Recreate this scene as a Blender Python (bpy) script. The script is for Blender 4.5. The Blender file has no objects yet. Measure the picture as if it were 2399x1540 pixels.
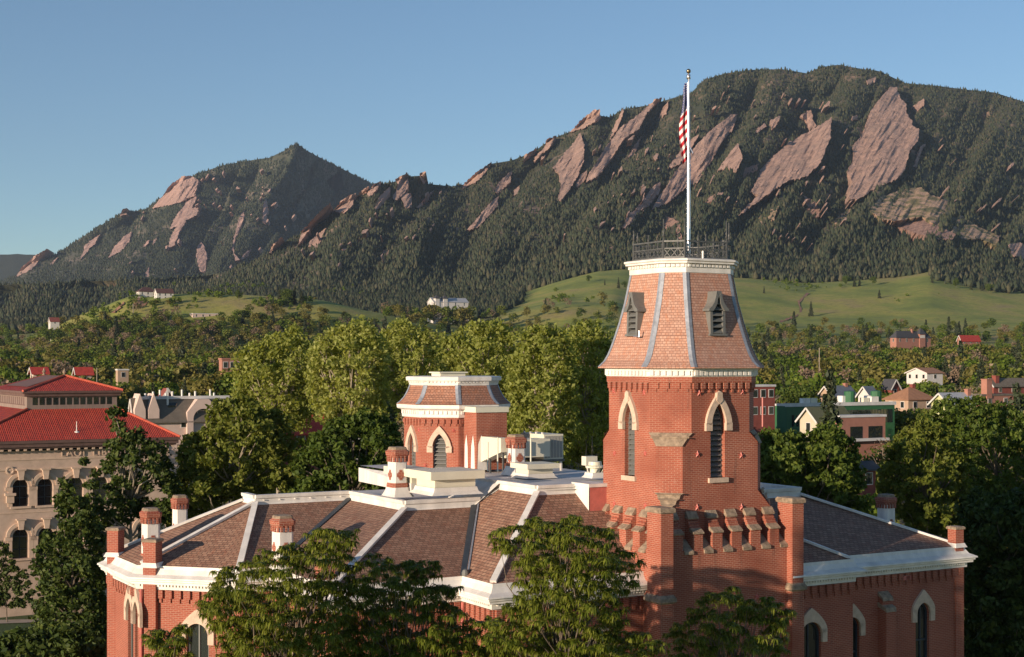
import bpy, bmesh, math, random
import numpy as np
from mathutils import Vector, geometry, noise as mnoise

S = bpy.context.scene
# ------------------------------------------------------------------ camera, sky, sun, exposure
CAMZ, F, CX, HY = 25.0, 3500.0, 1199.5, 848.0      # eye height; focal length and horizon in units of a 2399-wide picture
cam = bpy.data.objects.new("camera", bpy.data.cameras.new("camera"))
S.collection.objects.link(cam); S.camera = cam
cam.location = (0, 0, CAMZ); cam.rotation_euler = (math.pi/2, 0, 0)
cam.data.sensor_width = 36; cam.data.lens = 36*F/2399; cam.data.shift_y = (HY-770)/2399
cam.data.clip_start = 0.5; cam.data.clip_end = 60000
SUN_EL, SUN_AZ = math.radians(9.0), math.radians(224.0)   # azimuth clockwise from +Y (behind the camera, to its left)
sv = Vector((math.sin(SUN_AZ)*math.cos(SUN_EL), math.cos(SUN_AZ)*math.cos(SUN_EL), math.sin(SUN_EL)))
sd = bpy.data.lights.new("sun", 'SUN'); sd.energy = 5.0; sd.angle = math.radians(0.5); sd.color = (1.0, 0.80, 0.60)
so = bpy.data.objects.new("sun", sd); S.collection.objects.link(so)
so.rotation_euler = sv.to_track_quat('Z', 'Y').to_euler(); so.location = (-40, -60, 80)
W = bpy.data.worlds.new("World"); S.world = W; W.use_nodes = True
wn = W.node_tree; bg = wn.nodes['Background']; sky = wn.nodes.new('ShaderNodeTexSky')
sky.sky_type = 'NISHITA'; sky.sun_disc = False; sky.sun_elevation = SUN_EL; sky.sun_rotation = SUN_AZ
sky.altitude = 1700; sky.air_density = 1.0; sky.dust_density = 0.25; sky.ozone_density = 2.3
wn.links.new(sky.outputs[0], bg.inputs[0]); bg.inputs[1].default_value = 0.115
S.view_settings.view_transform = 'Standard'; S.view_settings.look = 'None'
S.view_settings.exposure = 0.36; S.view_settings.gamma = 1.0
S.cycles.max_bounces = 5; S.cycles.diffuse_bounces = 2; S.cycles.glossy_bounces = 2
S.cycles.transparent_max_bounces = 4; S.cycles.volume_bounces = 0

# ------------------------------------------------------------------ helpers
COL = S.collection
RND = random.Random(7)
def ray(px, py, Y): return Vector(((px-CX)/F*Y, Y, CAMZ+(HY-py)/F*Y))
OX, OY = 7.329, 61.0
CA, SA = 0.8660254, 0.5
def L(a, b, z=0.0): return Vector((OX+CA*a+SA*b, OY+SA*a-CA*b, CAMZ+z))   # main building frame: a west, b north, z from eye level
def frame(x, y, ang=30.0, z0=0.0):
    c, s = math.cos(math.radians(ang)), math.sin(math.radians(ang))
    return lambda a, b, z=0.0: Vector((x+c*a+s*b, y+s*a-c*b, z0+z))
def aof(px, b):
    k = (px-CX)/F
    return (k*OY-OX-b*(SA+CA*k))/(CA-SA*k)

def newmat(name):
    m = bpy.data.materials.new(name); m.use_nodes = True
    nt = m.node_tree; return m, nt, nt.nodes['Principled BSDF']
def N(nt, t, **kw):
    n = nt.nodes.new('ShaderNode'+t)
    for k, v in kw.items():
        if k in n.inputs: n.inputs[k].default_value = v
        else: setattr(n, k, v)
    return n
def rgb(c): return (c[0], c[1], c[2], 1.0)
def mix(nt, fac, a, b, mode='MIX'):
    n = nt.nodes.new('ShaderNodeMix'); n.data_type = 'RGBA'; n.blend_type = mode
    for i, v in ((0, fac), (6, a), (7, b)):
        if hasattr(v, 'links'): nt.links.new(v, n.inputs[i])
        else: n.inputs[i].default_value = v
    return n.outputs[2]
def ramp(nt, src, stops):
    r = nt.nodes.new('ShaderNodeValToRGB'); e = r.color_ramp.elements
    while len(e) < len(stops): e.new(0.5)
    for el, (p, c) in zip(e, stops): el.position = p; el.color = rgb(c) if len(c) == 3 else c
    nt.links.new(src, r.inputs[0]); return r.outputs[0]
def noise(nt, scale, detail=4, rough=0.55, vec=None, dist=0.0):
    n = N(nt, 'TexNoise'); n.inputs['Scale'].default_value = scale; n.inputs['Detail'].default_value = detail
    n.inputs['Roughness'].default_value = rough; n.inputs['Distortion'].default_value = dist
    if vec is not None: nt.links.new(vec, n.inputs['Vector'])
    return n.outputs[0]
def geo_pos(nt): return N(nt, 'NewGeometry').outputs['Position']
def mapping(nt, vec, scale=(1, 1, 1), rot=(0, 0, 0)):
    m = N(nt, 'Mapping'); m.inputs['Scale'].default_value = scale; m.inputs['Rotation'].default_value = rot
    nt.links.new(vec, m.inputs['Vector']); return m.outputs[0]
def bump(nt, h, bsdf, strength=0.4, dist=0.02):
    b = N(nt, 'Bump'); b.inputs['Strength'].default_value = strength; b.inputs['Distance'].default_value = dist
    nt.links.new(h, b.inputs['Height']); nt.links.new(b.outputs[0], bsdf.inputs['Normal'])

def plain(name, c, rough=0.7, var=0.18, scale=1.5, metal=0.0, bmp=0.15, streak=False):
    m, nt, b = newmat(name)
    v = geo_pos(nt)
    if streak: v = mapping(nt, v, (1, 1, 0.15))
    n = noise(nt, scale, 5, 0.6, v)
    lo = tuple(x*(1-var) for x in c); hi = tuple(min(x*(1+var*0.7), 0.95) for x in c)
    nt.links.new(ramp(nt, n, [(0.3, lo), (0.7, hi)]), b.inputs['Base Color'])
    b.inputs['Roughness'].default_value = rough; b.inputs['Metallic'].default_value = metal
    if bmp: bump(nt, noise(nt, scale*9, 3), b, bmp, 0.02)
    return m
def brickmat(name, c1, c2, mortar, bw=0.24, rh=0.078, msize=0.012, stain=0.35, soot=(0.05, 0.035, 0.03), bump_s=0.5):
    m, nt, b = newmat(name)
    uv = N(nt, 'UVMap').outputs[0]
    bt = N(nt, 'TexBrick'); nt.links.new(uv, bt.inputs['Vector'])
    bt.inputs['Color1'].default_value = rgb(c1); bt.inputs['Color2'].default_value = rgb(c2); bt.inputs['Mortar'].default_value = rgb(mortar)
    bt.inputs['Scale'].default_value = 1.0; bt.inputs['Mortar Size'].default_value = msize; bt.inputs['Mortar Smooth'].default_value = 0.2
    bt.inputs['Brick Width'].default_value = bw; bt.inputs['Row Height'].default_value = rh; bt.inputs['Bias'].default_value = -0.1
    big = noise(nt, 0.55, 6, 0.6, geo_pos(nt))
    col = mix(nt, ramp(nt, big, [(0.35, (0, 0, 0)), (0.72, (stain,)*3)]), bt.outputs[0], rgb(tuple(x*0.62 for x in c1)))
    st = noise(nt, 1.0, 5, 0.65, mapping(nt, geo_pos(nt), (2.6, 2.6, 0.35)))
    col = mix(nt, ramp(nt, st, [(0.58, (0, 0, 0)), (0.80, (stain*0.9,)*3)]), col, rgb(soot))
    nt.links.new(col, b.inputs['Base Color']); b.inputs['Roughness'].default_value = 0.85
    pt = noise(nt, 0.33, 3, 0.5, geo_pos(nt)); col = mix(nt, ramp(nt, pt, [(0.60, (0, 0, 0)), (0.70, (0.35,)*3)]), col, rgb((c2[0]*0.55, c2[1]*0.65, c2[2]*0.75)))
    ef = noise(nt, 1.7, 6, 0.7, mapping(nt, geo_pos(nt), (1, 1, 0.5))); col = mix(nt, ramp(nt, ef, [(0.66, (0, 0, 0)), (0.80, (0.30,)*3)]), col, rgb((0.62, 0.45, 0.36)))
    nt.links.new(col, b.inputs['Base Color'])
    inv = N(nt, 'Math', operation='SUBTRACT'); inv.inputs[0].default_value = 1.0
    nt.links.new(bt.outputs['Fac'], inv.inputs[1]); bump(nt, inv.outputs[0], b, bump_s, 0.012)
    return m
def shinglemat(name, cols, bw=0.17, rh=0.16, gap=0.010, patch=(0.34, 0.12, 0.05)):
    m, nt, b = newmat(name)
    uv = N(nt, 'UVMap').outputs[0]
    bt = N(nt, 'TexBrick'); nt.links.new(uv, bt.inputs['Vector']); bt.offset = 0.41
    bt.inputs['Color1'].default_value = rgb(cols[0]); bt.inputs['Color2'].default_value = rgb(cols[1]); bt.inputs['Mortar'].default_value = rgb(cols[2])
    bt.inputs['Scale'].default_value = 1.0; bt.inputs['Mortar Size'].default_value = gap; bt.inputs['Brick Width'].default_value = bw
    bt.inputs['Row Height'].default_value = rh; bt.inputs['Mortar Smooth'].default_value = 0.3
    n1 = noise(nt, 2.2, 6, 0.7, mapping(nt, uv, (2.2, 0.8, 1)))
    col = mix(nt, ramp(nt, n1, [(0.5, (0, 0, 0)), (0.72, (0.7,)*3)]), bt.outputs[0], rgb(patch))
    n2 = noise(nt, 6.0, 4, 0.7, mapping(nt, uv, (1.5, 2.4, 1)))
    col = mix(nt, ramp(nt, n2, [(0.50, (0, 0, 0)), (0.75, (0.45,)*3)]), col, rgb(tuple(min(1, x*1.5+0.02) for x in cols[1])))
    nt.links.new(col, b.inputs['Base Color']); b.inputs['Roughness'].default_value = 0.8
    # each course steps out over the one below
    sep = N(nt, 'SeparateXYZ'); nt.links.new(uv, sep.inputs[0])
    fr = N(nt, 'Math', operation='DIVIDE'); nt.links.new(sep.outputs[1], fr.inputs[0]); fr.inputs[1].default_value = rh
    f2 = N(nt, 'Math', operation='FRACT'); nt.links.new(fr.outputs[0], f2.inputs[0])
    f3 = N(nt, 'Math', operation='MULTIPLY'); nt.links.new(f2.outputs[0], f3.inputs[0]); f3.inputs[1].default_value = -1.0
    f4 = N(nt, 'Math', operation='SUBTRACT'); nt.links.new(f3.outputs[0], f4.inputs[0]); nt.links.new(bt.outputs['Fac'], f4.inputs[1])
    bump(nt, f4.outputs[0], b, 0.55, 0.03)
    return m
def leafmat(name, cols, trans=0.35, rough=0.6):
    m, nt, b = newmat(name)
    g = N(nt, 'NewGeometry'); oi = N(nt, 'ObjectInfo')
    r = N(nt, 'Math', operation='MULTIPLY_ADD'); nt.links.new(oi.outputs['Random'], r.inputs[0]); r.inputs[1].default_value = 0.22
    r2 = N(nt, 'Math', operation='MULTIPLY'); nt.links.new(g.outputs['Random Per Island'], r2.inputs[0]); r2.inputs[1].default_value = 0.78
    nt.links.new(r2.outputs[0], r.inputs[2])
    c = ramp(nt, r.outputs[0], [(i/(len(cols)-1), k) for i, k in enumerate(cols)])
    nt.links.new(c, b.inputs['Base Color']); b.inputs['Roughness'].default_value = rough
    if 'Specular IOR Level' in b.inputs: b.inputs['Specular IOR Level'].default_value = 0.25
    tr = N(nt, 'BsdfTranslucent'); nt.links.new(mix(nt, 1.0, c, (1.0, 0.95, 0.45, 1), 'MULTIPLY'), tr.inputs[0])
    ms = N(nt, 'MixShader'); ms.inputs[0].default_value = trans
    out = nt.nodes['Material Output']
    nt.links.new(b.outputs[0], ms.inputs[1]); nt.links.new(tr.outputs[0], ms.inputs[2]); nt.links.new(ms.outputs[0], out.inputs[0])
    return m

class MB:
    """collects faces in a local (a,b,z) frame and links them as ONE mesh object"""
    def __init__(self, M=L): self.M = M; self.v = []; self.f = []; self.m = []
    def poly(self, pts, m=0):
        i = len(self.v); self.v += [self.M(*p) for p in pts]; self.f.append(list(range(i, i+len(pts)))); self.m.append(m)
    def loft(self, rings, m=0, caps=True, closed=True):
        n = len(rings[0]); i0 = len(self.v)
        for r in rings: self.v += [self.M(*p) for p in r]
        for k in range(len(rings)-1):
            for j in range(n if closed else n-1):
                a = i0+k*n+j; b = i0+k*n+(j+1) % n
                self.f.append([a, b, b+n, a+n]); self.m.append(m)
        if caps and closed:
            self.f.append([i0+j for j in range(n)][::-1]); self.m.append(m)
            self.f.append([i0+(len(rings)-1)*n+j for j in range(n)]); self.m.append(m)
    def box(self, a0, a1, b0, b1, z0, z1, m=0):
        r = lambda z: [(a0, b0, z), (a1, b0, z), (a1, b1, z), (a0, b1, z)]
        self.loft([r(z0), r(z1)], m)
    def prism(self, pts, z0, z1, m=0): self.loft([[(p[0], p[1], z0) for p in pts], [(p[0], p[1], z1) for p in pts]], m)
    def lathe(self, a, b, prof, n=12, m=0, ph=0.0):
        self.loft([[(a+r*math.cos(ph+2*math.pi*k/n), b+r*math.sin(ph+2*math.pi*k/n), z) for k in range(n)] for r, z in prof], m)
    def bar(self, p, q, w, h=None, m=0):
        h = h or w; p = Vector(p); q = Vector(q); d = (q-p).normalized()
        up = Vector((0, 0, 1)) if abs(d.z) < 0.95 else Vector((1, 0, 0))
        s = d.cross(up).normalized()*w/2; t = s.cross(d).normalized()*h/2
        self.loft([[tuple(o+s+t), tuple(o-s+t), tuple(o-s-t), tuple(o+s-t)] for o in (p, q)], m)
    def tube(self, pts, rad, n=7, m=0):
        pts = [Vector(p) for p in pts]; rings = []; s = None
        for i, p in enumerate(pts):
            d = (pts[min(i+1, len(pts)-1)]-pts[max(i-1, 0)]).normalized()
            if s is None: s = d.cross(Vector((0.31, 0.2, 0.93)) if abs(d.z) < 0.9 else Vector((1, 0, 0.1))).normalized()
            s = (s-d*s.dot(d)).normalized(); t = d.cross(s)
            r = rad[i] if hasattr(rad, '__len__') else rad
            rings.append([tuple(p+(s*math.cos(2*math.pi*k/n)+t*math.sin(2*math.pi*k/n))*r) for k in range(n)])
        self.loft(rings, m)
    def sweep(self, path, prof, m=0, closed=False):
        """profile (outward, z) carried along a plan path, mitred; outward = (db,-da)"""
        n = len(path); rows = []
        for i, p in enumerate(path):
            ns = []
            for (q0, q1) in (((i-1) % n, i), (i, (i+1) % n)):
                if not closed and (q0 > q1): continue
                d = Vector((path[q1][0]-path[q0][0], path[q1][1]-path[q0][1])).normalized(); ns.append(Vector((d.y, -d.x)))
            nn = sum(ns, Vector((0, 0)))/len(ns); nn = nn/max(nn.length_squared, 0.2)
            if len(ns) == 1: nn = ns[0]
            rows.append([(p[0]+nn.x*o, p[1]+nn.y*o, z) for o, z in prof])
        if closed: rows.append(rows[0])
        self.loft(rows, m, caps=not closed, closed=True)
    def holed(self, P, outline, holes, depth=0.25, m=0, mr=None):
        """flat wall with real openings; P(u,v,w): u along, v up, w outward"""
        loops = [[Vector((u, v, 0)) for u, v in outline]]+[[Vector((u, v, 0)) for u, v in h] for h in holes]
        tri = geometry.tessellate_polygon(loops); flat = [p for l in loops for p in l]
        for t in tri: self.poly([P(flat[i].x, flat[i].y, 0) for i in t], m)
        for h in holes:
            for i in range(len(h)):
                p, q = h[i], h[(i+1) % len(h)]
                self.poly([P(p[0], p[1], 0), P(q[0], q[1], 0), P(q[0], q[1], -depth), P(p[0], p[1], -depth)], m if mr is None else mr)
    def build(self, name, mats, parent=None, smooth=False, recalc=True):
        o0 = parent_world(parent)
        me = bpy.data.meshes.new(name)
        me.from_pydata([tuple(v-o0) for v in self.v], [], self.f)
        bm = bmesh.new(); bm.from_mesh(me); bm.faces.ensure_lookup_table()
        for f, mi in zip(bm.faces, self.m): f.material_index = mi; f.smooth = smooth
        if recalc: bmesh.ops.recalc_face_normals(bm, faces=bm.faces)
        uv = bm.loops.layers.uv.new('UVMap'); Z = Vector((0, 0, 1))
        for f in bm.faces:
            n = f.normal
            if abs(n.z) > 0.97 or n.length < 0.5: t, s = Vector((1, 0, 0)), Vector((0, 1, 0))
            else: t = Z.cross(n).normalized(); s = n.cross(t)
            for l in f.loops:
                p = l.vert.co+o0; l[uv].uv = (p.dot(t), p.dot(s))
        bm.to_mesh(me); bm.free()
        for m in (mats if isinstance(mats, (list, tuple)) else [mats]): me.materials.append(m)
        o = bpy.data.objects.new(name, me); COL.objects.link(o)
        if parent is not None: o.parent = parent
        return o
def parent_world(p):
    r = Vector((0, 0, 0))
    while p is not None: r += Vector(p.location); p = p.parent
    return r
def tag(o, label=None, cat=None, group=None, kind=None):
    if label: o['label'] = label
    if cat: o['category'] = cat
    if group: o['group'] = group
    if kind: o['kind'] = kind
    return o
def thing(name, loc, label, cat, group=None):
    o = bpy.data.objects.new(name, None); o.empty_display_size = 0.5; COL.objects.link(o)
    o.location = loc; return tag(o, label, cat, group)
def rawmesh(name, V, quads, mat, tri=None):
    """numpy mesh: quads (n,4) index array"""
    me = bpy.data.meshes.new(name); V = np.asarray(V, np.float32); Q = np.asarray(quads, np.int32)
    k = Q.shape[1]
    me.vertices.add(len(V)); me.vertices.foreach_set('co', V.ravel())
    me.loops.add(Q.size); me.loops.foreach_set('vertex_index', Q.ravel())
    me.polygons.add(len(Q)); me.polygons.foreach_set('loop_start', np.arange(len(Q), dtype=np.int32)*k)
    me.update(calc_edges=True)
    for m in (mat if isinstance(mat, (list, tuple)) else [mat]): me.materials.append(m)
    return me
def link(name, me, parent=None, loc=None):
    o = bpy.data.objects.new(name, me); COL.objects.link(o)
    if parent is not None: o.parent = parent
    if loc is not None: o.location = loc
    return o
def arch(hw, spring, apex, n=7):
    """pointed or round arch from the left springing to the right one, as (u,v)"""
    h = apex-spring
    if h >= hw-1e-4:
        c = (h*h-hw*hw)/(2*hw); R = hw+c; th = math.acos(c/R)
        right = [(-c+R*math.cos(th*i/n), spring+R*math.sin(th*i/n)) for i in range(n+1)]
    else:
        R = (hw*hw+h*h)/(2*h); th = math.asin(min(1, hw/R))
        right = [(R*math.sin(th*(1-i/n)), apex-R+R*math.cos(th*(1-i/n))) for i in range(n+1)]
    left = [(-u, v) for u, v in right]
    return left+right[::-1][1:]
def opening(hw, sill, spring, apex, cu=0.0, n=7):
    return [(cu+u, v) for u, v in [(-hw, sill)]+arch(hw, spring, apex, n)+[(hw, sill)]]
# ------------------------------------------------------------------ materials
M_brick = brickmat('red_brick', (0.35, 0.083, 0.046), (0.26, 0.058, 0.033), (0.42, 0.215, 0.150))
M_brick_tower = brickmat('tower_brick', (0.385, 0.094, 0.050), (0.29, 0.068, 0.038), (0.49, 0.265, 0.185), stain=0.75)
M_brickplain = brickmat('chimney_brick', (0.36, 0.085, 0.045), (0.25, 0.055, 0.032), (0.48, 0.26, 0.18), stain=0.5)
M_white = plain('white_paint', (0.76, 0.72, 0.66), 0.55, 0.20, 1.6, bmp=0.12, streak=True)
M_whitewash = plain('whitewashed_brick', (0.76, 0.71, 0.65), 0.7, 0.16, 3.0, bmp=0.3, streak=True)
M_deck = plain('roof_membrane', (0.64, 0.61, 0.59), 0.6, 0.24, 0.7, bmp=0.08)
M_cream = plain('cream_sheet_metal', (0.72, 0.68, 0.54), 0.45, 0.08, 1.0, bmp=0.04)
M_stone = plain('grey_sandstone', (0.33, 0.245, 0.17), 0.9, 0.50, 5.0, bmp=0.9)
M_hood = plain('tan_sandstone', (0.60, 0.45, 0.34), 0.85, 0.20, 4.0, bmp=0.4)
M_shingle = shinglemat('weathered_cedar_shingle', [(0.37, 0.215, 0.142), (0.215, 0.112, 0.072), (0.065, 0.033, 0.023)], 0.24, 0.17, 0.014, (0.28, 0.095, 0.05))
M_cedar = shinglemat('new_cedar_shingle', [(0.54, 0.325, 0.240), (0.42, 0.220, 0.155), (0.22, 0.110, 0.08)], 0.155, 0.115, 0.009, (0.50, 0.17, 0.07))
M_cedar2 = shinglemat('browned_cedar_shingle', [(0.42, 0.215, 0.145), (0.29, 0.140, 0.092), (0.10, 0.045, 0.03)], 0.17, 0.13, 0.011, (0.44, 0.14, 0.05))
M_flash = plain('lead_flashing', (0.30, 0.32, 0.36), 0.5, 0.25, 5.0, 0.2, 0.2)
M_valley = plain('dark_valley_metal', (0.07, 0.085, 0.10), 0.4, 0.2, 3.0, 0.5)
M_greylouvre = plain('grey_painted_wood', (0.15, 0.15, 0.14), 0.55, 0.12, 4.0)
M_darkframe = plain('blue_black_frame', (0.03, 0.04, 0.055), 0.5, 0.2, 4.0)
M_iron = plain('wrought_iron', (0.13, 0.13, 0.125), 0.5, 0.3, 6.0, 0.4)
M_dark = plain('dark_interior_and_shade', (0.012, 0.012, 0.014), 0.8, 0.3, 3.0)
M_star = plain('red_painted_iron', (0.52, 0.13, 0.10), 0.5, 0.15, 8.0)
M_redpaint = plain('red_painted_pipe', (0.52, 0.15, 0.12), 0.5, 0.15, 5.0)
M_steel = plain('brushed_aluminium', (0.62, 0.62, 0.63), 0.28, 0.05, 2.0, 0.9, 0.0)
M_gold = plain('bronze_ball', (0.30, 0.24, 0.15), 0.3, 0.1, 3.0, 0.9, 0.0)
def glassmat(name, c=(0.02, 0.025, 0.025), rough=0.04):
    m, nt, b = newmat(name); b.inputs['Base Color'].default_value = rgb(c); b.inputs['Roughness'].default_value = rough
    if 'Specular IOR Level' in b.inputs: b.inputs['Specular IOR Level'].default_value = 0.9
    bump(nt, noise(nt, 1.3, 2, 0.5, geo_pos(nt)), b, 0.06, 0.05); return m
M_glass = glassmat('window_glass')
M_bark = plain('grey_bark', (0.15, 0.115, 0.085), 0.9, 0.3, 6.0, bmp=0.6)
M_palebark = plain('pale_bark', (0.30, 0.25, 0.19), 0.9, 0.25, 6.0, bmp=0.5)
M_leaf_front = leafmat('hanging_leaf', [(0.080, 0.115, 0.012), (0.175, 0.215, 0.025), (0.34, 0.345, 0.065)], 0.45, 0.36)
M_leaf_cotton = leafmat('cottonwood_leaf', [(0.19, 0.225, 0.036), (0.36, 0.395, 0.095), (0.52, 0.53, 0.19)], 0.58)
M_leaf_deep = leafmat('deep_green_leaf', [(0.038, 0.068, 0.010), (0.080, 0.125, 0.017), (0.15, 0.19, 0.032)], 0.36)
M_leaf_mid = leafmat('mid_green_leaf', [(0.072, 0.098, 0.012), (0.140, 0.172, 0.024), (0.23, 0.24, 0.05)], 0.40)
M_leaf_olive = leafmat('olive_leaf', [(0.115, 0.108, 0.024), (0.20, 0.18, 0.042), (0.29, 0.255, 0.075)], 0.38)
M_leaf_bright = leafmat('bright_green_leaf', [(0.065, 0.110, 0.010), (0.13, 0.19, 0.020), (0.22, 0.27, 0.045)], 0.38)
M_leaf_rust = leafmat('budding_twig', [(0.15, 0.105, 0.070), (0.24, 0.17, 0.115), (0.33, 0.25, 0.17)], 0.22)
M_leaf_ivy = leafmat('ivy_leaf', [(0.03, 0.05, 0.01), (0.06, 0.085, 0.015), (0.10, 0.12, 0.03)], 0.2)
M_leaf_dark = leafmat('dark_leaf', [(0.022, 0.042, 0.008), (0.050, 0.080, 0.013), (0.105, 0.130, 0.026)], 0.25)
M_needle = leafmat('spruce_needle', [(0.022, 0.036, 0.018), (0.045, 0.062, 0.028), (0.085, 0.085, 0.04)], 0.10)
M_pine = leafmat('mountain_pine', [(0.022, 0.036, 0.020), (0.040, 0.054, 0.029), (0.064, 0.073, 0.038), (0.098, 0.088, 0.050)], 0.10, 0.8)
M_pine_far = leafmat('far_mountain_pine', [(0.024, 0.036, 0.020), (0.042, 0.056, 0.030), (0.072, 0.076, 0.044)], 0.10, 0.8)
M_townwood = leafmat('town_wood', [(0.040, 0.066, 0.011), (0.070, 0.096, 0.016), (0.105, 0.118, 0.026), (0.135, 0.112, 0.050), (0.080, 0.125, 0.017)], 0.25)

def terrainmat(name, stops, scale, bscale, bstr):
    m, nt, b = newmat(name); v = geo_pos(nt)
    n = noise(nt, scale, 8, 0.62, v); nt.links.new(ramp(nt, n, stops), b.inputs['Base Color'])
    b.inputs['Roughness'].default_value = 0.95; bump(nt, noise(nt, bscale, 6, 0.65, v), b, bstr, 6.0); return m
M_forestfloor = terrainmat('forest_floor', [(0.36, (0.038, 0.045, 0.021)), (0.54, (0.075, 0.070, 0.034)), (0.60, (0.175, 0.125, 0.080)), (0.74, (0.29, 0.19, 0.14))], 0.010, 0.05, 0.7)
M_bearfloor = terrainmat('bare_ridge_brush', [(0.38, (0.046, 0.056, 0.030)), (0.54, (0.095, 0.090, 0.056)), (0.70, (0.24, 0.175, 0.135))], 0.006, 0.04, 0.7)
M_farridge = terrainmat('far_ridge_forest', [(0.3, (0.030, 0.042, 0.026)), (0.7, (0.052, 0.060, 0.036))], 0.02, 0.08, 0.7)

def groundmat():
    m, nt, b = newmat('grassland'); v = geo_pos(nt)
    n = noise(nt, 0.012, 8, 0.6, v); g = ramp(nt, n, [(0.3, (0.125, 0.170, 0.022)), (0.46, (0.215, 0.250, 0.036)), (0.56, (0.31, 0.29, 0.055)), (0.70, (0.30, 0.225, 0.095))])
    n2 = noise(nt, 0.16, 5, 0.7, v); g = mix(nt, ramp(nt, n2, [(0.45, (0, 0, 0)), (0.7, (0.55,)*3)]), g, rgb((0.095, 0.105, 0.026)))
    nt.links.new(g, b.inputs['Base Color']); b.inputs['Roughness'].default_value = 0.95
    bump(nt, noise(nt, 0.4, 5, 0.7, v), b, 0.6, 0.8); return m
M_grass = groundmat()
M_lawn = terrainmat('lawn', [(0.35, (0.032, 0.062, 0.012)), (0.65, (0.060, 0.095, 0.020))], 0.2, 3.0, 0.2)
M_path = plain('concrete_path', (0.36, 0.30, 0.25), 0.9, 0.15, 0.7)
M_soil = plain('red_soil', (0.30, 0.155, 0.090), 0.95, 0.35, 0.05, bmp=0.5)
def rockmat(name, c):
    m, nt, b = newmat(name); v = geo_pos(nt)
    # bedding runs up the slab, lichen and water stains run with it
    st = noise(nt, 0.040, 10, 0.74, mapping(nt, mapping(nt, v, (1, 1, 1), (0.0, math.radians(-38), 0)), (1.8, 0.8, 0.22)), 0.5)
    n = noise(nt, 0.012, 6, 0.6, v)
    col = ramp(nt, st, [(0.36, tuple(x*0.38 for x in c)), (0.44, tuple(x*0.80 for x in c)), (0.55, c), (0.66, tuple(x*1.25 for x in c))])
    col = mix(nt, ramp(nt, n, [(0.5, (0, 0, 0)), (0.7, (0.5,)*3)]), col, rgb((c[0]*0.62, c[1]*0.72, c[2]*0.78)))
    nt.links.new(col, b.inputs['Base Color']); b.inputs['Roughness'].default_value = 0.9
    bump(nt, st, b, 1.0, 9.0); return m
M_rock = rockmat('pink_sandstone', (0.53, 0.335, 0.255))
M_rock_far = rockmat('far_pink_sandstone', (0.50, 0.315, 0.255))
M_scree = terrainmat('pink_scree', [(0.35, (0.30, 0.17, 0.125)), (0.65, (0.48, 0.29, 0.215))], 0.06, 0.3, 0.8)
M_outcrop = terrainmat('grassy_outcrop', [(0.36, (0.10, 0.10, 0.035)), (0.46, (0.24, 0.19, 0.08)), (0.53, (0.48, 0.31, 0.20)), (0.8, (0.56, 0.38, 0.26))], 0.035, 0.12, 1.0)

# ------------------------------------------------------------------ terrain
def yl(pts): return (np.array([p[0] for p in pts], float), np.array([p[1] for p in pts], float))
KN = [8, 100, 150, 250, 400, 700, 1050, 1250, 1450, 2000]
def zrow(z, D): return yl([(0, HY-z*F/D)])
ROWS = [zrow(-25, 8), zrow(-25, 100), zrow(-24.3, 150), zrow(-21.5, 250), zrow(-16.5, 400), zrow(-8, 700), zrow(2, 1050),
        yl([(-600, 832), (60, 822), (110, 790), (150, 757), (200, 733), (300, 694), (400, 690), (600, 693), (760, 706), (900, 735), (1100, 782), (1200, 795), (2400, 800)]),
        yl([(-600, 800), (200, 780), (400, 745), (900, 745), (1150, 748), (1230, 728), (1330, 712), (1440, 712), (1560, 752), (1750, 768), (2400, 772), (3600, 776)]),
        yl([(-600, 775), (0, 765), (280, 728), (450, 696), (600, 692), (900, 706), (1100, 700), (1215, 690), (1300, 662), (1400, 635), (1460, 630), (1600, 640), (1760, 650), (1900, 662), (2000, 655), (2100, 648), (2180, 633), (2260, 652), (2400, 676), (3600, 690)])]
GR_SIL = yl([(-1200, 700), (-300, 686), (0, 668), (300, 656), (480, 648), (540, 634), (600, 610), (650, 580), (700, 551), (750, 517), (800, 482), (850, 456), (880, 434), (925, 426), (955, 414), (985, 412), (1000, 431), (1060, 437), (1095, 431), (1120, 406), (1150, 384), (1200, 376), (1250, 356), (1290, 327), (1340, 307), (1395, 270), (1430, 275), (1460, 256), (1520, 247), (1560, 235), (1620, 217), (1650, 187), (1700, 172), (1760, 164), (1830, 162), (1890, 172), (1925, 157), (1965, 152), (2020, 162), (2060, 167), (2120, 195), (2200, 202), (2260, 210), (2330, 217), (2399, 239), (2600, 300), (3600, 520)])
GR_D = yl([(-1200, 2500), (300, 2600), (700, 3000), (1060, 3400), (1400, 3700), (2000, 3900), (3600, 4100)])
BR_SIL = yl([(-1200, 760), (-200, 712), (0, 662), (40, 645), (70, 620), (100, 608), (130, 597), (200, 551), (250, 520), (290, 498), (340, 492), (380, 461), (420, 426), (470, 405), (520, 388), (580, 377), (630, 370), (665, 354), (693, 336), (720, 354), (760, 375), (800, 395), (840, 415), (870, 430), (950, 455), (1100, 490), (1600, 560)])
def ipl(t, px): return np.interp(px, t[0], t[1])
def ground_z(px, D):
    px = np.asarray(px, float); D = np.asarray(D, float)
    zs = np.stack([(HY-ipl(r, px))/F*k for r, k in zip(ROWS, KN)])
    i = np.clip(np.searchsorted(KN, D)-1, 0, len(KN)-2); K = np.array(KN, float)
    t = np.clip((D-K[i])/(K[i+1]-K[i]), 0, 1.0); t = t*t*(3-2*t)*0.5+t*0.5
    z0 = np.take_along_axis(zs, i[None], 0)[0] if zs.ndim > 1 and px.ndim else zs[i]
    z1 = np.take_along_axis(zs, (i+1)[None], 0)[0] if zs.ndim > 1 and px.ndim else zs[i+1]
    return z0+(z1-z0)*t
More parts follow.
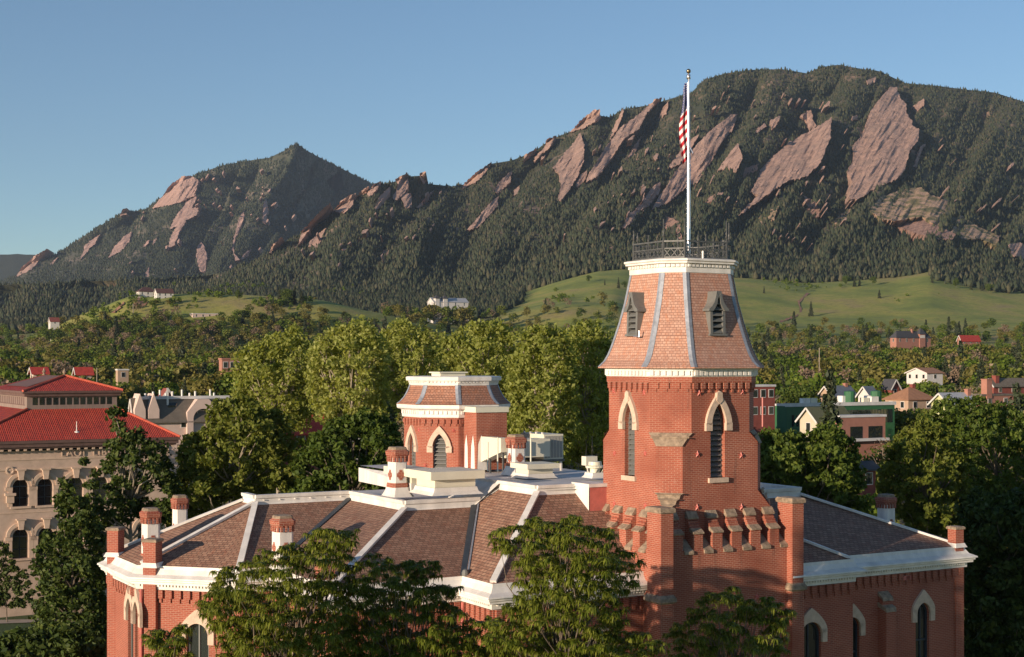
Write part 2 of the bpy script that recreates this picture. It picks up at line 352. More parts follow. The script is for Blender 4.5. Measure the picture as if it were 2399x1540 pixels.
def vnoise(x, y, seed=0):
    """smooth value noise for arrays"""
    xi = np.floor(x).astype(np.int64); yi = np.floor(y).astype(np.int64); fx = x-xi; fy = y-yi
    fx = fx*fx*(3-2*fx); fy = fy*fy*(3-2*fy)
    def h(a, b):
        n = (a*374761393+b*668265263+seed*1442695041) & 0x7fffffff
        n = ((n ^ (n >> 13))*1274126177) & 0x7fffffff
        return ((n ^ (n >> 16)) & 0xffff)/65535.0
    return (h(xi, yi)*(1-fx)+h(xi+1, yi)*fx)*(1-fy)+(h(xi, yi+1)*(1-fx)+h(xi+1, yi+1)*fx)*fy
def fbm(x, y, seed=0, o=4):
    s = 0; a = 0.5
    for k in range(o): s = s+a*vnoise(x*2**k, y*2**k, seed+k); a *= 0.5
    return s
def relief(px, y, s):
    """gullies running down to the left, steep on their right side; metres of recess"""
    c = px*0.016+y*0.0085+1.1*fbm(px*0.006, y*0.008, s)
    saw = c-np.floor(c)
    r = 44*saw**1.5+34*fbm(px*0.03, y*0.03, s+9)
    c2 = px*0.0050+y*0.0030+0.8*fbm(px*0.003, y*0.003, s+5); s2 = c2-np.floor(c2)
    return r+215*np.where(s2 < 0.80, s2/0.80, (1-s2)/0.20)**1.2*0.8
def green_D(px, t, y, rel=True):
    D = 2000+(ipl(GR_D, px)-2000)*(0.25*t+0.75*t*t**0.15)
    if rel: D = D+relief(px, y, 3)*np.clip(t*5, 0, 1)*np.clip((1.02-t)*6, 0.12, 1)
    return D
def green_base(px): return ipl(ROWS[-1], px)
def green_pt(px, y, rel=True):
    yb = green_base(px); ys = ipl(GR_SIL, px); t = np.clip((yb-y)/(yb-ys), 0, 1)
    D = green_D(px, t, y, rel); return np.stack([(px-CX)/F*D, D, CAMZ+(HY-y)/F*D], -1), D, t
BR_BASE = 700.0
def bear_crest(y): return np.interp(y, [330, 360, 410, 450, 480, 520, 600], [693, 690, 668, 640, 618, 628, 650])
def bear_pt(px, y, rel=True):
    ys = ipl(BR_SIL, px); t = np.clip((BR_BASE-y)/(BR_BASE-ys), 0, 1)
    D = 4300+1400*t
    if rel:
        D = D+relief(px*0.8+400, y*0.8, 21)*1.3*np.clip((1.02-t)*6, 0.12, 1)
        D = D+np.clip(px-bear_crest(y), 0, 220)*4.2*np.clip((640-y)/80, 0, 1)
    return np.stack([(px-CX)/F*D, D, CAMZ+(HY-y)/F*D], -1), D, t
def gridmesh(name, P, mat, smooth=True):
    r, c = P.shape[:2]; idx = np.arange(r*c).reshape(r, c)
    q = np.stack([idx[:-1, :-1], idx[:-1, 1:], idx[1:, 1:], idx[1:, :-1]], -1).reshape(-1, 4)
    me = rawmesh(name, P.reshape(-1, 3), q, mat)
    if smooth: me.polygons.foreach_set('use_smooth', np.ones(len(q), bool))
    return link(name, me)
pxs = np.arange(-1200, 3601, 12.0)
Ds = np.unique(np.concatenate([np.array([8, 20, 40, 60, 80, 100, 120]), np.geomspace(130, 2000, 90), np.linspace(1050, 1600, 56)]))
PX, DD = np.meshgrid(pxs, Ds)
ZZ = ground_z(PX, DD)
ZZ = ZZ+np.clip((DD-300)/1500, 0, 1)*4.5*(fbm(PX*DD*2.2e-6*3, DD*0.012, 2)-0.5)*np.clip((2000-DD)/120, 0, 1)
GP = np.stack([(PX-CX)/F*DD, DD, CAMZ+ZZ], -1)
g = gridmesh('ground', GP, M_grass); tag(g, kind='structure')
pl = MB(lambda a, b, z=0: Vector((a, b, z)))
pl.poly([(-30000, -30000, -2.5), (30000, -30000, -2.5), (30000, 7, -2.5), (-30000, 7, -2.5)])
o = pl.build('plain', M_grass); tag(o, kind='structure')
pxs = np.arange(-1200, 3601, 6.0); ts = np.linspace(0, 1, 130)
PX, T = np.meshgrid(pxs, ts); YY = green_base(PX)+(ipl(GR_SIL, PX)-green_base(PX))*T
P, D, t = green_pt(PX, YY)
back = P[-1:].copy(); back[..., 1] += 900; back[..., 2] -= 420
g = gridmesh('mountain', np.concatenate([P, back]), M_forestfloor); tag(g, kind='structure')
pxs = np.arange(-1200, 1601, 5.0); ts = np.linspace(0, 1, 110)
PX, T = np.meshgrid(pxs, ts); YY = BR_BASE+(ipl(BR_SIL, PX)-BR_BASE)*T
P, D, t = bear_pt(PX, YY)
back = P[-1:].copy(); back[..., 1] += 1200; back[..., 2] -= 600
g = gridmesh('peak', np.concatenate([P, back]), M_bearfloor); tag(g, kind='structure')
fr_px = np.arange(-1400, 500, 20.0); fy = np.interp(fr_px, [-1400, -300, 0, 50, 80, 150, 500], [640, 612, 598, 595, 598, 606, 640])+2.5*(fbm(fr_px*0.05, fr_px*0, 4)-0.5)*2
P = np.stack([np.stack([(fr_px-CX)/F*d, np.full_like(fr_px, d), CAMZ+(HY-y)/F*d], -1) for d, y in ((8200, 760+0*fy), (9000, fy), (10500, fy+60))])
g = gridmesh('far_ridge', P, M_farridge); tag(g, kind='structure')
# terrain paint laid on the meadow: trail, soil scars, pale scree
def draped(name, pts, mat, lift=0.35, fn=None, step=6.0, kind='structure'):
    """patch of ground cover draped on the terrain inside a picture polygon"""
    poly = np.array(pts, float); x0, y0 = poly.min(0); x1, y1 = poly.max(0)
    gx = np.arange(x0, x1, step); gy = np.arange(y0, y1, step); GX, GY = np.meshgrid(gx, gy)
    ins = inpoly(np.stack([GX.ravel(), GY.ravel()], -1), poly); inner = np.stack([GX.ravel(), GY.ravel()], -1)[ins]
    edge = []
    for i in range(len(poly)):
        a, b = poly[i], poly[(i+1) % len(poly)]; n = max(1, int(np.hypot(*(b-a))/step))
        edge += [a+(b-a)*k/n for k in range(n)]
    edge = np.array(edge); edge = edge+np.array([[RND.uniform(-1, 1)*step*0.48 for _ in range(2)] for _ in edge])
    allp = np.concatenate([edge, inner]); ne = len(edge)
    res = geometry.delaunay_2d_cdt([Vector(p) for p in allp], [(i, (i+1) % ne) for i in range(ne)], [], 1, 1e-4)
    V = np.array([(v.x, v.y) for v in res[0]]); tris = [f for f in res[2]]
    P, D, t = fn(V[:, 0], V[:, 1]); P = P.copy(); cam0 = np.array([0, 0, CAMZ])
    P = P+(cam0-P)*(lift/np.linalg.norm(P-cam0, axis=1))[:, None]
    tt = np.array([f for f in tris if len(f) == 3])
    return V, P, D, tt
def inpoly(p, poly):
    x, y = p[:, 0], p[:, 1]; c = np.zeros(len(p), bool); n = len(poly)
    for i in range(n):
        x0, y0 = poly[i]; x1, y1 = poly[(i+1) % n]
        hit = ((y0 > y) != (y1 > y))
        with np.errstate(divide='ignore', invalid='ignore'): xc = (x1-x0)*(y-y0)/(y1-y0)+x0
        c ^= hit & (x < xc)
    return c
Z3 = lambda L_: [(1520+x*.3668, 120+y*.3668) for x, y in L_]
Z2 = lambda L_: [(800+x*.3335, 240+y*.3335) for x, y in L_]
Z1 = lambda L_: [(x*.3668, 304+y*.3668) for x, y in L_]
SLABS = [  # (picture outline, what it looks like) on the nearer mountain
 (Z3([(1540,232),(1588,232),(1600,290),(1645,340),(1645,400),(1680,440),(1680,470),(1730,500),(1725,560),(1660,650),(1640,760),(1580,820),(1450,870),(1380,920),(1330,945),(1275,945),(1300,830),(1268,770),(1310,690),(1305,600),(1370,530),(1420,380),(1500,280)]), 'broadest flat pink rock slab, standing alone at the right of the slope'),
 (Z3([(1170,420),(1160,560),(1140,610),(1090,720),(1010,800),(890,830),(820,870),(700,960),(560,1060),(700,920),(650,900),(700,800),(720,740),(900,580),(1020,515),(1100,470)]), 'long pink slab with a ragged lower tail, second of the great slabs from the right'),
 (Z3([(565,398),(540,500),(480,560),(400,700),(320,830),(240,870),(120,970),(20,1010),(60,940),(180,760),(270,640),(390,510),(480,440),(530,405)]), 'long narrow pink slab slanting directly behind the flagpole'),
 (Z3([(320,535),(270,620),(200,720),(120,750),(170,680),(230,600),(300,540)]), 'small pink slab just left of the flagpole, under the flag'),
 (Z3([(75,840),(70,900),(0,990),(-60,1020),(-130,1110),(-110,1040),(-20,930),(40,850)]), 'thin pink slab low on the slope above the tower railing'),
 (Z3([(570,585),(600,690),(560,760),(500,745),(440,760),(490,690),(540,620)]), 'dull pink rock buttress tucked right of the slab behind the flagpole'),
 (Z3([(740,455),(752,480),(680,530),(690,500)]), 'little pink fin high up between the two middle slabs'),
 (Z3([(840,415),(830,450),(790,500),(775,440)]), 'small pink fin right beside another little one below the summit'),
 (Z3([(1040,370),(1050,450),(1085,480),(1040,505),(990,430),(965,410)]), 'small pink crag above the second great slab'),
 (Z3([(1760,300),(1755,345),(1720,378),(1688,350)]), 'small pink crag right of the top of the broadest slab'),
 (Z3([(1330,410),(1335,440),(1295,440),(1300,415)]), 'tiny pink boulder left of the broadest slab'),
 (Z3([(130,315),(112,400),(60,437),(80,380)]), 'thin pink fin left of the flag, below the skyline'),
 (Z3([(1775,590),(1740,640),(1720,740),(1690,740),(1735,610)]), 'thin crooked pink rib at the lower right of the broadest slab'),
 (Z3([(1450,165),(1450,200),(1400,215),(1388,190)]), 'small orange crag just under the summit'),
 (Z3([(2300,1230),(2385,1225),(2440,1300),(2400,1335),(2320,1300)]), 'rough orange crag at the far right edge above the meadow'),
 (Z2([(1675,215),(1705,300),(1705,400),(1660,520),(1610,600),(1540,690),(1518,680),(1540,600),(1530,500),(1485,460),(1560,360),(1620,300)]), 'tall leaf-shaped pink slab left of the longest one'),
 (Z2([(2250,-30),(2140,80),(2090,190),(1980,260),(1900,390),(1800,520),(1710,570),(1740,500),(1860,310),(1960,180),(2080,90),(2200,-20)]), 'longest pink slab, running from the skyline down to the left of the flagpole'),
 (Z2([(1725,480),(1715,540),(1660,600),(1640,575),(1690,500)]), 'short pink slab at the foot of the leaf-shaped one'),
 (Z2([(1055,418),(1010,500),(930,570),(850,602),(860,570),(950,490)]), 'pink slab forming the skyline right of the saddle'),
 (Z2([(1195,480),(1190,560),(1100,640),(1065,620),(1110,560)]), 'pink slab just below the skyline one right of the saddle'),
 (Z2([(1100,660),(1100,730),(1040,790),(960,880),(870,905),(930,840),(1000,760),(1050,700)]), 'isolated long pink slab in the middle of the forest'),
 (Z2([(465,490),(472,590),(440,640),(380,690),(362,665),(400,570),(380,540)]), 'jagged pink crag left of the notch in the saddle'),
 (Z2([(490,640),(492,742),(450,742),(420,680),(430,640)]), 'blunt pink slab under the notch in the saddle'),
 (Z2([(645,620),(600,690),(540,745),(525,740),(580,680)]), 'thin pink slab right of the blunt one in the saddle'),
 (Z2([(588,485),(606,560),(565,565),(545,500)]), 'dark square tooth of rock on the skyline of the saddle'),
 (Z2([(340,590),(340,660),(260,747),(232,745),(270,660)]), 'pink slab left of the jagged crag in the saddle'),
 (Z2([(190,590),(170,640),(100,668),(130,630)]), 'small skyline slab at the foot of the pointed peak'),
 (Z2([(272,553),(255,610),(190,668),(178,640),(220,580)]), 'skyline slab between the pointed peak and the jagged crag'),
 (Z2([(100,640),(80,720),(20,780),(-20,775),(-10,700),(60,650)]), 'broad rough slab on the left shoulder of the forest'),
 (Z2([(1810,52),(1825,110),(1700,180),(1598,212),(1700,110),(1780,50)]), 'pink slab cresting the skyline left of the longest slab'),
 (Z2([(1510,232),(1490,290),(1350,420),(1360,380),(1430,310),(1440,262)]), 'skyline slab above the leaf-shaped one, to its left'),
 (Z2([(1985,33),(1975,90),(1930,200),(1880,270),(1890,230),(1930,130)]), 'thin pink slab just left of the longest slab'),
 (Z2([(1370,318),(1350,370),(1280,412),(1290,370)]), 'small skyline slab on the middle of the long ridge'),
 (Z2([(1255,585),(1240,640),(1200,662),(1218,610)]), 'small pink fin in the forest right of the isolated slab'),
 (Z2([(2110,238),(2060,372),(2008,392),(2060,300)]), 'narrow pink slab right below the longest one'),
 (Z2([(2240,558),(2230,640),(2120,740),(2060,830),(1975,892),(2010,780),(2080,760),(2150,640)]), 'low pink slab left of the one behind the flagpole'),
 (Z1([(2110,465),(2100,520),(2050,560),(1990,620),(1900,745),(1935,640),(2000,570),(2070,500)]), 'long rough slab at the left end of the forest ridge'),
 (Z1([(2088,618),(2030,755),(1955,742),(2000,690)]), 'broad slab at the right of the long rough one on the left ridge'),
 (Z1([(1800,685),(1780,740),(1712,795),(1740,740)]), 'lone pink slab at the lowest left of the forest ridge'),
 (Z1([(2260,412),(2240,500),(2170,532),(2125,520),(2190,450)]), 'blocky slab near the left ridge skyline'),
]
SLABS_FAR = [
 (Z1([(1270,330),(1240,420),(1140,470),(975,502),(1040,420),(1090,350),(1160,300),(1220,290)]), 'wide pale slab under the left skyline of the pointed peak'),
 (Z1([(1255,428),(1200,560),(1150,612),(1088,632),(1110,570),(1200,450)]), 'upper of two long slabs on the left flank of the pointed peak'),
 (Z1([(1275,488),(1260,540),(1190,580),(1150,650),(1110,742),(1072,762),(1090,680),(1150,590),(1220,500)]), 'lower of two long slabs on the left flank of the pointed peak'),
 (Z1([(1282,714),(1302,740),(1322,800),(1312,910),(1280,908),(1262,850),(1248,800),(1265,740)]), 'upright pink spear of rock at the foot of the pointed peak'),
 (Z1([(842,648),(822,720),(760,785),(692,818),(730,750),(790,680)]), 'pink fin with a dark shaded side, second from the left end'),
 (Z1([(640,668),(602,730),(550,785),(516,825),(540,740),(590,700)]), 'pink fin nearest the left end of the peak'),
 (Z1([(1562,515),(1545,620),(1500,700),(1495,790),(1530,830),(1505,838),(1480,760),(1500,660),(1530,560)]), 'long thin rib of rock right of the upright spear'),
 (Z1([(1605,758),(1582,805),(1540,832),(1552,800)]), 'short fin at the foot of the long thin rib'),
 (Z1([(962,698),(930,748),(905,745)]), 'small triangular fin in the middle of the peak flank'),
 (Z1([(1008,672),(990,724),(968,732)]), 'small narrow fin beside the triangular one'),
 (Z1([(300,762),(282,800),(200,895),(98,940),(150,870),(230,800)]), 'hooked slab at the far left foot of the peak'),
 (Z1([(812,498),(806,540),(765,556),(780,512)]), 'rounded knob of rock standing on the left skyline'),
 (Z1([(952,868),(948,942),(922,938)]), 'small upright fin low left of the upright spear'),
 (Z1([(1700,438),(1706,520),(1692,605),(1676,590),(1682,480)]), 'thin rib at the edge of the shaded right face'),
 (Z1([(372,815),(330,868),(316,858)]), 'tiny fin right of the hooked slab'),
]
def add_slab(outline, label, fn, mat, off, thick, seed, group, pct=96):
    V, P, D, tris = draped('x', outline, mat, 0.0, lambda a, b: fn(a, b, False), step=3.4)
    x0, x1 = V[:, 0].min(), V[:, 0].max(); y0, y1 = V[:, 1].min(), V[:, 1].max()
    mpp = D/F
    # the slab is one tilted plane laid through the gullied slope, its right edge standing a little proud
    Pr, Dr, _ = fn(V[:, 0], V[:, 1], True); A = np.stack([np.ones(len(V)), V[:, 0]-x0, V[:, 1]-y0], -1); co = np.linalg.lstsq(A, Dr-D, rcond=None)[0]
    plane = A@co; plane = plane-np.percentile(plane-(Dr-D), pct)
    up = np.clip((y1-V[:, 1])/max(y1-y0, 1)*1.5, 0, 1)
    rib = 26*(fbm((V[:, 0]+V[:, 1]*0.62)*0.10, (V[:, 1]-V[:, 0]*0.5)*0.016, seed)-0.5)*2
    d = -plane+off*(0.4+0.6*up)+0.16*(V[:, 0]-x0)*mpp*up+rib
    Dn = D-d; k = Dn/D; cam0 = np.array([0, 0, CAMZ]); Pf = cam0+(P-cam0)*k[:, None]
    D = D+plane; P = cam0+(P-cam0)*((D/(D-plane)))[:, None]
    # real thickness straight away from the viewer's side, along the slope's depth
    Pb = P.copy(); Pb[:, 1] += thick; Pb[:, 2] -= 10
    n = len(V)
    # boundary edges
    cnt = {}
    for f in tris:
        for i in range(3):
            a, b = int(f[i]), int(f[(i+1) % 3]); key = (min(a, b), max(a, b)); cnt.setdefault(key, []).append((a, b))
    faces = [tuple(int(i) for i in f) for f in tris]
    for key, l in cnt.items():
        if len(l) == 1: a, b = l[0]; faces.append((b, a, a+n, b+n))
    me = bpy.data.meshes.new('rock_slab'); me.from_pydata([tuple(p) for p in np.concatenate([Pf, Pb])], [], faces); me.materials.append(mat)
    o = link(group if label is None else 'rock_slab', me)
    return tag(o, kind='structure') if label is None else tag(o, label, 'rock slab', group)
for i, (ol, lb) in enumerate(SLABS): add_slab(ol, lb, green_pt, M_rock, 30, 60, i, 'rock slabs on the forested mountain')
for i, (ol, lb) in enumerate(SLABS_FAR): add_slab(ol, lb, bear_pt, M_rock_far, 32, 90, 60+i, 'rock slabs on the pointed peak')
# smaller shards and broken ledges scattered between the great slabs: too many to count
def shards(name, fn, regions, mat, seed, off):
    rg = np.random.default_rng(seed); Vs, Fs, n0 = [], [], 0
    for (x0, x1, y0, y1, cnt, smin, smax) in regions:
        for _ in range(cnt):
            cx, cy = rg.uniform(x0, x1), rg.uniform(y0, y1)
            base = green_base(np.array([cx]))[0] if fn is green_pt else BR_BASE; top = ipl(GR_SIL if fn is green_pt else BR_SIL, np.array([cx]))[0]
            if cy < top+4 or cy > base-8: continue
            if fn is bear_pt and cy > ipl(GR_SIL, np.array([cx]))[0]-4: continue
            if fbm(np.array([cx*.012]), np.array([cy*.016]), seed)[0] < .44: continue
            if any(inpoly(np.array([[cx, cy]]), np.array(q_[0]))[0] for q_ in (SLABS if fn is green_pt else SLABS_FAR)): continue
            ln = rg.uniform(smin, smax)*rg.uniform(.5, 1.3); w = ln*rg.uniform(.22, .5); ang = math.radians(rg.uniform(38, 66)); k = int(rg.integers(6, 10))
            t = np.sort(rg.uniform(0, 2*math.pi, k)); u = np.cos(t)*ln*.5*rg.uniform(.7, 1.2, k); v = np.sin(t)*w*.5*rg.uniform(.6, 1.3, k)
            X = cx+u*math.cos(ang)+v*math.sin(ang); Y = cy-u*math.sin(ang)+v*math.cos(ang)
            P, D, _t = fn(X, Y, False); up = np.clip((Y.max()-Y)/(np.ptp(Y)+1e-6)*1.3, 0, 1); cam0 = np.array([0, 0, CAMZ]); mp = D/F
            Pf = cam0+(P-cam0)*(1-(off*(.4+.6*up)+.5*(X-X.min())*mp*up)/D)[:, None]; Pb = P.copy(); Pb[:, 1] += 40; Pb[:, 2] -= 8
            Vs.append(np.concatenate([Pf, Pb])); Fs.append([n0+i for i in range(k)]); Fs += [[n0+i, n0+(i+1) % k, n0+k+(i+1) % k, n0+k+i] for i in range(k)]; n0 += 2*k
    me = bpy.data.meshes.new(name); me.from_pydata([tuple(p) for p in np.concatenate(Vs)], [], Fs); me.materials.append(mat); tag(link(name, me), kind='stuff')
shards('rock_ledges', green_pt, [(1000, 2399, 200, 560, 120, 5, 17), (1300, 2000, 230, 480, 60, 6, 22), (640, 1050, 430, 620, 40, 6, 18), (1450, 2350, 440, 610, 40, 5, 12)], M_rock, 7, 12)
shards('peak_ledges', bear_pt, [(120, 700, 400, 640, 40, 5, 15), (360, 640, 375, 500, 36, 5, 18)], M_rock_far, 8, 18)
PATCH = [
 ('scree', Z3([(990,920),(1060,960),(1092,1010),(1090,1060),(1030,1062),(1000,1000)]), M_scree, green_pt),
 ('scree', Z3([(1560,1090),(1740,1060),(1830,1110),(1960,1170),(1940,1205),(1830,1200),(1700,1160),(1560,1115)]), M_scree, green_pt),
 ('scree', Z3([(700,720),(690,765),(600,810),(600,750)]), M_scree, green_pt),
 ('scree', Z3([(420,910),(430,960),(350,965)]), M_scree, green_pt),
 ('scree', Z3([(100,1050),(200,1090),(210,1200),(150,1190),(90,1110)]), M_scree, green_pt),
 ('scree', Z2([(1920,1000),(1885,1060),(1795,1062)]), M_scree, green_pt),
 ('scree', Z2([(360,1030),(320,1090),(260,1085),(300,1040)]), M_scree, green_pt),
 ('scree', Z1([(2230,750),(2200,775),(2180,765)]), M_scree, green_pt),
 ('outcrop', Z3([(1740,870),(1800,920),(1900,950),(1980,1040),(2120,1130),(2240,1180),(2230,1250),(2120,1200),(2000,1200),(1830,1105),(1740,1055),(1570,1085),(1480,1075),(1410,1010),(1480,930),(1640,880)]), M_outcrop, green_pt),
 ('outcrop', Z3([(830,990),(800,1070),(720,1120),(660,1110),(740,1030)]), M_outcrop, green_pt),
 ('outcrop', Z3([(1320,990),(1250,1110),(1170,1110),(1200,1060)]), M_outcrop, green_pt),
]
for i, (nm, ol, mt, fn) in enumerate(PATCH): add_slab(ol, None, fn, mt, 3, 30, 150+i, nm, 90 if nm == 'scree' else 80)
def flat_pt(px, y):
    """terrain point seen at a picture position (the ground sheet between 1050 and 2000 m)"""
    px = np.atleast_1d(np.asarray(px, float)); y = np.atleast_1d(np.asarray(y, float)); Dg = np.linspace(1060, 2000, 300)
    out = []
    for a, b in zip(px, y):
        yy = HY-ground_z(np.full_like(Dg, a), Dg)*F/Dg; ok = np.nonzero(yy <= b)[0]
        out.append(Dg[ok[0]] if len(ok) else 2000.0)
    D = np.array(out); return np.stack([(px-CX)/F*D, D, CAMZ+(HY-y)/F*D], -1), D, D
for nm, ol in (('trail', [(1893, 685), (1880, 697), (1868, 706), (1874, 722), (1872, 733), (1850, 744), (1826, 752), (1826, 756), (1852, 747), (1876, 737), (1879, 722), (1873, 708), (1884, 699), (1896, 687)]),
               ('soil_scar', [(290, 706), (262, 731), (268, 733), (292, 712)]), ('soil_scar', [(325, 696), (345, 706), (342, 716), (312, 722), (312, 712)]),
               ('soil_scar', [(1520, 662), (1480, 672), (1500, 676), (1530, 672)])):
    V, P, D, tris = draped(nm, ol, M_soil, 4.0, flat_pt, step=4.0)
    me = bpy.data.meshes.new(nm); me.from_pydata([tuple(p) for p in P], [], [tuple(int(i) for i in f) for f in tris]); me.materials.append(M_soil)
    tag(link(nm, me), kind='structure')
# ------------------------------------------------------------------ mountain forest (far-off woods that read as one mass)
def conifers(name, P, H, R, mat, seed, sides=5):
    rg = np.random.default_rng(seed); n = len(P)
    prof = [(0.55, 0.04), (1.0, 0.22), (0.62, 0.56), (0.0, 1.0)]
    V = []; ang0 = rg.uniform(0, 6.28, n)
    for r, z in prof[:-1]:
        for k in range(sides):
            a = ang0+2*math.pi*k/sides; rr = R*r*rg.uniform(0.55, 1.3, n); zz = H*(z+rg.uniform(-0.06, 0.06, n))
            V.append(np.stack([P[:, 0]+rr*np.cos(a), P[:, 1]+rr*np.sin(a), P[:, 2]+zz], -1))
    V.append(P+np.stack([rg.uniform(-0.15, 0.15, n)*R, 0*H, H], -1)); V = np.stack(V, 1); nv = V.shape[1]
    T = []
    for l in range(2):
        for k in range(sides):
            a, b = l*sides+k, l*sides+(k+1) % sides; T += [(a, b, b+sides), (a, b+sides, a+sides)]
    for k in range(sides): T.append((2*sides+k, 2*sides+(k+1) % sides, 3*sides))
    T = np.array(T); Q = (T[None]+(np.arange(n)*nv)[:, None, None]).reshape(-1, 3)
    me = rawmesh(name, V.reshape(-1, 3), Q, mat); o = link(name, me); return o
slab_polys = [np.array(s[0]) for s in SLABS]; scree_polys = [np.array(p[1]) for p in PATCH if p[0] == 'scree']; out_polys = [np.array(p[1]) for p in PATCH if p[0] == 'outcrop']
rg = np.random.default_rng(11)
n = 98000; px = rg.uniform(-120, 2520, n); t = rg.uniform(0, 1, n)**1.0
yb = green_base(px); ys = ipl(GR_SIL, px); y = yb+(ys-yb)*t
keep = rg.uniform(0, 1, n) < np.clip((yb-ys)/480, 0.12, 1)
pts = np.stack([px, y], -1); keep &= y < 765
for po in slab_polys:
    q = po+0.0; ins = inpoly(pts, q); crack = fbm((px+y*0.6)*0.05, y*0.02, 77) > 0.60; keep &= ~(ins & (rg.uniform(0, 1, n) > np.where(crack, 0.09, 0.006)))
for po in slab_polys:
    q = (po-po.mean(0))*1.10+po.mean(0)+np.array([0, 7.0]); keep &= ~(inpoly(pts, q) & (rg.uniform(0, 1, n) > 0.30))
for po in scree_polys: keep &= ~(inpoly(pts, po) & (rg.uniform(0, 1, n) > 0.05))
for po in out_polys: keep &= ~(inpoly(pts, po) & (rg.uniform(0, 1, n) > np.where(fbm(px*0.05, y*0.06, 19) > .47, 0.6, 0.10)))
dens = fbm(px*0.02, y*0.03, 31)
keep &= rg.uniform(0, 1, n) < np.clip(1.2-4.0*np.clip(dens-0.49, 0, 1), 0.30, 1)
px, y = px[keep], y[keep]; P, D, t = green_pt(px, y)
H = (6+8*rg.uniform(0, 1, len(px))**1.6)*np.clip(1.08-0.3*t, 0.7, 1.1); R = H*rg.uniform(0.20, 0.34, len(px)); P[:, 2] -= 1.0
tag(conifers('mountain_forest', P, H, R, M_pine, 1), kind='stuff')
n = 62000; px = rg.uniform(-120, 1000, n); t = rg.uniform(0, 1, n); ys = ipl(BR_SIL, px); y = BR_BASE+(ys-BR_BASE)*t
pts = np.stack([px, y], -1); keep = (y < ipl(GR_SIL, px)+25) & (rg.uniform(0, 1, n) < np.clip((700-ys)/330, 0.1, 1))
for s in SLABS_FAR:
    po = np.array(s[0]); keep &= ~(inpoly(pts, po) & (rg.uniform(0, 1, n) > 0.02)); keep &= ~(inpoly(pts, (po-po.mean(0))*1.1+po.mean(0)+np.array([0, 5.0])) & (rg.uniform(0, 1, n) > 0.35))
bare = np.exp(-((px-670)/110)**2-((y-375)/38)**2)
dens = fbm(px*0.03, y*0.045, 41)
keep &= rg.uniform(0, 1, n) < np.clip(1.2-2.6*np.clip(dens-0.46, 0, 1)*1.6-0.6*bare, 0.25, 1)
px, y = px[keep], y[keep]; P, D, t = bear_pt(px, y)
H = rg.uniform(7, 13, len(px)); R = H*rg.uniform(0.22, 0.38, len(px)); P[:, 2] -= 1.0
tag(conifers('peak_forest', P, H, R, M_pine_far, 2), kind='stuff')
# forest belt in front of the mountain's foot, and the dark wood at the far left
n = 15000; px = rg.uniform(-200, 2500, n); D = rg.uniform(1480, 2030, n)
y = HY-ground_z(px, D)*F/D
edge = 1985-60*fbm(px*0.02, D*0, 8)
k1 = (D > edge) & (px < 2520)
k2 = (px < 330+60*fbm(D*0.01, D*0, 5)) & (D > 1500)
k3 = (px > 330) & (px < 1225) & (D > np.interp(px, [330, 480, 620, 720, 900, 1150, 1225], [1900, 1800, 1640, 1480, 1460, 1480, 1700])+150*(fbm(px*0.013, D*0.004, 6)-.5))
k4 = (px > 2180) & (D > 1830+120*(fbm(px*0.02, D*0.006, 12)-0.3)) & (rg.uniform(0, 1, n) < 0.5)
keep = (k1 | k2 | k3 | k4)
px, D = px[keep], D[keep]; P = np.stack([(px-CX)/F*D, D, CAMZ+ground_z(px, D)-0.8], -1)
H = rg.uniform(6, 14, len(px)); R = H*rg.uniform(0.24, 0.38, len(px))
tag(conifers('foothill_forest', P, H, R, M_pine, 3), kind='stuff')
# ------------------------------------------------------------------ the red brick building with its tower
OM = thing('brick_building', L(1.5, -10, -25), 'long red brick building with white cornices, shingled hip roofs and an eight-sided corner-buttressed tower', 'building')
ZE, ZR, ZC = -8.55, -6.38, -5.64          # eave lip, deck edge, upper deck edge (from eye level)
PW = [(-10, -21), (-15.8, -21), (-19.1, -17.7), (-19.1, -13), (-15.8, -9.7), (-14.4, -9.7), (-14.4, -3.36), (-8.8, -3.36), (-8.8, -0.9), (-1.6, -0.9)][::-1]
PE = [(16, -14), (16, -0.4), (8.3, -0.4), (8.3, 0.5), (4.6, 0.5)]
ZW = ZE-0.84
def wallface(mb, p, q, holes, z0=-25.0, z1=ZW, depth=0.28, off=0.0):
    """wall from plan point p to q (outward is (db,-da)); holes given along the wall in metres from p"""
    d = Vector((q[0]-p[0], q[1]-p[1])); ln = d.length; d /= ln; n = Vector((d.y, -d.x))
    P = lambda u, v, w: (p[0]+d.x*u+n.x*(w+off), p[1]+d.y*u+n.y*(w+off), v)
    mb.holed(P, [(0, z0), (ln, z0), (ln, z1), (0, z1)], holes, depth); return P
walls = MB(); windows = []
def seg(p, q, wins=()):
    hs = []; P = None
    for (cu, hw, sill, spring, apex) in wins: hs.append(opening(hw, sill, spring, apex, cu))
    P = wallface(walls, p, q, hs)
    for w in wins: windows.append((P,)+tuple(w))
seg((19.0, -14), (16, -14)); seg((16, -14), (16, -0.4))
def du(px, p, q):   # distance along p->q of the wall point seen at picture column px
    best = min(range(401), key=lambda i: abs(proj(L(p[0]+(q[0]-p[0])*i/400, p[1]+(q[1]-p[1])*i/400, -10))[0]-px)); return math.hypot(q[0]-p[0], q[1]-p[1])*best/400
def proj(v): return (CX+F*v.x/v.y, HY-F*(v.z-CAMZ)/v.y)
R1 = ((16, -0.4), (8.3, -0.4)); R2 = ((8.3, 0.5), (4.6, 0.5))
seg(R1[0], R1[1], [(du(2161, *R1), 0.42, -13.9, -11.45, -10.95), (du(1996, *R1), 0.42, -13.9, -11.75, -11.25)])
seg((8.3, -0.4), (8.3, 0.5))
seg(R2[0], R2[1], [(du(1898, *R2), 0.60, -14.5, -11.6, -11.05)])
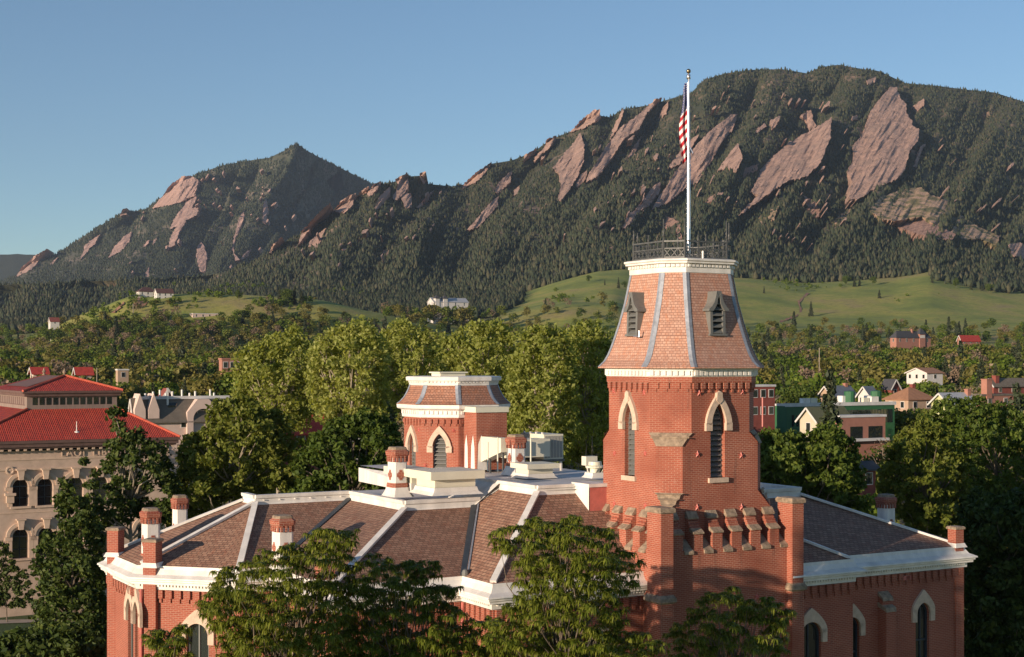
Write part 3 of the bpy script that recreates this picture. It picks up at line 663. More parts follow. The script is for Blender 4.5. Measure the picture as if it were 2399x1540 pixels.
for i in range(len(PW)-1):
    p, q = PW[i], PW[i+1]; wl = []
    if i == 5: wl = [(du(463, p, q), 0.50, -13.9, -11.35, -10.85)]
    if i == 6: wl = [(du(306, p, q), 0.40, -15.2, -10.7, -10.05), (du(325.5, p, q), 0.40, -15.2, -10.7, -10.05)]
    if i == 3: wl = [(1.3, 0.5, -14.5, -11.6, -11.1), (4.3, 0.5, -14.5, -11.6, -11.1)]
    if i == 0: wl = [(2.2, 0.5, -14.5, -11.6, -11.1), (5.0, 0.5, -14.5, -11.6, -11.1)]
    seg(p, q, wl)
walls.poly([(-10, -21, -25), (-10, -24, -25), (-10, -24, ZW), (-10, -21, ZW)]); walls.poly([(-10, -24, -25), (16, -24, -25), (16, -24, ZW), (-10, -24, ZW)])
walls.poly([(16, -24, -25), (16, -14, -25), (16, -14, ZW), (16, -24, ZW)])
# corbelled brick teeth under the cornice
def teeth(mb, p, q, z, h, w, pitch, pr, step=True, m=0):
    d = Vector((q[0]-p[0], q[1]-p[1])); ln = d.length; d /= ln; n = Vector((d.y, -d.x)); k = int((ln-0.2)/pitch); s0 = (ln-k*pitch)/2
    for i in range(k+1):
        u = s0+i*pitch-w/2
        for (uu, ww, hh, pp) in ([(u, w, h, pr)]+([(u+w*0.25, w*0.5, h*1.55, pr*0.6)] if step else [])):
            b = [(p[0]+d.x*a+n.x*e, p[1]+d.y*a+n.y*e) for a, e in ((uu, -0.02), (uu+ww, -0.02), (uu+ww, pp), (uu, pp))]
            mb.prism(b, z-hh, z, m)
wall_o = walls.build('wall', M_brick, OM)
for p, q in [R1, R2]+[(PW[i], PW[i+1]) for i in range(len(PW)-1)]:
    tb = MB(); teeth(tb, p, q, ZW-0.14, 0.34, 0.26, 0.42, 0.11); tb.build('brick_corbel', M_brick, wall_o)
def window_part(i, P, cu, hw, sill, spring, apex, parent=OM):
    fm = MB(lambda a, b, z=0: L(*P(a, z, b)))
    # frame follows the arch, two sashes with a mullion, glass behind
    out = opening(hw-0.002, sill, spring, apex, cu); inn = opening(hw-0.085, sill+0.09, spring, apex-0.085, cu)
    for k in range(len(out)):
        a, b, c, d = out[k], out[(k+1) % len(out)], inn[(k+1) % len(inn)], inn[k]
        for w in (-0.13, -0.22): fm.poly([(a[0], w, a[1]), (b[0], w, b[1]), (c[0], w, c[1]), (d[0], w, d[1])])
        fm.poly([(d[0], -0.13, d[1]), (c[0], -0.13, c[1]), (c[0], -0.22, c[1]), (d[0], -0.22, d[1])])
    fm.box(cu-0.03, cu+0.03, -0.20, -0.14, sill+0.05, apex-0.09); mid = sill+(spring-sill)*0.5
    fm.box(cu-hw+0.06, cu+hw-0.06, -0.205, -0.135, mid-0.04, mid+0.04)
    w = fm.build('window', M_greylouvre if i > 3 else M_darkframe, parent)
    g = MB(lambda a, b, z=0: L(*P(a, z, b))); g.poly([(u, -0.19, v) for u, v in opening(hw-0.03, sill+0.03, spring, apex-0.03, cu)]); g.build('pane', M_glass, w)
    h = MB(lambda a, b, z=0: L(*P(a, z, b))); gable_hood(h, cu, hw, spring, apex); h.build('stone_hood', M_hood, w)
    s = MB(lambda a, b, z=0: L(*P(a, z, b))); s.box(cu-hw-0.12, cu+hw+0.12, -0.1, 0.10, sill-0.16, sill-0.01); s.build('sill', M_hood, w)
def gable_hood(mb, cu, hw, spring, apex):
    """stone label over a window: arched below, peaked above, with drops at the sides"""
    inn = arch(hw, spring, apex, 7); n = len(inn); sh = 0.27
    top = []
    for u, v in inn:
        f = abs(u)/hw
        top.append((u*(1+sh/hw), v+0.20+0.34*max(0,1-f)**1.4+0.06*(1-f)))
    for k in range(n-1):
        r = [[(cu+inn[j][0], w, inn[j][1]), (cu+top[j][0], w, top[j][1])] for j in (k, k+1) for w in (0,)]
        a, b, c, d = inn[k], inn[k+1], top[k+1], top[k]
        mb.loft([[(cu+p[0], w, p[1]) for p in (a, b, c, d)] for w in (-0.02, 0.11)])
    for s in (-1, 1):
        u0, u1 = sorted((cu+s*hw, cu+s*(hw+sh))); mb.box(u0, u1, -0.02, 0.11, spring-0.36, spring+0.2)
for i, w in enumerate(windows): window_part(i, *w)
# white box-gutter cornice: sloping apron, mouldings, then dentils
CPROF = [(-0.06, ZE-0.02), (0.02, ZE+0.02), (0.03, ZE-0.12), (0.16, ZE-0.32), (0.42, ZE-0.44), (0.44, ZE-0.50), (0.36, ZE-0.53), (0.36, ZE-0.60), (0.29, ZE-0.63), (0.29, ZE-0.72), (0.10, ZE-0.72), (0.09, ZW-0.12), (-0.06, ZW-0.12)]
for path in (PW, PE):
    c = MB(); c.sweep(path, CPROF); co = c.build('cornice', M_white, OM)
    d = MB()
    for p, q in zip(path, path[1:]): teeth(d, p, q, ZE-0.725, 0.10, 0.085, 0.15, 0.19, False)
    d.build('dentil_course', M_white, co)
# roof slopes
def slope(pts, mat=M_shingle, name='roof_slope'):
    m = MB(); m.poly(pts); return m.build(name, mat, OM)
zb = ZE+0.5*5.5
slope([(-19.06, -13, ZE), (-19.06, -17.7, ZE), (-13.3, -16.2, ZR), (-13.3, -14.7, ZR)])
slope([(-15.8, -9.75, ZE), (-19.05, -13, ZE), (-13.3, -14.7, ZR)])
slope([(-15.8, -9.75, ZE), (-13.3, -14.7, ZR), (-8.66, -14.7, ZR), (-14.36, -9.75, ZE)])
slope([(-19.05, -17.7, ZE), (-15.8, -20.95, ZE), (-13.3, -16.2, ZR)]); slope([(-15.8, -20.95, ZE), (-8.66, -20.95, ZE), (-8.66, -16.2, ZR), (-13.3, -16.2, ZR)])
slope([(-14.36, -9.75, ZE), (-14.36, -3.42, ZE), (-8.66, -8.9, ZR), (-8.66, -14.7, ZR)])
slope([(-14.36, -3.40, ZE), (-8.76, -3.40, ZE), (-5.26, -8.9, ZR), (-8.66, -8.9, ZR)])
slope([(-8.76, -3.36, ZE), (-8.76, -0.95, ZE), (-4.0, -5.6, ZC), (-4.0, -9.0, ZC), (-5.26, -8.9, ZR)])
slope([(-8.76, -0.95, ZE), (-1.22, -0.95, ZE), (-1.22, -5.6, ZC), (-4.0, -5.6, ZC)])
slope([(15.96, -0.45, ZE), (8.3, -0.45, ZE), (4.0, -0.45, ZE), (4.0, -5.7, ZR), (10.7, -5.7, ZR)])
slope([(8.26, 0.45, ZE), (4.2, 0.45, ZE), (4.2, -3.65, ZE+2.05)]); slope([(8.26, 0.45, ZE), (4.2, -3.65, ZE+2.05), (4.2, -4.4, ZE+1.55), (8.26, -0.45, ZE)])
slope([(15.96, -0.45, ZE), (15.96, -14, ZE), (10.7, -8.7, ZR), (10.7, -5.7, ZR)])
def strip(pts, w, h, mat, name):
    m = MB()
    for p, q in zip(pts, pts[1:]): m.bar(p, q, w, h)
    return m.build(name, mat, OM)
HIPS = [[(-18.9, -13.1, ZE+.10), (-13.35, -14.72, ZR+.08)], [(-15.75, -9.9, ZE+.10), (-13.3, -14.65, ZR+.08)], [(-18.9, -17.62, ZE+.10), (-13.35, -16.2, ZR+.08)],
        [(-14.3, -3.5, ZE+.08), (-8.7, -8.85, ZR+.08)], [(-8.7, -1.05, ZE+.08), (-4.0, -5.6, ZC+.08)], [(15.8, -0.6, ZE+.08), (10.7, -5.65, ZR+.08)], [(8.2, 0.36, ZE+.08), (4.2, -3.6, ZE+2.06)]]
for h in HIPS: strip(h, 0.26, 0.10, M_white, 'hip_flashing')
for v in ([(-14.3, -9.7, ZE+.05), (-8.7, -14.66, ZR+.06)], [(-8.75, -3.4, ZE+.05), (-5.3, -8.85, ZR+.05)]):
    strip(v, 0.24, 0.05, M_valley, 'valley_flashing')
strip([(-8.62, -3.25, ZE+.10), (-5.16, -8.7, ZR+.10)], 0.07, 0.08, M_flash, 'valley_flashing')
# decks and their white parapets
dk = MB(); ZD = ZR+0.14
dk.poly([(-13.3, -14.7, ZD), (-8.66, -14.7, ZD), (-8.66, -16.2, ZD), (-13.3, -16.2, ZD)]); dk.poly([(-8.66, -8.9, ZD), (-4, -8.9, ZD), (-4, -17.2, ZD), (-8.66, -17.2, ZD)])
dk.poly([(-4, -5.6, ZC+.12), (1.5, -5.0, ZC+.16), (4.2, -5.6, ZC+.12), (4.2, -24, ZC+.1), (-4, -24, ZC+.1)]); dk.poly([(4.2, -5.7, ZD), (10.7, -5.7, ZD), (10.7, -14, ZD), (4.2, -14, ZD)])
deck = dk.build('roof_deck', M_deck, OM)
sm = MB()
for i in range(6): a = -12.9+i*0.75; sm.bar((a, -14.6, ZD+.02), (a, -16.1, ZD+.02), 0.05, 0.04)
sm.build('deck_seam', M_white, deck)
PPROF = lambda zb, h: [(-0.10, zb-0.06), (0.10, zb-0.06), (0.04, zb+0.04), (0.03, zb+h*0.55), (0.10, zb+h*0.62), (0.12, zb+h), (-0.16, zb+h)]
for path, zb_, h in (([(-13.3, -14.7), (-13.3, -16.2)][::1], ZR, 0.40), ([(-8.66, -14.7), (-13.3, -14.7)], ZR, 0.40), ([(-8.66, -8.9), (-8.66, -14.7)], ZR, 0.40), ([(-5.0, -8.9), (-8.66, -8.9)], ZR, 0.40),
                     ([(-4.0, -5.6), (-4.0, -12.5)], ZC, 0.36), ([(-2.0, -5.6), (-4.0, -5.6)], ZC, 0.36), ([(10.7, -5.7), (4.2, -5.7)], ZR, 0.40), ([(10.7, -14), (10.7, -5.7)], ZR, 0.40)):
    m = MB(); m.sweep(path, PPROF(zb_, h)); m.build('parapet', M_white, OM)
m = MB(); m.poly([(-4.06, -8.7, ZC), (-4.06, -24, ZC), (-4.06, -24, ZR), (-4.06, -8.9, ZR), (-5.3, -8.85, ZR+.02)]); m.poly([(-5.3, -8.80, ZR+.02), (-4.0, -8.7, ZC+.30), (-4.0, -12, ZC+.30), (-5.0, -10.4, ZR+.16)]); m.build('deck_curb', M_white, OM)
# stair block hugging the tower's left side: white flank, red front, small white roof
m = MB(); m.poly([(-2.1, -5.75, ZC+.34), (-2.1, -4.45, ZC+.34), (-2.1, -4.45, -6.95), (-2.1, -5.75, ZC-.05)]); m.box(-2.16, -1.2, -5.75, -4.36, ZC+.28, ZC+.42); m.build('stair_block', M_white, OM)
m = MB(); m.poly([(-2.08, -4.42, ZC+.28), (-1.2, -4.42, ZC+.28), (-1.2, -4.42, -7.4), (-2.08, -4.42, -7.4)]); m.build('stair_block_front', M_redpaint, OM)

# ---- chimneys: eight-sided whitewashed shafts with brick crosses and a corbelled brick crown
def octpts(a, b, r, ph=22.5): return [(a+r*math.cos(math.radians(ph+45*k)), b+r*math.sin(math.radians(ph+45*k))) for k in range(8)]
def sq8(a, b, h, ch=0.30):
    c = h*ch; return [(a+x, b+y) for x, y in ((h-c, h), (-h+c, h), (-h, h-c), (-h, -h+c), (-h+c, -h), (h-c, -h), (h, -h+c), (h, h-c))]
def chimney(a, b, z0, z1, r=0.44, ped=True, dz=0.0):
    c = MB(); zs = z1-0.60; h = r*.84; R8 = lambda e, z: [(x, y, z) for x, y in sq8(a, b, h*e)]
    if ped: c.loft([R8(e, z) for e, z in ((1.75, z0), (1.5, z0+.12), (1.22, z0+.32), (1.18, z0+.42))])
    c.loft([R8(1, z0+(.62 if ped else 0)), R8(.98, zs+.2)]); ch = c.build('chimney', M_whitewash, OM)
    k = MB()
    if ped: k.loft([R8(e, z) for e, z in ((1.10, z0+.42), (1.13, z0+.5), (1.05, z0+.62))])
    k.loft([R8(e, z) for e, z in ((1.06, zs+.12), (1.10, zs+.18), (1.20, zs+.24), (1.24, zs+.40), (1.12, zs+.43), (.98, zs+.48))])
    for i in range(8):     # pendant teeth of the crown, crosses on the four broad faces
        t = math.radians(45*i); n = Vector((math.cos(t), math.sin(t))); s = Vector((-n.y, n.x)); rr = h if i % 2 == 0 else h*1.2
        for e in ((-.19, 0, .19) if i % 2 == 0 else (0,)):
            b4 = [(a+n.x*d+s.x*(e*h/.37+w), b+n.y*d+s.y*(e*h/.37+w)) for d, w in ((rr-.03, -.045), (rr-.03, .045), (rr+.06, .045), (rr+.06, -.045))]
            k.prism(b4, zs-.06, zs+.2)
        if i % 2: continue
        zc = z0+(zs-z0)*(0.60 if ped else 0.52)
        for wu, hv in ((0.195, 0.085), (0.075, 0.235), (0.125, 0.15)):
            b4 = [(a+n.x*d+s.x*w, b+n.y*d+s.y*w) for d, w in ((rr-.02, -wu), (rr-.02, wu), (rr+.010+wu*.02, wu), (rr+.010+wu*.02, -wu))]
            k.prism(b4, zc-hv, zc+hv)
    k.build('brick_crown', M_brickplain, ch)
    s = MB(); s.loft([R8(e, z) for e, z in ((.98, zs+.48), (.95, z1-.04), (.84, z1))]); s.build('stone_cap', M_stone, ch)
def on(px, Y): v = ray(px, 900, Y); d = Vector((v.x-OX, v.y-OY)); return (d.x*CA+d.y*SA, d.x*SA-d.y*CA)
def zat(py, Y): return (HY-py)/F*Y
for px, Y, ytop, ybase, r, ped in ((931, 67.2, 1047, 1163, .43, True), (1209, 72.5, 1018, 1112, .43, True), (353, 64.4, 1190, 1330, .40, True), (421.5, 72.0, 1160, 1290, .37, False), (662, 61.5, 1207, 1345, .44, True), (2076, 73.2, 1158, 1270, .42, False)):
    a, b = on(px, Y); chimney(a, b, zat(ybase, Y), zat(ytop, Y), r, ped)
# ---- square brick piers that rise through the cornice at the corners
def pier(px, Y, ytop, w, rot=0.0, zbot=-25.0, col=True):
    a, b = on(px, Y); c, s = math.cos(math.radians(rot)), math.sin(math.radians(rot)); zt = zat(ytop, Y)
    q = lambda h: [(a+c*x-s*y, b+s*x+c*y) for x, y in ((-h, -h), (h, -h), (h, h), (-h, h))]
    m = MB(); m.prism(q(w), zbot, zt-.13); p = m.build('brick_pier', M_brick, OM)
    m = MB(); m.loft([[(x, y, z) for x, y in q(h)] for h, z in ((w+.05, zt-.13), (w+.06, zt-.05), (w+.01, zt))]); m.build('pier_cap', M_stone, p)
    m = MB(); m.loft([[(x, y, z) for x, y in q(h)] for h, z in ((w+.12, ZE-.03), (w+.03, ZE+.16))], caps=False); m.build('pier_flashing', M_white, p)
pier(357.5, 62.6, 1262, .29, 45); pier(271, 66.0, 1235, .27, 45); pier(761, 57.75, 1300, .30, 0); pier(2239, 69.3, 1233, .25, 0)
# ---- downpipes and a small red box on the shaded wall
for px, Y in ((330.5, 62.35), (614.5, 61.2), (1084, 59.0)):
    a, b = on(px, Y); m = MB(); m.tube([(a, b, ZW-.1), (a, b, -25)], 0.065, 8); m.build('downpipe', M_redpaint, OM)
a0 = aof(2124, -0.3); m = MB(); m.box(a0-.28, a0+.28, -0.40, -0.29, zat(1363, 66.9), zat(1353, 66.9)); m.build('wall_lamp_box', M_redpaint, OM)
a0 = aof(2083, 0.0); m = MB()
m.loft([[(a0-.28, b0, z), (a0+.28, b0, z), (a0+.28, -0.42, z), (a0-.28, -0.42, z)] for b0, z in ((0.12, -25), (0.12, zat(1432, 66.5)), (-0.12, zat(1420, 66.5)), (-0.12, zat(1408, 66.5)), (-0.40, zat(1393, 66.5)))]); bt = m.build('buttress', M_brick, OM)
m = MB(); m.loft([[(a0-.31, b0, z), (a0+.31, b0, z), (a0+.31, b1, z-.2), (a0-.31, b1, z-.2)] for b0, b1, z in ((-0.40, 0.16, zat(1422, 66.5)), (-0.40, 0.10, zat(1412, 66.5)))]); m.loft([[(a0-.31, b0, z), (a0+.31, b0, z), (a0+.31, b1, z-.25), (a0-.31, b1, z-.25)] for b0, b1, z in ((-0.42, -0.02, zat(1395, 66.5)), (-0.42, -0.08, zat(1387, 66.5)))]); m.build('buttress_cap', M_stone, bt)
# ------------------------------------------------------------------ the tower
TC, TR = (1.5, -2.72), 2.72
def octo(d, w=1.5, R=TR, c=TC):
    """octagon of half face-width w and half size R, pushed out by d; starts at the west end of the north face"""
    wo, Ro = w+.414*d, R+d
    return [(c[0]+x, c[1]+y) for x, y in ((wo, Ro), (-wo, Ro), (-Ro, wo), (-Ro, -wo), (-wo, -Ro), (wo, -Ro), (Ro, -wo), (Ro, wo))]
ring = lambda z, d=0, w=1.5, R=TR, c=TC: [(x, y, z) for x, y in octo(d, w, R, c)]
Zb = [(-0.62, 1.5), (-2.93, 1.5), (-3.35, 1.95), (-5.38, 1.95), (-6.15, 2.68), (-7.8, 2.68)]
tw = MB()
rings = [ring(z, 0, w) for z, w in Zb]
for k in range(len(rings)-1):
    for j in range(8):
        if j in (0, 2, 4, 6): continue
        a, b = rings[k][j], rings[k][(j+1) % 8]; tw.poly([a, b, rings[k+1][(j+1) % 8], rings[k+1][j]])
tw.poly(rings[0][::-1])
OUTL = [(-w, z) for z, w in Zb]+[(w, z) for z, w in Zb[::-1]]
lan = dict(hw=.37, sill=-4.78, spring=-2.62, apex=-1.70)
FN = lambda u, v, w: (TC[0]+u, TC[1]+TR+w, v)
FE = lambda u, v, w: (TC[0]-TR-w, TC[1]+u, v)
FS = lambda u, v, w: (TC[0]-u, TC[1]-TR-w, v); FW = lambda u, v, w: (TC[0]+TR+w, TC[1]-u, v)
cN = -0.16
for P_, cu in ((FN, cN), (FE, 0.05), (FS, 0), (FW, 0)): tw.holed(P_, OUTL, [opening(lan['hw'], lan['sill'], lan['spring'], lan['apex'], cu, 8)], 0.34)
TW = tw.build('tower', M_brick_tower, OM)
# lower square stage, wider, with a sloped ledge
lo = MB(); h = TR+.55; zt = -7.62
sq = lambda hh, z: [(TC[0]+x*hh, TC[1]+y*hh, z) for x, y in ((1, 1), (-1, 1), (-1, -1), (1, -1))]
lo.loft([sq(h, -25), sq(h, zt), sq(TR+.02, zt+.34)]); lo.build('tower_base', M_brick_tower, OM)
# louvred lancet openings
for P_, cu in ((FN, cN), (FE, 0.05), (FS, 0), (FW, 0)):
    M_ = (lambda P_: (lambda a, b, z=0: L(*P_(a, z, b))))(P_)
    fr = MB(M_); hw = lan['hw']
    for s in (-1, 1): fr.box(*sorted((cu+s*hw, cu+s*(hw-.06))), -.30, -.20, lan['sill'], lan['spring'])
    inn = arch(hw-.06, lan['spring'], lan['apex']-.1, 8); out = arch(hw, lan['spring'], lan['apex'], 8)
    for k in range(len(inn)-1): fr.loft([[(cu+p[0], w, p[1]) for p in (out[k], out[k+1], inn[k+1], inn[k])] for w in (-.30, -.20)])
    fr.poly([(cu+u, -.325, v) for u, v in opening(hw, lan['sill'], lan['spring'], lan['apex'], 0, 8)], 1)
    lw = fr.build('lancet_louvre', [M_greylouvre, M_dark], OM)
    sl = MB(M_); z = lan['sill']+.03
    while z < lan['apex']-.25:
        e = hw-.05 if z < lan['spring'] else max(0.06, (hw-.05)*(1-max(0,(z-lan['spring'])/(lan['apex']-lan['spring']))**1.6))
        sl.loft([[(cu-e, w0, z+d0), (cu+e, w0, z+d0), (cu+e, w0, z+d0+.03), (cu-e, w0, z+d0+.03)] for w0, d0 in ((-.14, 0), (-.31, .17))]); z += .215
    sl.build('slat', M_greylouvre, lw)
    hd = MB(M_); ii = arch(hw+.01, lan['spring'], lan['apex'], 9); n = len(ii); tp = []
    for u, v in ii:
        f = abs(u)/hw; tp.append((u*(1+.27/hw), v+.02+.36*max(0,1-f)**.9+.06))
    for k in range(n-1): hd.loft([[(cu+p[0], w, p[1]) for p in (ii[k], ii[k+1], tp[k+1], tp[k])] for w in (-.02, .13)])
    for s in (-1, 1): hd.box(*sorted((cu+s*(hw-.01), cu+s*(hw+.31))), -.02, .13, lan['spring']-.22, lan['spring']+.10)
    hd.loft([[(cu+u, w, v) for u, v in ((-.16, lan['apex']+.10), (0, lan['apex']-.04), (.16, lan['apex']+.10), (.13, lan['apex']+.42), (0, lan['apex']+.50), (-.13, lan['apex']+.42))] for w in (0, .16)])
    hd.build('stone_hood', M_hood, lw)
    s_ = MB(M_); s_.box(cu-.5, cu+.5, -.2, .10, lan['sill']-.2, lan['sill']); s_.build('sill', M_hood, lw)
# rough stone where the corner faces widen
bs = MB()
def chamf(k, w0, z0, w1, z1, o=.05):
    r0, r1 = octo(o, w0), octo(o, w1); j = (k+1) % 8
    bs.poly([(*r0[k], z0), (*r0[j], z0), (*r1[j], z1), (*r1[k], z1)])
for k in (1, 3, 5, 7):
    chamf(k, 1.46, -2.90, 1.66, -3.06, .06); chamf(k, 1.66, -3.06, 1.66, -3.12, .12); chamf(k, 1.72, -3.12, 1.98, -3.44, .05); bs.build('corner_stone', M_stone, TW); bs = MB()
    for i in range(3): chamf(k, 1.93+i*.2, -5.34-.22*i, 2.06+i*.2, -5.40-.22*i, .12-.01*i); chamf(k, 2.06+i*.2, -5.40-.22*i, 2.13+i*.2, -5.56-.22*i, .06)
    bs.build('corner_stone', M_stone, TW); bs = MB()
# iron anchor stars
def star(P_, u, v, r=.165):
    m = MB(lambda a, b, z=0: L(*P_(a, z, b))); pts = []
    for k in range(10):
        t = math.pi/2+k*math.pi/5+0.06; rr = r if k % 2 == 0 else r*.40; pts.append((u+rr*math.cos(t), v+rr*math.sin(t)))
    for k in range(10): a, b = pts[k], pts[(k+1) % 10]; m.poly([(u, .085, v), (a[0], .012, a[1]), (b[0], .012, b[1])])
    m.build('anchor_star', M_star, TW)
for P_ in (FN, FE):
    for u, v in ((-1.12, -1.24), (1.12, -1.27), (-1.06, -3.90), (1.2, -3.78), (-1.08, -6.05), (1.22, -5.95)): star(P_, -u if P_ is FN else u, v)
FNl = lambda u, v, w: (TC[0]+u, TC[1]+h+w, v); star(FNl, 1.45, -9.75); star(lambda u, v, w: (TC[0]-h-w, TC[1]+u, v), -0.3, -9.9)
# corbel teeth under the belfry cornice
cb = MB(); o8 = octo(0)
for k in range(8): teeth(cb, o8[(k+1) % 8] if False else o8[k], o8[(k+1) % 8], -0.86, .26, .21, .385, .10) if k != 1 else teeth(cb, o8[1], o8[2], -0.86, .24, .34, .44, .05)
cb.loft([[(x, y, z) for x, y in octo(d)] for d, z in ((0.0, -.88), (.09, -.86), (.10, -.60), (0, -.58))], caps=False)
cb.build('brick_corbel', M_brick_tower, TW)
def dentband(mb, c, R, w, d, z0, hgt, pitch, pr):
    o = octo(d, w, R, c)
    for k in range(8): teeth(mb, o[k], o[(k+1) % 8], z0+hgt, hgt, pitch*.62, pitch, pr, False)
    mb.loft([[(x, y, z) for x, y in octo(d+e, w, R, c)] for e, z in ((-.03, z0), (.004, z0), (.004, z0+hgt), (-.03, z0+hgt))], caps=False)
def rings_obj(name, prof, mat, parent, c=TC, R=TR, w=1.5, caps=True, smooth=False):
    m = MB(); m.loft([[(x, y, z) for x, y in octo(d, w, R, c)] for d, z in prof], caps=caps); return m.build(name, mat, parent, smooth)
bc = rings_obj('belfry_cornice', [(.10, -.62), (.13, -.60), (.13, -.40), (.17, -.38), (.17, -.28), (.36, -.26)], M_white, OM)
m = MB(); dentband(m, TC, TR, 1.5, .12, -.56, .22, .25, .07); m.build('dentil_course', M_white, bc)
# flared mansard in cedar
MANS = [(.44, -.27), (.44, -.21), (.21, .03), (.06, .30), (-.07, .62), (-.22, 1.08), (-.40, 1.66), (-.63, 2.55), (-.86, 3.74)]
def mansard(prof, c, R, w, parent, mat):
    m = MB()
    for (d0, z0), (d1, z1) in zip(prof, prof[1:]):
        a, b = octo(d0, w, R, c), octo(d1, w, R, c)
        for k in range(8): m.poly([(*a[k], z0), (*a[(k+1) % 8], z0), (*b[(k+1) % 8], z1), (*b[k], z1)])
    r = m.build('mansard_roof', mat, parent)
    for k in range(8):
        f = MB(); pts = []
        for d, z in prof[1:]:
            q = octo(d+.02, w, R, c); pts.append((q[k][0], q[k][1], z+.01))
        jp, jn = (k-1) % 8, (k+1) % 8; rows = []
        for d, z in prof[1:]:
            q = octo(d+.022, w, R, c); p = Vector(q[k]); e1 = (Vector(q[jp])-p).normalized()*.15; e2 = (Vector(q[jn])-p).normalized()*.15
            rows.append([(*(p+e1), z), (*p, z), (*(p+e2), z)])
        f.loft(rows, closed=False, caps=False); f.build('hip_strip', M_flash, r, recalc=False)
    return r
MR = mansard(MANS, TC, TR, 1.5, OM, M_cedar)
TCn = rings_obj('crown_cornice', [(-.84, 3.70), (-.82, 3.72), (-.82, 3.92), (-.80, 3.94), (-.80, 4.06), (-.66, 4.10), (-.66, 4.16), (-.60, 4.20), (-.60, 4.27), (-.75, 4.31)], M_white, OM)
m = MB(); dentband(m, TC, TR, 1.5, -.81, 3.95, .11, .20, .06); m.build('dentil_course', M_white, TCn)
# louvred dormer hoods on the mansard
def dormer(P_, cu, z0, z1, d0, d1):
    """P_(u, v, w): w measured outward from the plane of the shaft; d = mansard depth behind it"""
    M_ = lambda a, b, z=0: L(*P_(a, z, b)); m = MB(M_); hw = .39; out = d0+.06; sh = z0+(z1-z0)*.58
    def prof(f, e=0.0):     # half width of the hood at height fraction
        return f
    # jambs
    for s in (-1, 1): m.loft([[(cu+s*(hw-.13), w, z), (cu+s*hw, w, z), (cu+s*hw, w-1.0, z), (cu+s*(hw-.13), w-1.0, z)] for w, z in ((out, z0), (out-.03, sh))])
    m.box(cu-hw-.06, cu+hw+.06, out-.7, out+.04, z0-.05, z0+.03)
    # ogee hood
    og = [(hw+.13, sh-.03), (hw+.12, sh+.06), (hw-.02, sh+.17), (hw-.14, sh+.33), (hw-.22, sh+.56), (.12, sh+.78)]
    ig = [(hw-.10, sh-.02), (hw-.12, sh+.02), (hw-.20, sh+.12), (hw-.30, sh+.28), (.07, sh+.46), (.02, sh+.58)]
    for s in (-1, 1):
        for k in range(len(og)-1): m.loft([[(cu+s*p[0], w, p[1]) for p in (og[k], og[k+1], ig[k+1], ig[k])] for w in (out+.07, out-1.1)])
    m.box(cu-.12, cu+.12, out-1.1, out+.06, sh+.58, sh+.80)
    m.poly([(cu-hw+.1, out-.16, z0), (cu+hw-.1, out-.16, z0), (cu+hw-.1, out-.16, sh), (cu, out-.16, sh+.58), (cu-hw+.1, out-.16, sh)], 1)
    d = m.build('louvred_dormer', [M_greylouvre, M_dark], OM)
    sl = MB(M_); z = z0+.05
    while z < sh+.3:
        e = hw-.12 if z < sh else max(.04, (hw-.12)*(1-(z-sh)/.5))
        sl.loft([[(cu-e, w0, z+dd), (cu+e, w0, z+dd), (cu+e, w0, z+dd+.03), (cu-e, w0, z+dd+.03)] for w0, dd in ((out-.01, 0), (out-.15, .13))]); z += .24
    sl.build('slat', M_greylouvre, d)
for P_, cu in ((FN, -.02), (FE, .0), (FW, 0), (FS, 0)): dormer(P_, cu, 1.13, 2.85, -.20, -.6)
# a little lightning sensor on the left dormer's sill
m = MB(lambda a, b, z=0: L(*FE(a, z, b))); m.tube([(.35, -.0, 1.07), (.75, -.0, 1.05)], .03, 6); m.tube([(.75, 0, 1.03), (.75, 0, 1.30)], .035, 6); m.build('roof_sensor', M_steel, OM)
# clasping corner buttresses with stone offsets and caps
for sx, zt_ in ((-1, -5.80), (1, -5.72)):
    x0 = TC[0]+sx*(h+.10); cx = x0; w = .30; cy = TC[1]+h+.05
    m = MB(); m.box(cx-w, cx+w, cy-w-.35, cy+w, -25, zt_-.2); bt = m.build('buttress', M_brick_tower, OM)
    m = MB(); q = lambda e: [(cx-w-e, cy-w-.35-e), (cx+w+e, cy-w-.35-e), (cx+w+e, cy+w+e), (cx-w-e, cy+w+e)]
    m.loft([[(x, y, z) for x, y in q(e)] for e, z in ((.02, zt_-.22), (.07, zt_-.20), (.07, zt_-.06), (.02, zt_))]); m.build('buttress_cap', M_stone, bt)
    m = MB(); m.loft([[(x, y, z) for x, y in q(e)] for e, z in ((.01, -9.62), (.11, -9.55), (.10, -9.40), (.01, -9.28))]); m.build('string_course', M_stone, bt)
    m = MB(); m.loft([[(x, y, z) for x, y in q(e)] for e, z in ((.02, -25), (.02, -9.62))], caps=False); m.build('lower_shaft', M_brick_tower, bt)
for cy in (TC[1]-h-.02,):
    for sx in (-1, 1):
        cx = TC[0]+sx*(h+.10); m = MB(); m.box(cx-.33, cx+.33, cy-.33, cy+.83, -25, -5.9); m.build('buttress', M_brick_tower, OM)
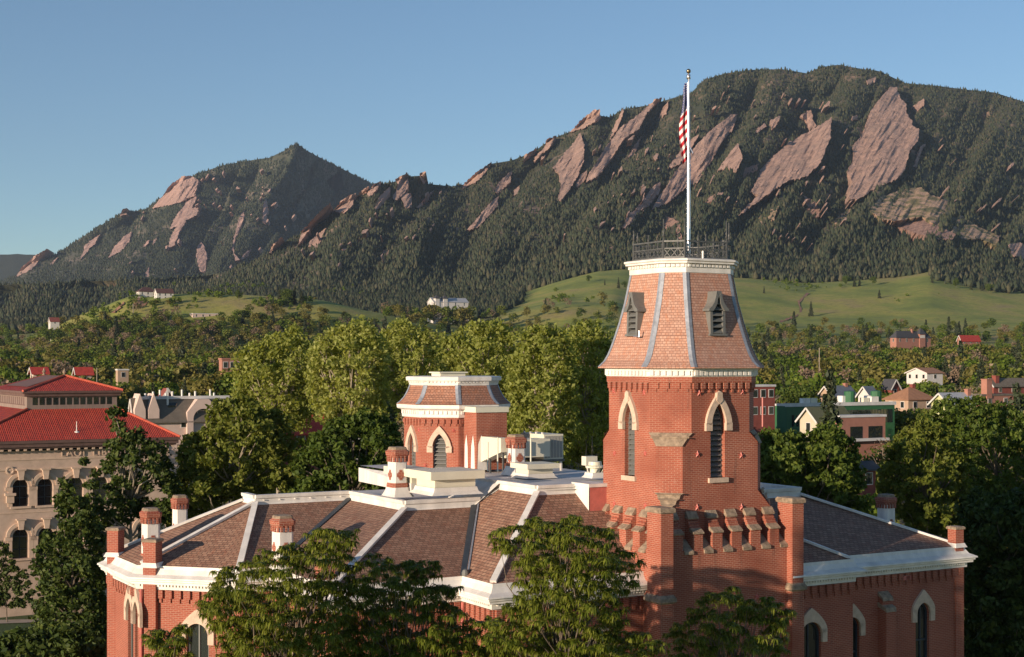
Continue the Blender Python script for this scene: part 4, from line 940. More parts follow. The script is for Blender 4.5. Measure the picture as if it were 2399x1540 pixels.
# sloped merlons between the buttresses
def merlon(P_, u):
    M_ = lambda a, b, z=0: L(*P_(a, z, b)); w = .25
    m = MB(M_); st = [(.00, -6.34), (.12, -6.36), (.12, -6.46), (.20, -6.48), (.20, -6.58), (.28, -6.60), (.28, -6.70), (.36, -6.72), (.36, -6.86), (.52, -6.90), (.52, -7.72), (.0, -7.72)]
    m.loft([[(u+s*w, b, z) for b, z in st] for s in (-1, 1)]); o = m.build('merlon', M_brick_tower, TW)
    c = MB(M_)
    for pts in ([(.0, -6.12), (.04, -6.09), (.22, -6.33), (.22, -6.40), (.0, -6.36)], [(.28, -6.76), (.31, -6.73), (.59, -6.91), (.59, -6.97), (.28, -6.90)]):
        c = MB(M_); c.loft([[(u+s*(w+.02), b, z) for b, z in pts] for s in (-1, 1)]); mer.append(c)
    return o
mer = []
for P_ in (FN, FE):
    for i in range(6): merlon(P_, -2.60+i*.995+(.04 if P_ is FN else -.1))
for c in mer: c.build('merlon_cap', M_stone, TW)
ld = MB()
for P_ in (FN, FE):
    Mx = lambda a, b, z=0: P_(a, z, b)
    for i in range(6):
        u0 = -2.60+i*.995+.27+(.04 if P_ is FN else -.1); u1 = u0+.455
        ld.loft([[P_(u, z, b) for b, z in ((.05, -7.22), (.30, -7.42), (.62, -7.66), (.62, -7.78), (.05, -7.6))] for u in (u0, u1)])
ld.build('sloped_sill', M_stone, TW)
# iron cresting round the flat top
def railing(parent):
    zb = 4.31; o = octo(-1.0); p = MB(); q = MB()
    for k in range(8):
        a, b = Vector(o[k]), Vector(o[(k+1) % 8]); tall = 1.65 if k in (1, 2, 0, 7) else 1.3
        p.bar((*a, zb-.05), (*a, zb+.78), .075); p.bar((*a, zb+.78), (*a, zb+tall), .038); p.lathe(a.x, a.y, [(.0, zb+.86), (.075, zb+.95), (.03, zb+1.02), (.055, zb+1.10), (.0, zb+1.22)], 6)
        p.build('railing_post', M_iron, parent); p = MB(); d = (b-a); ln = d.length; d /= ln; nseg = max(2, int(ln/.27)); mid = (a+b)/2
        if ln > 1.7: p.bar((*mid, zb-.05), (*mid, zb+1.05), .042); p.lathe(mid.x, mid.y, [(.0, zb+.70), (.05, zb+.78), (.0, zb+.90)], 6); p.build('railing_post', M_iron, parent); p = MB()
        for z, w in ((.05, .035), (.42, .025), (.72, .04)): q.bar((*a, zb+z), (*b, zb+z), w*1.6)
        for i in range(nseg):
            x0, x1 = a+d*(ln*i/nseg), a+d*(ln*(i+1)/nseg); m_ = (x0+x1)/2
            q.bar((*x0, zb+.05), (*x1, zb+.42), .026); q.bar((*x1, zb+.05), (*x0, zb+.42), .026)
            q.bar((*m_, zb+.05), (*m_, zb+.60), .026); q.lathe(m_.x, m_.y, [(0, zb+.52), (.04, zb+.57), (0, zb+.66)], 5)
    q.build('railing_panel', M_iron, parent)
rl = thing('roof_railing', L(TC[0], TC[1], 4.31), 'black wrought iron cresting with spiked finials round the flat tower top', 'railing'); railing(rl)
m = MB(); m.box(2.55, 3.05, -1.35, -1.1, 4.95, 5.15); m.box(2.75, 2.82, -1.26, -1.19, 4.3, 4.95); fl = m.build('floodlight', M_iron); tag(fl, 'small black floodlight box behind the tower railing, right of the flagpole', 'floodlight')
m = MB(); m.tube([(1.3, -0.95, 4.31), (1.3, -0.95, 4.55)], .04, 8); m.lathe(1.3, -.95, [(.0, 4.66), (.05, 4.61), (.05, 4.55), (0, 4.52)], 8); o = m.build('beacon_lamp', M_white); tag(o, 'tiny white beacon lamp at the foot of the tower railing', 'lamp')
# flagpole and limp flag
FA, FB = 1.0, -1.54
fp = thing('flagpole', L(FA, FB, 4.3), 'tall silver flagpole rising from the tower top with a ball finial', 'flagpole')
m = MB(); m.lathe(FA, FB, [(.0, 4.3), (.10, 4.3), (.085, 4.6), (.080, 7.0), (.055, 10.6), (.038, 11.75), (.038, 11.9)], 14); m.build('pole', M_steel, fp, True)
m = MB(); m.lathe(FA, FB, [(.04, 11.88), (.085, 11.9), (.085, 12.06), (.03, 12.10), (.03, 12.16)], 12); m.build('truck', M_steel, fp, True)
m = MB(); m.lathe(FA, FB, [(0, 12.12)]+[(.098*math.sin(t*math.pi/8), 12.225-.098*math.cos(t*math.pi/8)) for t in range(1, 8)]+[(0, 12.323)], 14); m.build('ball_finial', M_gold, fp, True)
m = MB(); m.tube([(FA-.05, FB+.10, 11.9), (FA-.06, FB+.115, 9.2), (FA-.02, FB+.11, 5.6)], .008, 5); m.build('halyard', M_white, fp); m = MB(); m.tube([(FA, FB+.07, 9.05), (FA+.1, FB+.18, 8.75)], .02, 5); m.build('cleat_rope', M_steel, fp)
def flag():
    nu, nv = 26, 90; Htot = 3.18; ztop = 11.72; V = []; UV = []
    for j in range(nv+1):
        v = j/nv; wid = .10+.26*min(1, v/.45)**.6; wid *= (1-.45*max(0, (v-.62)/.38)**1.3)
        off = -.08*math.sin(v*3.4)-.03*math.sin(v*11)
        for i in range(nu+1):
            u = i/nu; side = u*wid; fold = .085*math.sin(u*10.5+v*3.2+.6*math.sin(v*9))*min(1, u*3+.15)*min(1, v*4+.1)
            # picture-right is the pole; the cloth hangs to its left with deep folds
            lx = -.055-side-(off*u if v > .1 else 0)*.5+.03*math.sin(v*7.0)*u; z = ztop-v*Htot*(1-.02*u)-.34*u*min(1, v*2.5)
            V.append(L(FA, FB, 0)+Vector((lx, -fold-.05, 0))+Vector((0, 0, z))); UV.append((u, v))
    base = L(FA, FB, 10.3)
    q = [(j*(nu+1)+i, j*(nu+1)+i+1, (j+1)*(nu+1)+i+1, (j+1)*(nu+1)+i) for j in range(nv) for i in range(nu)]
    me = bpy.data.meshes.new('flag'); me.from_pydata([tuple(v-base) for v in V], [], q); me.uv_layers.new(name='UVMap')
    for p in me.polygons:
        p.use_smooth = True
        for li in p.loop_indices: me.uv_layers[0].data[li].uv = UV[me.loops[li].vertex_index]
    m, nt, b = newmat('flag_cloth'); uv = N(nt, 'UVMap').outputs[0]; sp = N(nt, 'SeparateXYZ'); nt.links.new(uv, sp.inputs[0])
    def mth(op, a, bb=None):
        n = N(nt, 'Math', operation=op)
        for k, x in enumerate((a, bb)):
            if x is None: continue
            if hasattr(x, 'links'): nt.links.new(x, n.inputs[k])
            else: n.inputs[k].default_value = x
        return n.outputs[0]
    # stripes run along the cloth, which drops steeply from the hoist
    s = mth('ADD', mth('MULTIPLY', sp.outputs[1], 1.0), mth('MULTIPLY', sp.outputs[0], -0.02))
    st = mth('LESS_THAN', mth('FRACT', mth('MULTIPLY', s, 8.5)), 0.5)
    col = mix(nt, st, rgb((0.74, 0.70, 0.68)), rgb((0.42, 0.018, 0.030)))
    can = mth('LESS_THAN', s, 0.33)
    blue = rgb((0.035, 0.048, 0.17))
    vor = N(nt, 'TexVoronoi'); mp = mapping(nt, uv, (5.0, 36.0, 1)); nt.links.new(mp, vor.inputs['Vector']); vor.inputs['Scale'].default_value = 1.0; vor.inputs['Randomness'].default_value = 0.15
    stars = mth('LESS_THAN', vor.outputs['Distance'], 0.26)
    col = mix(nt, can, col, mix(nt, stars, blue, rgb((0.72, 0.70, 0.70)))); nt.links.new(col, b.inputs['Base Color']); b.inputs['Roughness'].default_value = 0.75
    me.materials.append(m); o = link('flag', me); o.location = base; return tag(o, 'limp flag with white stars on blue and red and white stripes hanging from the pole', 'flag')
flag()

# ------------------------------------------------------------------ the smaller belfry at the back of the roof
BC = None
def belfry():
    Y = 75.0; a, b = on(1075.6, Y); w = 1.00; R = w*2.414-.02; d = .34
    wo = w+.414*d; c = (a+wo, b-(R+d))       # north-face east corner of the eave octagon lands on px 1075.6
    zz = lambda y, yy=Y: zat(y, yy)
    global BC; BC = (c, R, w)
    Zs = [(zz(980), w), (zz(1135), w)]
    m = MB(); r0, r1 = octo(0, w, R, c), octo(0, w, R, c)
    pl_ = [lambda u, v, wd: (c[0]+u, c[1]+R+wd, v), None]
    hole = opening(.36, zz(1096), zz(1050), zz(1018), 0, 8)
    for k in range(8):
        p, q = Vector(r0[k]), Vector(r0[(k+1) % 8]); dd = (q-p); ln = dd.length; dd /= ln; nn = Vector((dd.y, -dd.x))
        P_ = (lambda p, dd, nn: (lambda u, v, wd: (p.x+dd.x*u+nn.x*wd, p.y+dd.y*u+nn.y*wd, v)))(p, dd, nn)
        hs = [opening(.36, zz(1100), zz(1052), zz(1018), ln/2, 8)] if k in (1, 2) else []
        m.holed(P_, [(0, zz(1150)), (ln, zz(1150)), (ln, zz(978)), (0, zz(978))], hs, .3)
        if hs: BL.append((P_, ln/2))
    bt = m.build('back_belfry', M_brick_tower, OM)
    for P_, cu in BL:
        M_ = (lambda P_: (lambda x, y, z=0: L(*P_(x, z, y))))(P_); hw = .36; sill, spr, apx = zz(1100), zz(1052), zz(1018)
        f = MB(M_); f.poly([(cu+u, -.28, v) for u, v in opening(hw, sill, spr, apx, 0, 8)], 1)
        for s in (-1, 1): f.box(*sorted((cu+s*hw, cu+s*(hw-.06))), -.27, -.15, sill, spr)
        inn = arch(hw-.06, spr, apx-.09, 8); out = arch(hw, spr, apx, 8)
        for k in range(len(inn)-1): f.loft([[(cu+p[0], wd, p[1]) for p in (out[k], out[k+1], inn[k+1], inn[k])] for wd in (-.27, -.15)])
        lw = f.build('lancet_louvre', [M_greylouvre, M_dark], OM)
        s_ = MB(M_); z = sill+.03
        while z < apx-.22:
            e = hw-.05 if z < spr else max(.05, (hw-.05)*(1-max(0,(z-spr)/(apx-spr))**1.6))
            s_.loft([[(cu-e, w0, z+d0), (cu+e, w0, z+d0), (cu+e, w0, z+d0+.03), (cu-e, w0, z+d0+.03)] for w0, d0 in ((-.10, 0), (-.26, .15))]); z += .2
        s_.build('slat', M_greylouvre, lw)
        hd = MB(M_); ii = arch(hw+.01, spr, apx, 9); tp = [(u*(1+.25/hw), v+.06+.34*max(0,1-abs(u)/hw)**.9) for u, v in ii]
        for k in range(len(ii)-1): hd.loft([[(cu+p[0], wd, p[1]) for p in (ii[k], ii[k+1], tp[k+1], tp[k])] for wd in (-.02, .12)])
        for s in (-1, 1): hd.box(*sorted((cu+s*(hw-.01), cu+s*(hw+.3))), -.02, .12, spr-.22, spr+.1)
        hd.build('stone_hood', M_hood, lw)
    for P_, cu in BL:
        for u, v in ((-.75, zz(1010)), (.75, zz(1093))):
            if P_ is BL[0][0] or True:
                st = MB((lambda P_: (lambda x, y, z=0: L(*P_(x, z, y))))(P_)); pts = [(cu+u+(.15 if k % 2 == 0 else .06)*math.cos(math.pi/2+k*math.pi/5), v+(.15 if k % 2 == 0 else .06)*math.sin(math.pi/2+k*math.pi/5)) for k in range(10)]
                for k in range(10): p, q = pts[k], pts[(k+1) % 10]; st.poly([(cu+u, .08, v), (p[0], .01, p[1]), (q[0], .01, q[1])])
                st.build('anchor_star', M_star, bt)
    cbb = MB()
    for k in range(8): teeth(cbb, r0[k], r0[(k+1) % 8], zz(984), .22, .20, .34, .08)
    cbb.build('brick_corbel', M_brick_tower, bt)
    bc = rings_obj('belfry_cornice', [(.08, zz(980)), (.10, zz(978)), (.12, zz(964)), (.16, zz(962)), (.30, zz(960)), (.34, zz(958)), (.36, zz(950)), (.20, zz(948))], M_white, OM, c, R, w)
    m = MB(); dentband(m, c, R, w, .11, zz(972), .17, .24, .06); m.build('dentil_course', M_white, bc)
    top = zz(903); bot = zz(949)
    mansard([(.36, bot-.02), (.34, bot+.02), (.17, bot+.16), (.02, bot+.34), (-.10, bot+.55), (-.20, bot+.78), (-.27, top)], c, R, w, OM, M_cedar2)
    cc = rings_obj('crown_cornice', [(-.26, top-.03), (-.25, top), (-.24, zz(897)), (-.20, zz(894)), (-.10, zz(893)), (-.08, zz(885)), (-.14, zz(883)), (-.3, zz(882.5))], M_white, OM, c, R, w)
    m = MB(); dentband(m, c, R, w, -.24, zz(898), .08, .2, .05); m.build('dentil_course', M_white, cc)
    m = MB(); m.box(c[0]-1.25, c[0]+.2, c[1]-.1, c[1]+.9, zz(884), zz(874)); m.box(c[0]-1.35, c[0]+.3, c[1]-.2, c[1]+1.0, zz(875), zz(872)); m.build('roof_hatch', M_cream, OM)
    # brick shaft that abuts the belfry on the right, with white drip streaks and a metal cap
    z0, z1 = zz(1100), zz(966); bb = -16.1; aa = aof(1116, bb); m = MB(); m.box(aa, aa+1.75, bb-1.32, bb, z0, z1); bk = m.build('duct_shaft', M_brick_tower, OM)
    m = MB(); m.box(aa-.08, aa+1.82, bb-1.3, bb+.08, z1, z1+.27); m.build('shaft_cap', M_cream, bk)
    m = MB()
    for x0, x1, t in ((-.03, .18, 0), (.28, .5, .0)):
        pass
    for bx, wx in ((bb-1.05, .35), (bb-.35, .40)):
        m.poly([(aa-.012, bx-wx*.5, z0), (aa-.012, bx+wx*.5, z0), (aa-.012, bx+wx*.42, z0+1.1), (aa-.012, bx+.02, z0+1.75), (aa-.012, bx-wx*.4, z0+1.2)])
    m.poly([(aa+.05, bb+.012, z0), (aa+.62, bb+.012, z0), (aa+.50, bb+.012, z0+1.2), (aa+.28, bb+.012, z0+1.75), (aa+.1, bb+.012, z0+1.3)]); m.build('limewash_streak', M_whitewash, bk)
BL = []
belfry()
# ------------------------------------------------------------------ plant on the roof
def roofthing(name, label, cat, build, px, Y, y, grp=None):
    a, b = on(px, Y); t = thing(name, L(a, b, zat(y, Y)), label, cat, grp); build(a, b, zat(y, Y), t); return t
def hatchbox(s, two):
    def f(a, b, z, t):
        m = MB(); m.box(a-1.05*s, a+1.05*s, b-1.9*s, b, z, z+.30*s); m.loft([[(a-1.05*s-e, b-1.9*s-e, zz), (a+1.05*s+e, b-1.9*s-e, zz), (a+1.05*s+e, b+e, zz), (a-1.05*s-e, b+e, zz)] for e, zz in ((.22*s, z-.02), (.05*s, z+.12*s), (0, z+.3*s))])
        if two: m.box(a-1.05*s, a-.2*s, b-4.2*s, b-2.3*s, z, z+.35*s)
        m.build('kerb', M_white, t)
        m = MB(); m.box(a-1.0*s, a+1.0*s, b-1.85*s, b-.05, z+.3*s, z+.66*s)
        if two: m.box(a-1.0*s, a-.2*s, b-4.2*s, b-2.35*s, z+.35*s, z+.66*s)
        m.build('body', M_cream, t)
        m = MB(); m.box(a-1.33*s, a+1.33*s, b-2.1*s, b+.22, z+.66*s, z+1.02*s)
        if two: m.box(a-1.33*s, a-.1*s, b-4.6*s, b-2.1*s, z+.67*s, z+1.01*s)
        m.build('lid', M_cream, t)
    return f
roofthing('skylight_box', 'largest low cream box with an overhanging lid on the white roof', 'roof vent', hatchbox(1.0, True), 1068, 65.5, 1158)
roofthing('skylight_box', 'small low cream box with an overhanging lid right of the roof chimney', 'roof vent', hatchbox(.66, False), 1268, 70.0, 1120)
SB = -16.1
def acunit(a, b, z, t):
    m = MB(); m.box(a, a+1.15, b-2.25, b, z, z+1.26); m.build('casing', M_cream, t)
    m = MB()
    for i in range(6): m.box(a+.06+i*.178, a+.20+i*.178, b-.001, b+.02, z+.08, z+1.18)
    m.build('louvre_panel', plain('grey_grille', (0.34, 0.32, 0.28), .6, .1, 4), t)
    for i in range(4): m = MB(); m.box(a-.02, a+.05, b-.2-i*.6, b-.12-i*.6, z+1.26, z+1.36); m.build('bracket', M_white, t)
    m = MB(); m.box(a-.10, a+1.2, b-2.3, b+.05, z-.12, z); m.build('base_frame', M_iron, t)
    for x, y in ((0, -.1), (1.05, -.1), (0, -2.1), (1.05, -2.1)): m = MB(); m.box(a+x, a+x+.1, b+y-.1, b+y, ZC+.1, z-.1); m.build('leg', M_white, t)
    m = MB(); m.box(a-.014, a, b-2.15, b-1.45, z+.06, z+1.18); m.build('access_panel', M_cream, t)
def place(name, label, cat, build, a, b, z): t = thing(name, L(a, b, z), label, cat); build(a, b, z, t)
bA = SB+.9; aA = aof(1274, bA); YA = L(aA, bA).y
place('air_conditioner', 'big cream air conditioning unit with a grey grille on the white roof', 'air conditioner', acunit, aA, bA, zat(1077, YA))
def duct(a, b, z, t):
    zt_, zl, zh = zat(1024, 74), zat(1083, 74.3), zat(1059, 73)
    m = MB(); m.loft([[(x, b, zl), (x, b, zt_), (x, b+2.0, zt_), (x, b+2.0, zh)] for x in (a, a+.55)]); m.build('duct_box', M_cream, t)
    for y in (.5, 1.8): m = MB(); m.box(a+.2, a+.28, b+y-.04, b+y+.04, ZC+.1, zh+.05); m.build('leg', M_iron, t)
    m = MB(); m.box(a+.55, aA, b+.25, b+1.5, zat(1072, 74), zat(1030, 74)); m.build('connecting_duct', M_cream, t)
place('air_duct', 'cream sheet metal duct with a slanted underside beside the back belfry', 'duct', duct, aof(1127, SB), SB+.01, zat(1083, 74))
def vent(a, b, z, t):
    m = MB(); m.loft([[(a-e, b-e, zz), (a+e, b-e, zz), (a+e, b+e, zz), (a-e, b+e, zz)] for e, zz in ((.46, z-.02), (.36, z+.1), (.34, z+.22))]); m.build('kerb', M_white, t)
    m = MB(); m.lathe(a, b, [(.24, z+.2), (.24, z+.42), (.44, z+.44), (.46, z+.52), (.32, z+.56), (.30, z+.72), (.0, z+.76)], 18); m.build('cowl', M_cream, t, False)
    m = MB()
    for k in range(4): m = MB(); c_, s_ = math.cos(k*1.57+.6), math.sin(k*1.57+.6); m.bar((a+.3*c_, b+.3*s_, z+.2), (a+.4*c_, b+.4*s_, z+.45), .025); m.build('bracket', M_cream, t)
roofthing('mushroom_vent', 'round cream mushroom vent on the white roof against the tower', 'roof vent', vent, 1394, 69.5, 1118)
def sensorbox(a, b, z, t):
    m = MB(); m.box(a-.32, a+.32, b-.2, b+.2, z+.55, z+.98); m.build('box', M_cream, t); m = MB(); m.bar((a-.1, b, z), (a-.1, b, z+.6), .05); m.build('post', M_white, t)
roofthing('equipment_box', 'cream box on a thin post behind the mushroom vent', 'equipment box', sensorbox, 1381, 71.5, 1117)
for px, Y, y0, y1, lb in ((1143, 71.5, 1104, 1036, 'thin upright roof pipe, left of two beside the slanted duct'), (1166, 71.5, 1106, 1025, 'taller thin roof pipe in front of the slanted duct'), (1243.5, 71.5, 1094, 1027, 'thin upright roof pipe right of the roof chimney')):
    a, b = on(px, Y); m = MB(); m.tube([(a, b, zat(y0, Y)), (a, b, zat(y1, Y))], .035, 6); o = m.build('vent_pipe', M_cream); tag(o, lb, 'pipe', 'thin pipes on the white roof')
a, b = on(1083, 59.0); m = MB(); m.lathe(a+.35, b-.4, [(0, ZE+.0), (.13, ZE+.02), (.15, ZE+.15), (.10, ZE+.26), (0, ZE+.3)], 9); m.bar((a+.35, b-.4, ZE+.2), (a+.62, b-.5, ZE+.2), .1); o = m.build('floodlight', M_greylouvre); tag(o, 'small grey floodlight sitting in the gutter at the foot of a roof valley', 'floodlight')
# ------------------------------------------------------------------ the old library on the left
M_tile = None
def tilemat():
    m, nt, b = newmat('red_clay_tile'); uv = N(nt, 'UVMap').outputs[0]
    w = N(nt, 'TexWave'); w.wave_type = 'BANDS'; w.bands_direction = 'X'; w.inputs['Scale'].default_value = 3.6/6.283*3.1; w.inputs['Distortion'].default_value = 0.0
    nt.links.new(uv, w.inputs['Vector'])
    bt = N(nt, 'TexBrick'); nt.links.new(uv, bt.inputs['Vector']); bt.inputs['Scale'].default_value = 1.0; bt.inputs['Brick Width'].default_value = .28; bt.inputs['Row Height'].default_value = .42; bt.offset = 0
    bt.inputs['Color1'].default_value = rgb((.50, .052, .028)); bt.inputs['Color2'].default_value = rgb((.36, .036, .023)); bt.inputs['Mortar'].default_value = rgb((.16, .02, .015)); bt.inputs['Mortar Size'].default_value = .025
    n = noise(nt, 1.2, 5, .6, geo_pos(nt)); col = mix(nt, ramp(nt, n, [(0.45, (0, 0, 0)), (.75, (.5,)*3)]), bt.outputs[0], rgb((.50, .085, .045)))
    nt.links.new(col, b.inputs['Base Color']); b.inputs['Roughness'].default_value = .65
    bump(nt, w.outputs['Fac'], b, 1.0, .09); return m
M_tile = tilemat()
M_lib = plain('pink_sandstone_ashlar', (0.50, 0.37, 0.29), 0.9, 0.16, 1.2, bmp=0.3)
M_libtrim = plain('pale_carved_stone', (0.56, 0.41, 0.31), 0.85, 0.12, 2.5, bmp=0.3)
M_bronze = plain('brown_painted_eaves', (0.13, 0.075, 0.062), 0.7, 0.25, 2.0)
M_grey2 = plain('weathered_grey_boards', (0.24, 0.18, 0.15), 0.8, 0.2, 3.0, streak=True)
LW_, LB_ = on(422, 150.0); LE = -7.55; LNx = 21.3; LDp = 24.0
lib = thing('library_building', L(LW_-10, LB_-10, -25), 'pink stone library building with red tiled roof and a raised roof lantern', 'building')
wa0, wa1, wb = LW_-LNx+.9, LW_-.9, LB_-.9
lw_ = MB(); WIN = []
pxu = lambda px: aof(px, wb)
HL = []
for px in (48, 106, 177, 235, 293): HL.append((pxu(px), .72, zat(1187, 143), zat(1141, 143), zat(1123, 143)))
for px in (48, 108, 178, 236, 340): HL.append((pxu(px), .74, zat(1309, 143), zat(1258, 143), zat(1239, 143)))
PN = lambda u, v, w: (u, wb+w, v)
lw_.holed(PN, [(wa0, -25), (wa1, -25), (wa1, LE-.3), (wa0, LE-.3)], [opening(h, s, sp, ap, cu, 9) for cu, h, s, sp, ap in HL], .45)
for p in ([(wa1, wb), (wa1, wb-LDp)], [(wa0, wb), (wa0, wb-LDp)]): lw_.poly([(*p[0], -25), (*p[1], -25), (*p[1], LE-.3), (*p[0], LE-.3)])
lw_.build('wall', M_lib, lib)
for cu, h, s, sp, ap in HL:
    m = MB(lambda a, b, z=0: L(*PN(a, z, b))); m.poly([(u, -.40, v) for u, v in opening(h, s, sp, ap, cu, 9)]); m.box(cu-.03, cu+.03, -.40, -.34, s, ap-.05, 1); m.box(cu-h, cu+h, -.40, -.33, sp-.05, sp+.05, 1); m.box(cu-h, cu+h, -.4, -.34, s+(sp-s)*.4, s+(sp-s)*.4+.06, 1)
    w = m.build('arched_window', [M_glass, M_darkframe], lib)
    m = MB(lambda a, b, z=0: L(*PN(a, z, b)))
    for r0, r1, pr in ((h+.02, h+.28, .10), (h+.28, h+.62, .20)):
        i0, i1 = arch(r0, sp, sp+r0, 10), arch(r1, sp, sp+r1, 10)
        for k in range(len(i0)-1): m.loft([[(cu+p[0], wd, p[1]) for p in (i0[k], i0[k+1], i1[k+1], i1[k])] for wd in (-.02, pr)])
    m.loft([[(cu+x, wd, z) for x, z in ((-.20, sp+h-.05), (.20, sp+h-.05), (.32, sp+h+.85), (-.32, sp+h+.85))] for wd in (0, .42)]); m.box(cu-.45, cu+.45, 0, .5, sp+h+.85, sp+h+.98)
    for sd in (-1, 1): m.box(*sorted((cu+sd*(h+.03), cu+sd*(h+.72))), 0, .16, sp-.34, sp-.02); m.box(*sorted((cu+sd*(h+.05), cu+sd*(h+.45))), 0, .10, s, sp-.34)
    m.box(cu-h-.25, cu+h+.25, -.1, .18, s-.2, s)
    m.build('stone_surround', M_libtrim, w)
m = MB(); m.box(wa0-.06, wa1+.06, wb-.3, wb+.10, zat(1100, 143)-.1, zat(1100, 143)+.1); m.box(wa0-.05, wa1+.05, wb-.3, wb+.07, zat(1079, 143), zat(1074, 143)); m.box(wa0-.04, wa1+.04, wb-.3, wb+.05, zat(1203, 143), zat(1200, 143)); m.build('string_course', M_libtrim, lib)
a = pxu(23); m = MB(lambda x, y, z=0: L(x, wb+y, z)); m.loft([[(a+r*math.cos(t*math.pi/8), d, zat(1104, 142)+r*math.sin(t*math.pi/8)) for t in range(16)] for r, d in ((.40, 0), (.40, .12), (.28, .14), (.24, .05))], caps=True); m.build('roundel', M_libtrim, lib)
m = MB(lambda x, y, z=0: L(x, wb+y, z)); m.box(a-.5, a+.5, 0, .4, zat(1163, 142), zat(1157, 142)); m.box(a-.35, a+.35, 0, .28, zat(1180, 142), zat(1163, 142)); m.build('bracket_niche', M_libtrim, lib)
# eaves: gutter board, dark soffit with modillions
m = MB(); e0, e1 = LW_-LNx, LW_
for (o, z0, z1) in ((0, LE-.28, LE), (-.12, LE-.62, LE-.30), (-.3, LE-.78, LE-.62)): m.box(e0-o, e1+o, LB_-LDp-2, LB_+o, z0, z1)
ev = m.build('eaves', M_bronze, lib)
m = MB()
k = 0
while e0+.4+k*.72 < e1: m.box(e0+.4+k*.72, e0+.65+k*.72, LB_-.85, LB_-.35, LE-.98, LE-.78); k += 1
m.build('modillion_row', M_libtrim, ev)
m = MB(); m.box(wa0-.02, wa1+.02, wb-.2, wb+.06, LE-.99, LE-.78); m.build('frieze_shadow_band', M_dark, ev)  # near-black strip painted in as the eaves' shade on the frieze
sW, sE, sN = 5.0, 7.4, 5.0; la0, la1, lb = LW_-LNx+sE, LW_-sW, LB_-sN; lz0, lz1 = -4.70, -3.12; ldp = 16.0
def sl(name, pts, par): m = MB(); m.poly(pts); return m.build(name, M_tile, par)
sl('tiled_roof', [(e0, LB_, LE+.02), (e1, LB_, LE+.02), (la1, lb, lz0), (la0, lb, lz0)], lib); sl('tiled_roof', [(e1, LB_, LE+.02), (e1, LB_-LDp, LE+.02), (la1, lb-ldp, lz0), (la1, lb, lz0)], lib); sl('tiled_roof', [(e0, LB_, LE+.02), (e0, LB_-LDp, LE+.02), (la0, lb-ldp, lz0), (la0, lb, lz0)], lib)
def tilehip(pts):
    m = MB(); m.tube(pts, .13, 6); m.build('hip_tiles', plain('hip_tile', (.52, .10, .055), .7, .3, 3.0, bmp=.6), lib)
tilehip([(e1, LB_, LE+.05), (la1, lb, lz0+.05)]); tilehip([(e0, LB_, LE+.05), (la0, lb, lz0+.05)])
m = MB(); m.box(la0, la1, lb-ldp, lb, lz0-.2, lz1); lt = m.build('lantern', M_grey2, lib)
m = MB(); n = 12
for i in range(n): u0 = la0+.45+i*(la1-la0-.9)/n; m.box(u0+.1, u0+(la1-la0-.9)/n-.08, lb-.1, lb+.015, lz0+.42, lz1-.45)
m.build('clerestory_glazing', M_glass, lt)
m = MB()
for i in range(14): m.box(la0-.02, la0+.06, lb-1.2-i*.95-.4, lb-1.2-i*.95, lz0+.4, lz1-.42)
m.box(la0-.03, la0+.05, lb-14.2, lb-1.0, lz0+.36, lz0+.44)
m.build('clerestory_grille', M_bronze, lt)
m = MB(); m.box(la0-.5, la1+.5, lb-ldp, lb+.5, lz1, lz1+.22); m.box(la0-.3, la1+.3, lb-ldp, lb+.3, lz1-.3, lz1); m.build('lantern_eaves', M_bronze, lt)
zr = -1.42; am = (la0+la1)/2; z2 = lz1+.23
sl('lantern_roof', [(la0-.5, lb+.5, z2), (la1+.5, lb+.5, z2), (am, lb-3.4, zr)], lib); sl('lantern_roof', [(la1+.5, lb+.5, z2), (la1+.5, lb-ldp, z2), (am, lb-ldp+3, zr), (am, lb-3.4, zr)], lib); sl('lantern_roof', [(la0-.5, lb+.5, z2), (la0-.5, lb-ldp, z2), (am, lb-ldp+3, zr), (am, lb-3.4, zr)], lib)
tilehip([(la1+.5, lb+.5, z2+.03), (am, lb-3.4, zr+.05)]); tilehip([(la0-.5, lb+.5, z2+.03), (am, lb-3.4, zr+.05)])
m = MB(); dz = (zr-z2)/(am-la0+.5)
m.poly([(la0+.6, lb-2.6, z2+1.1*dz+.06), (am-.2, lb-4.0, zr-.2*dz+.06), (am-.2, lb-11, zr-.2*dz+.06), (la0+.6, lb-13, z2+1.1*dz+.06)]); m.build('roof_skylight', plain('brown_skylight', (.17, .085, .06), .6, .25, 2.0, streak=True), lib)
for b_ in (lb-3.4, lb-12.5): m = MB(); m.lathe(am, b_, [(.16, zr), (.2, zr+.1), (.08, zr+.2), (.22, zr+.38), (.1, zr+.55), (.03, zr+.75), (0, zr+.78)], 10); m.build('ridge_finial', M_stone, lib)
a = pxu(182)
m = MB(); bq = LB_-1.3; m.lathe(a, bq, [(.3, LE+.62), (.28, LE+.72), (.05, LE+.8), (.03, LE+1.7), (0, LE+1.75)], 8); m.build('roof_vent', M_white, lib)
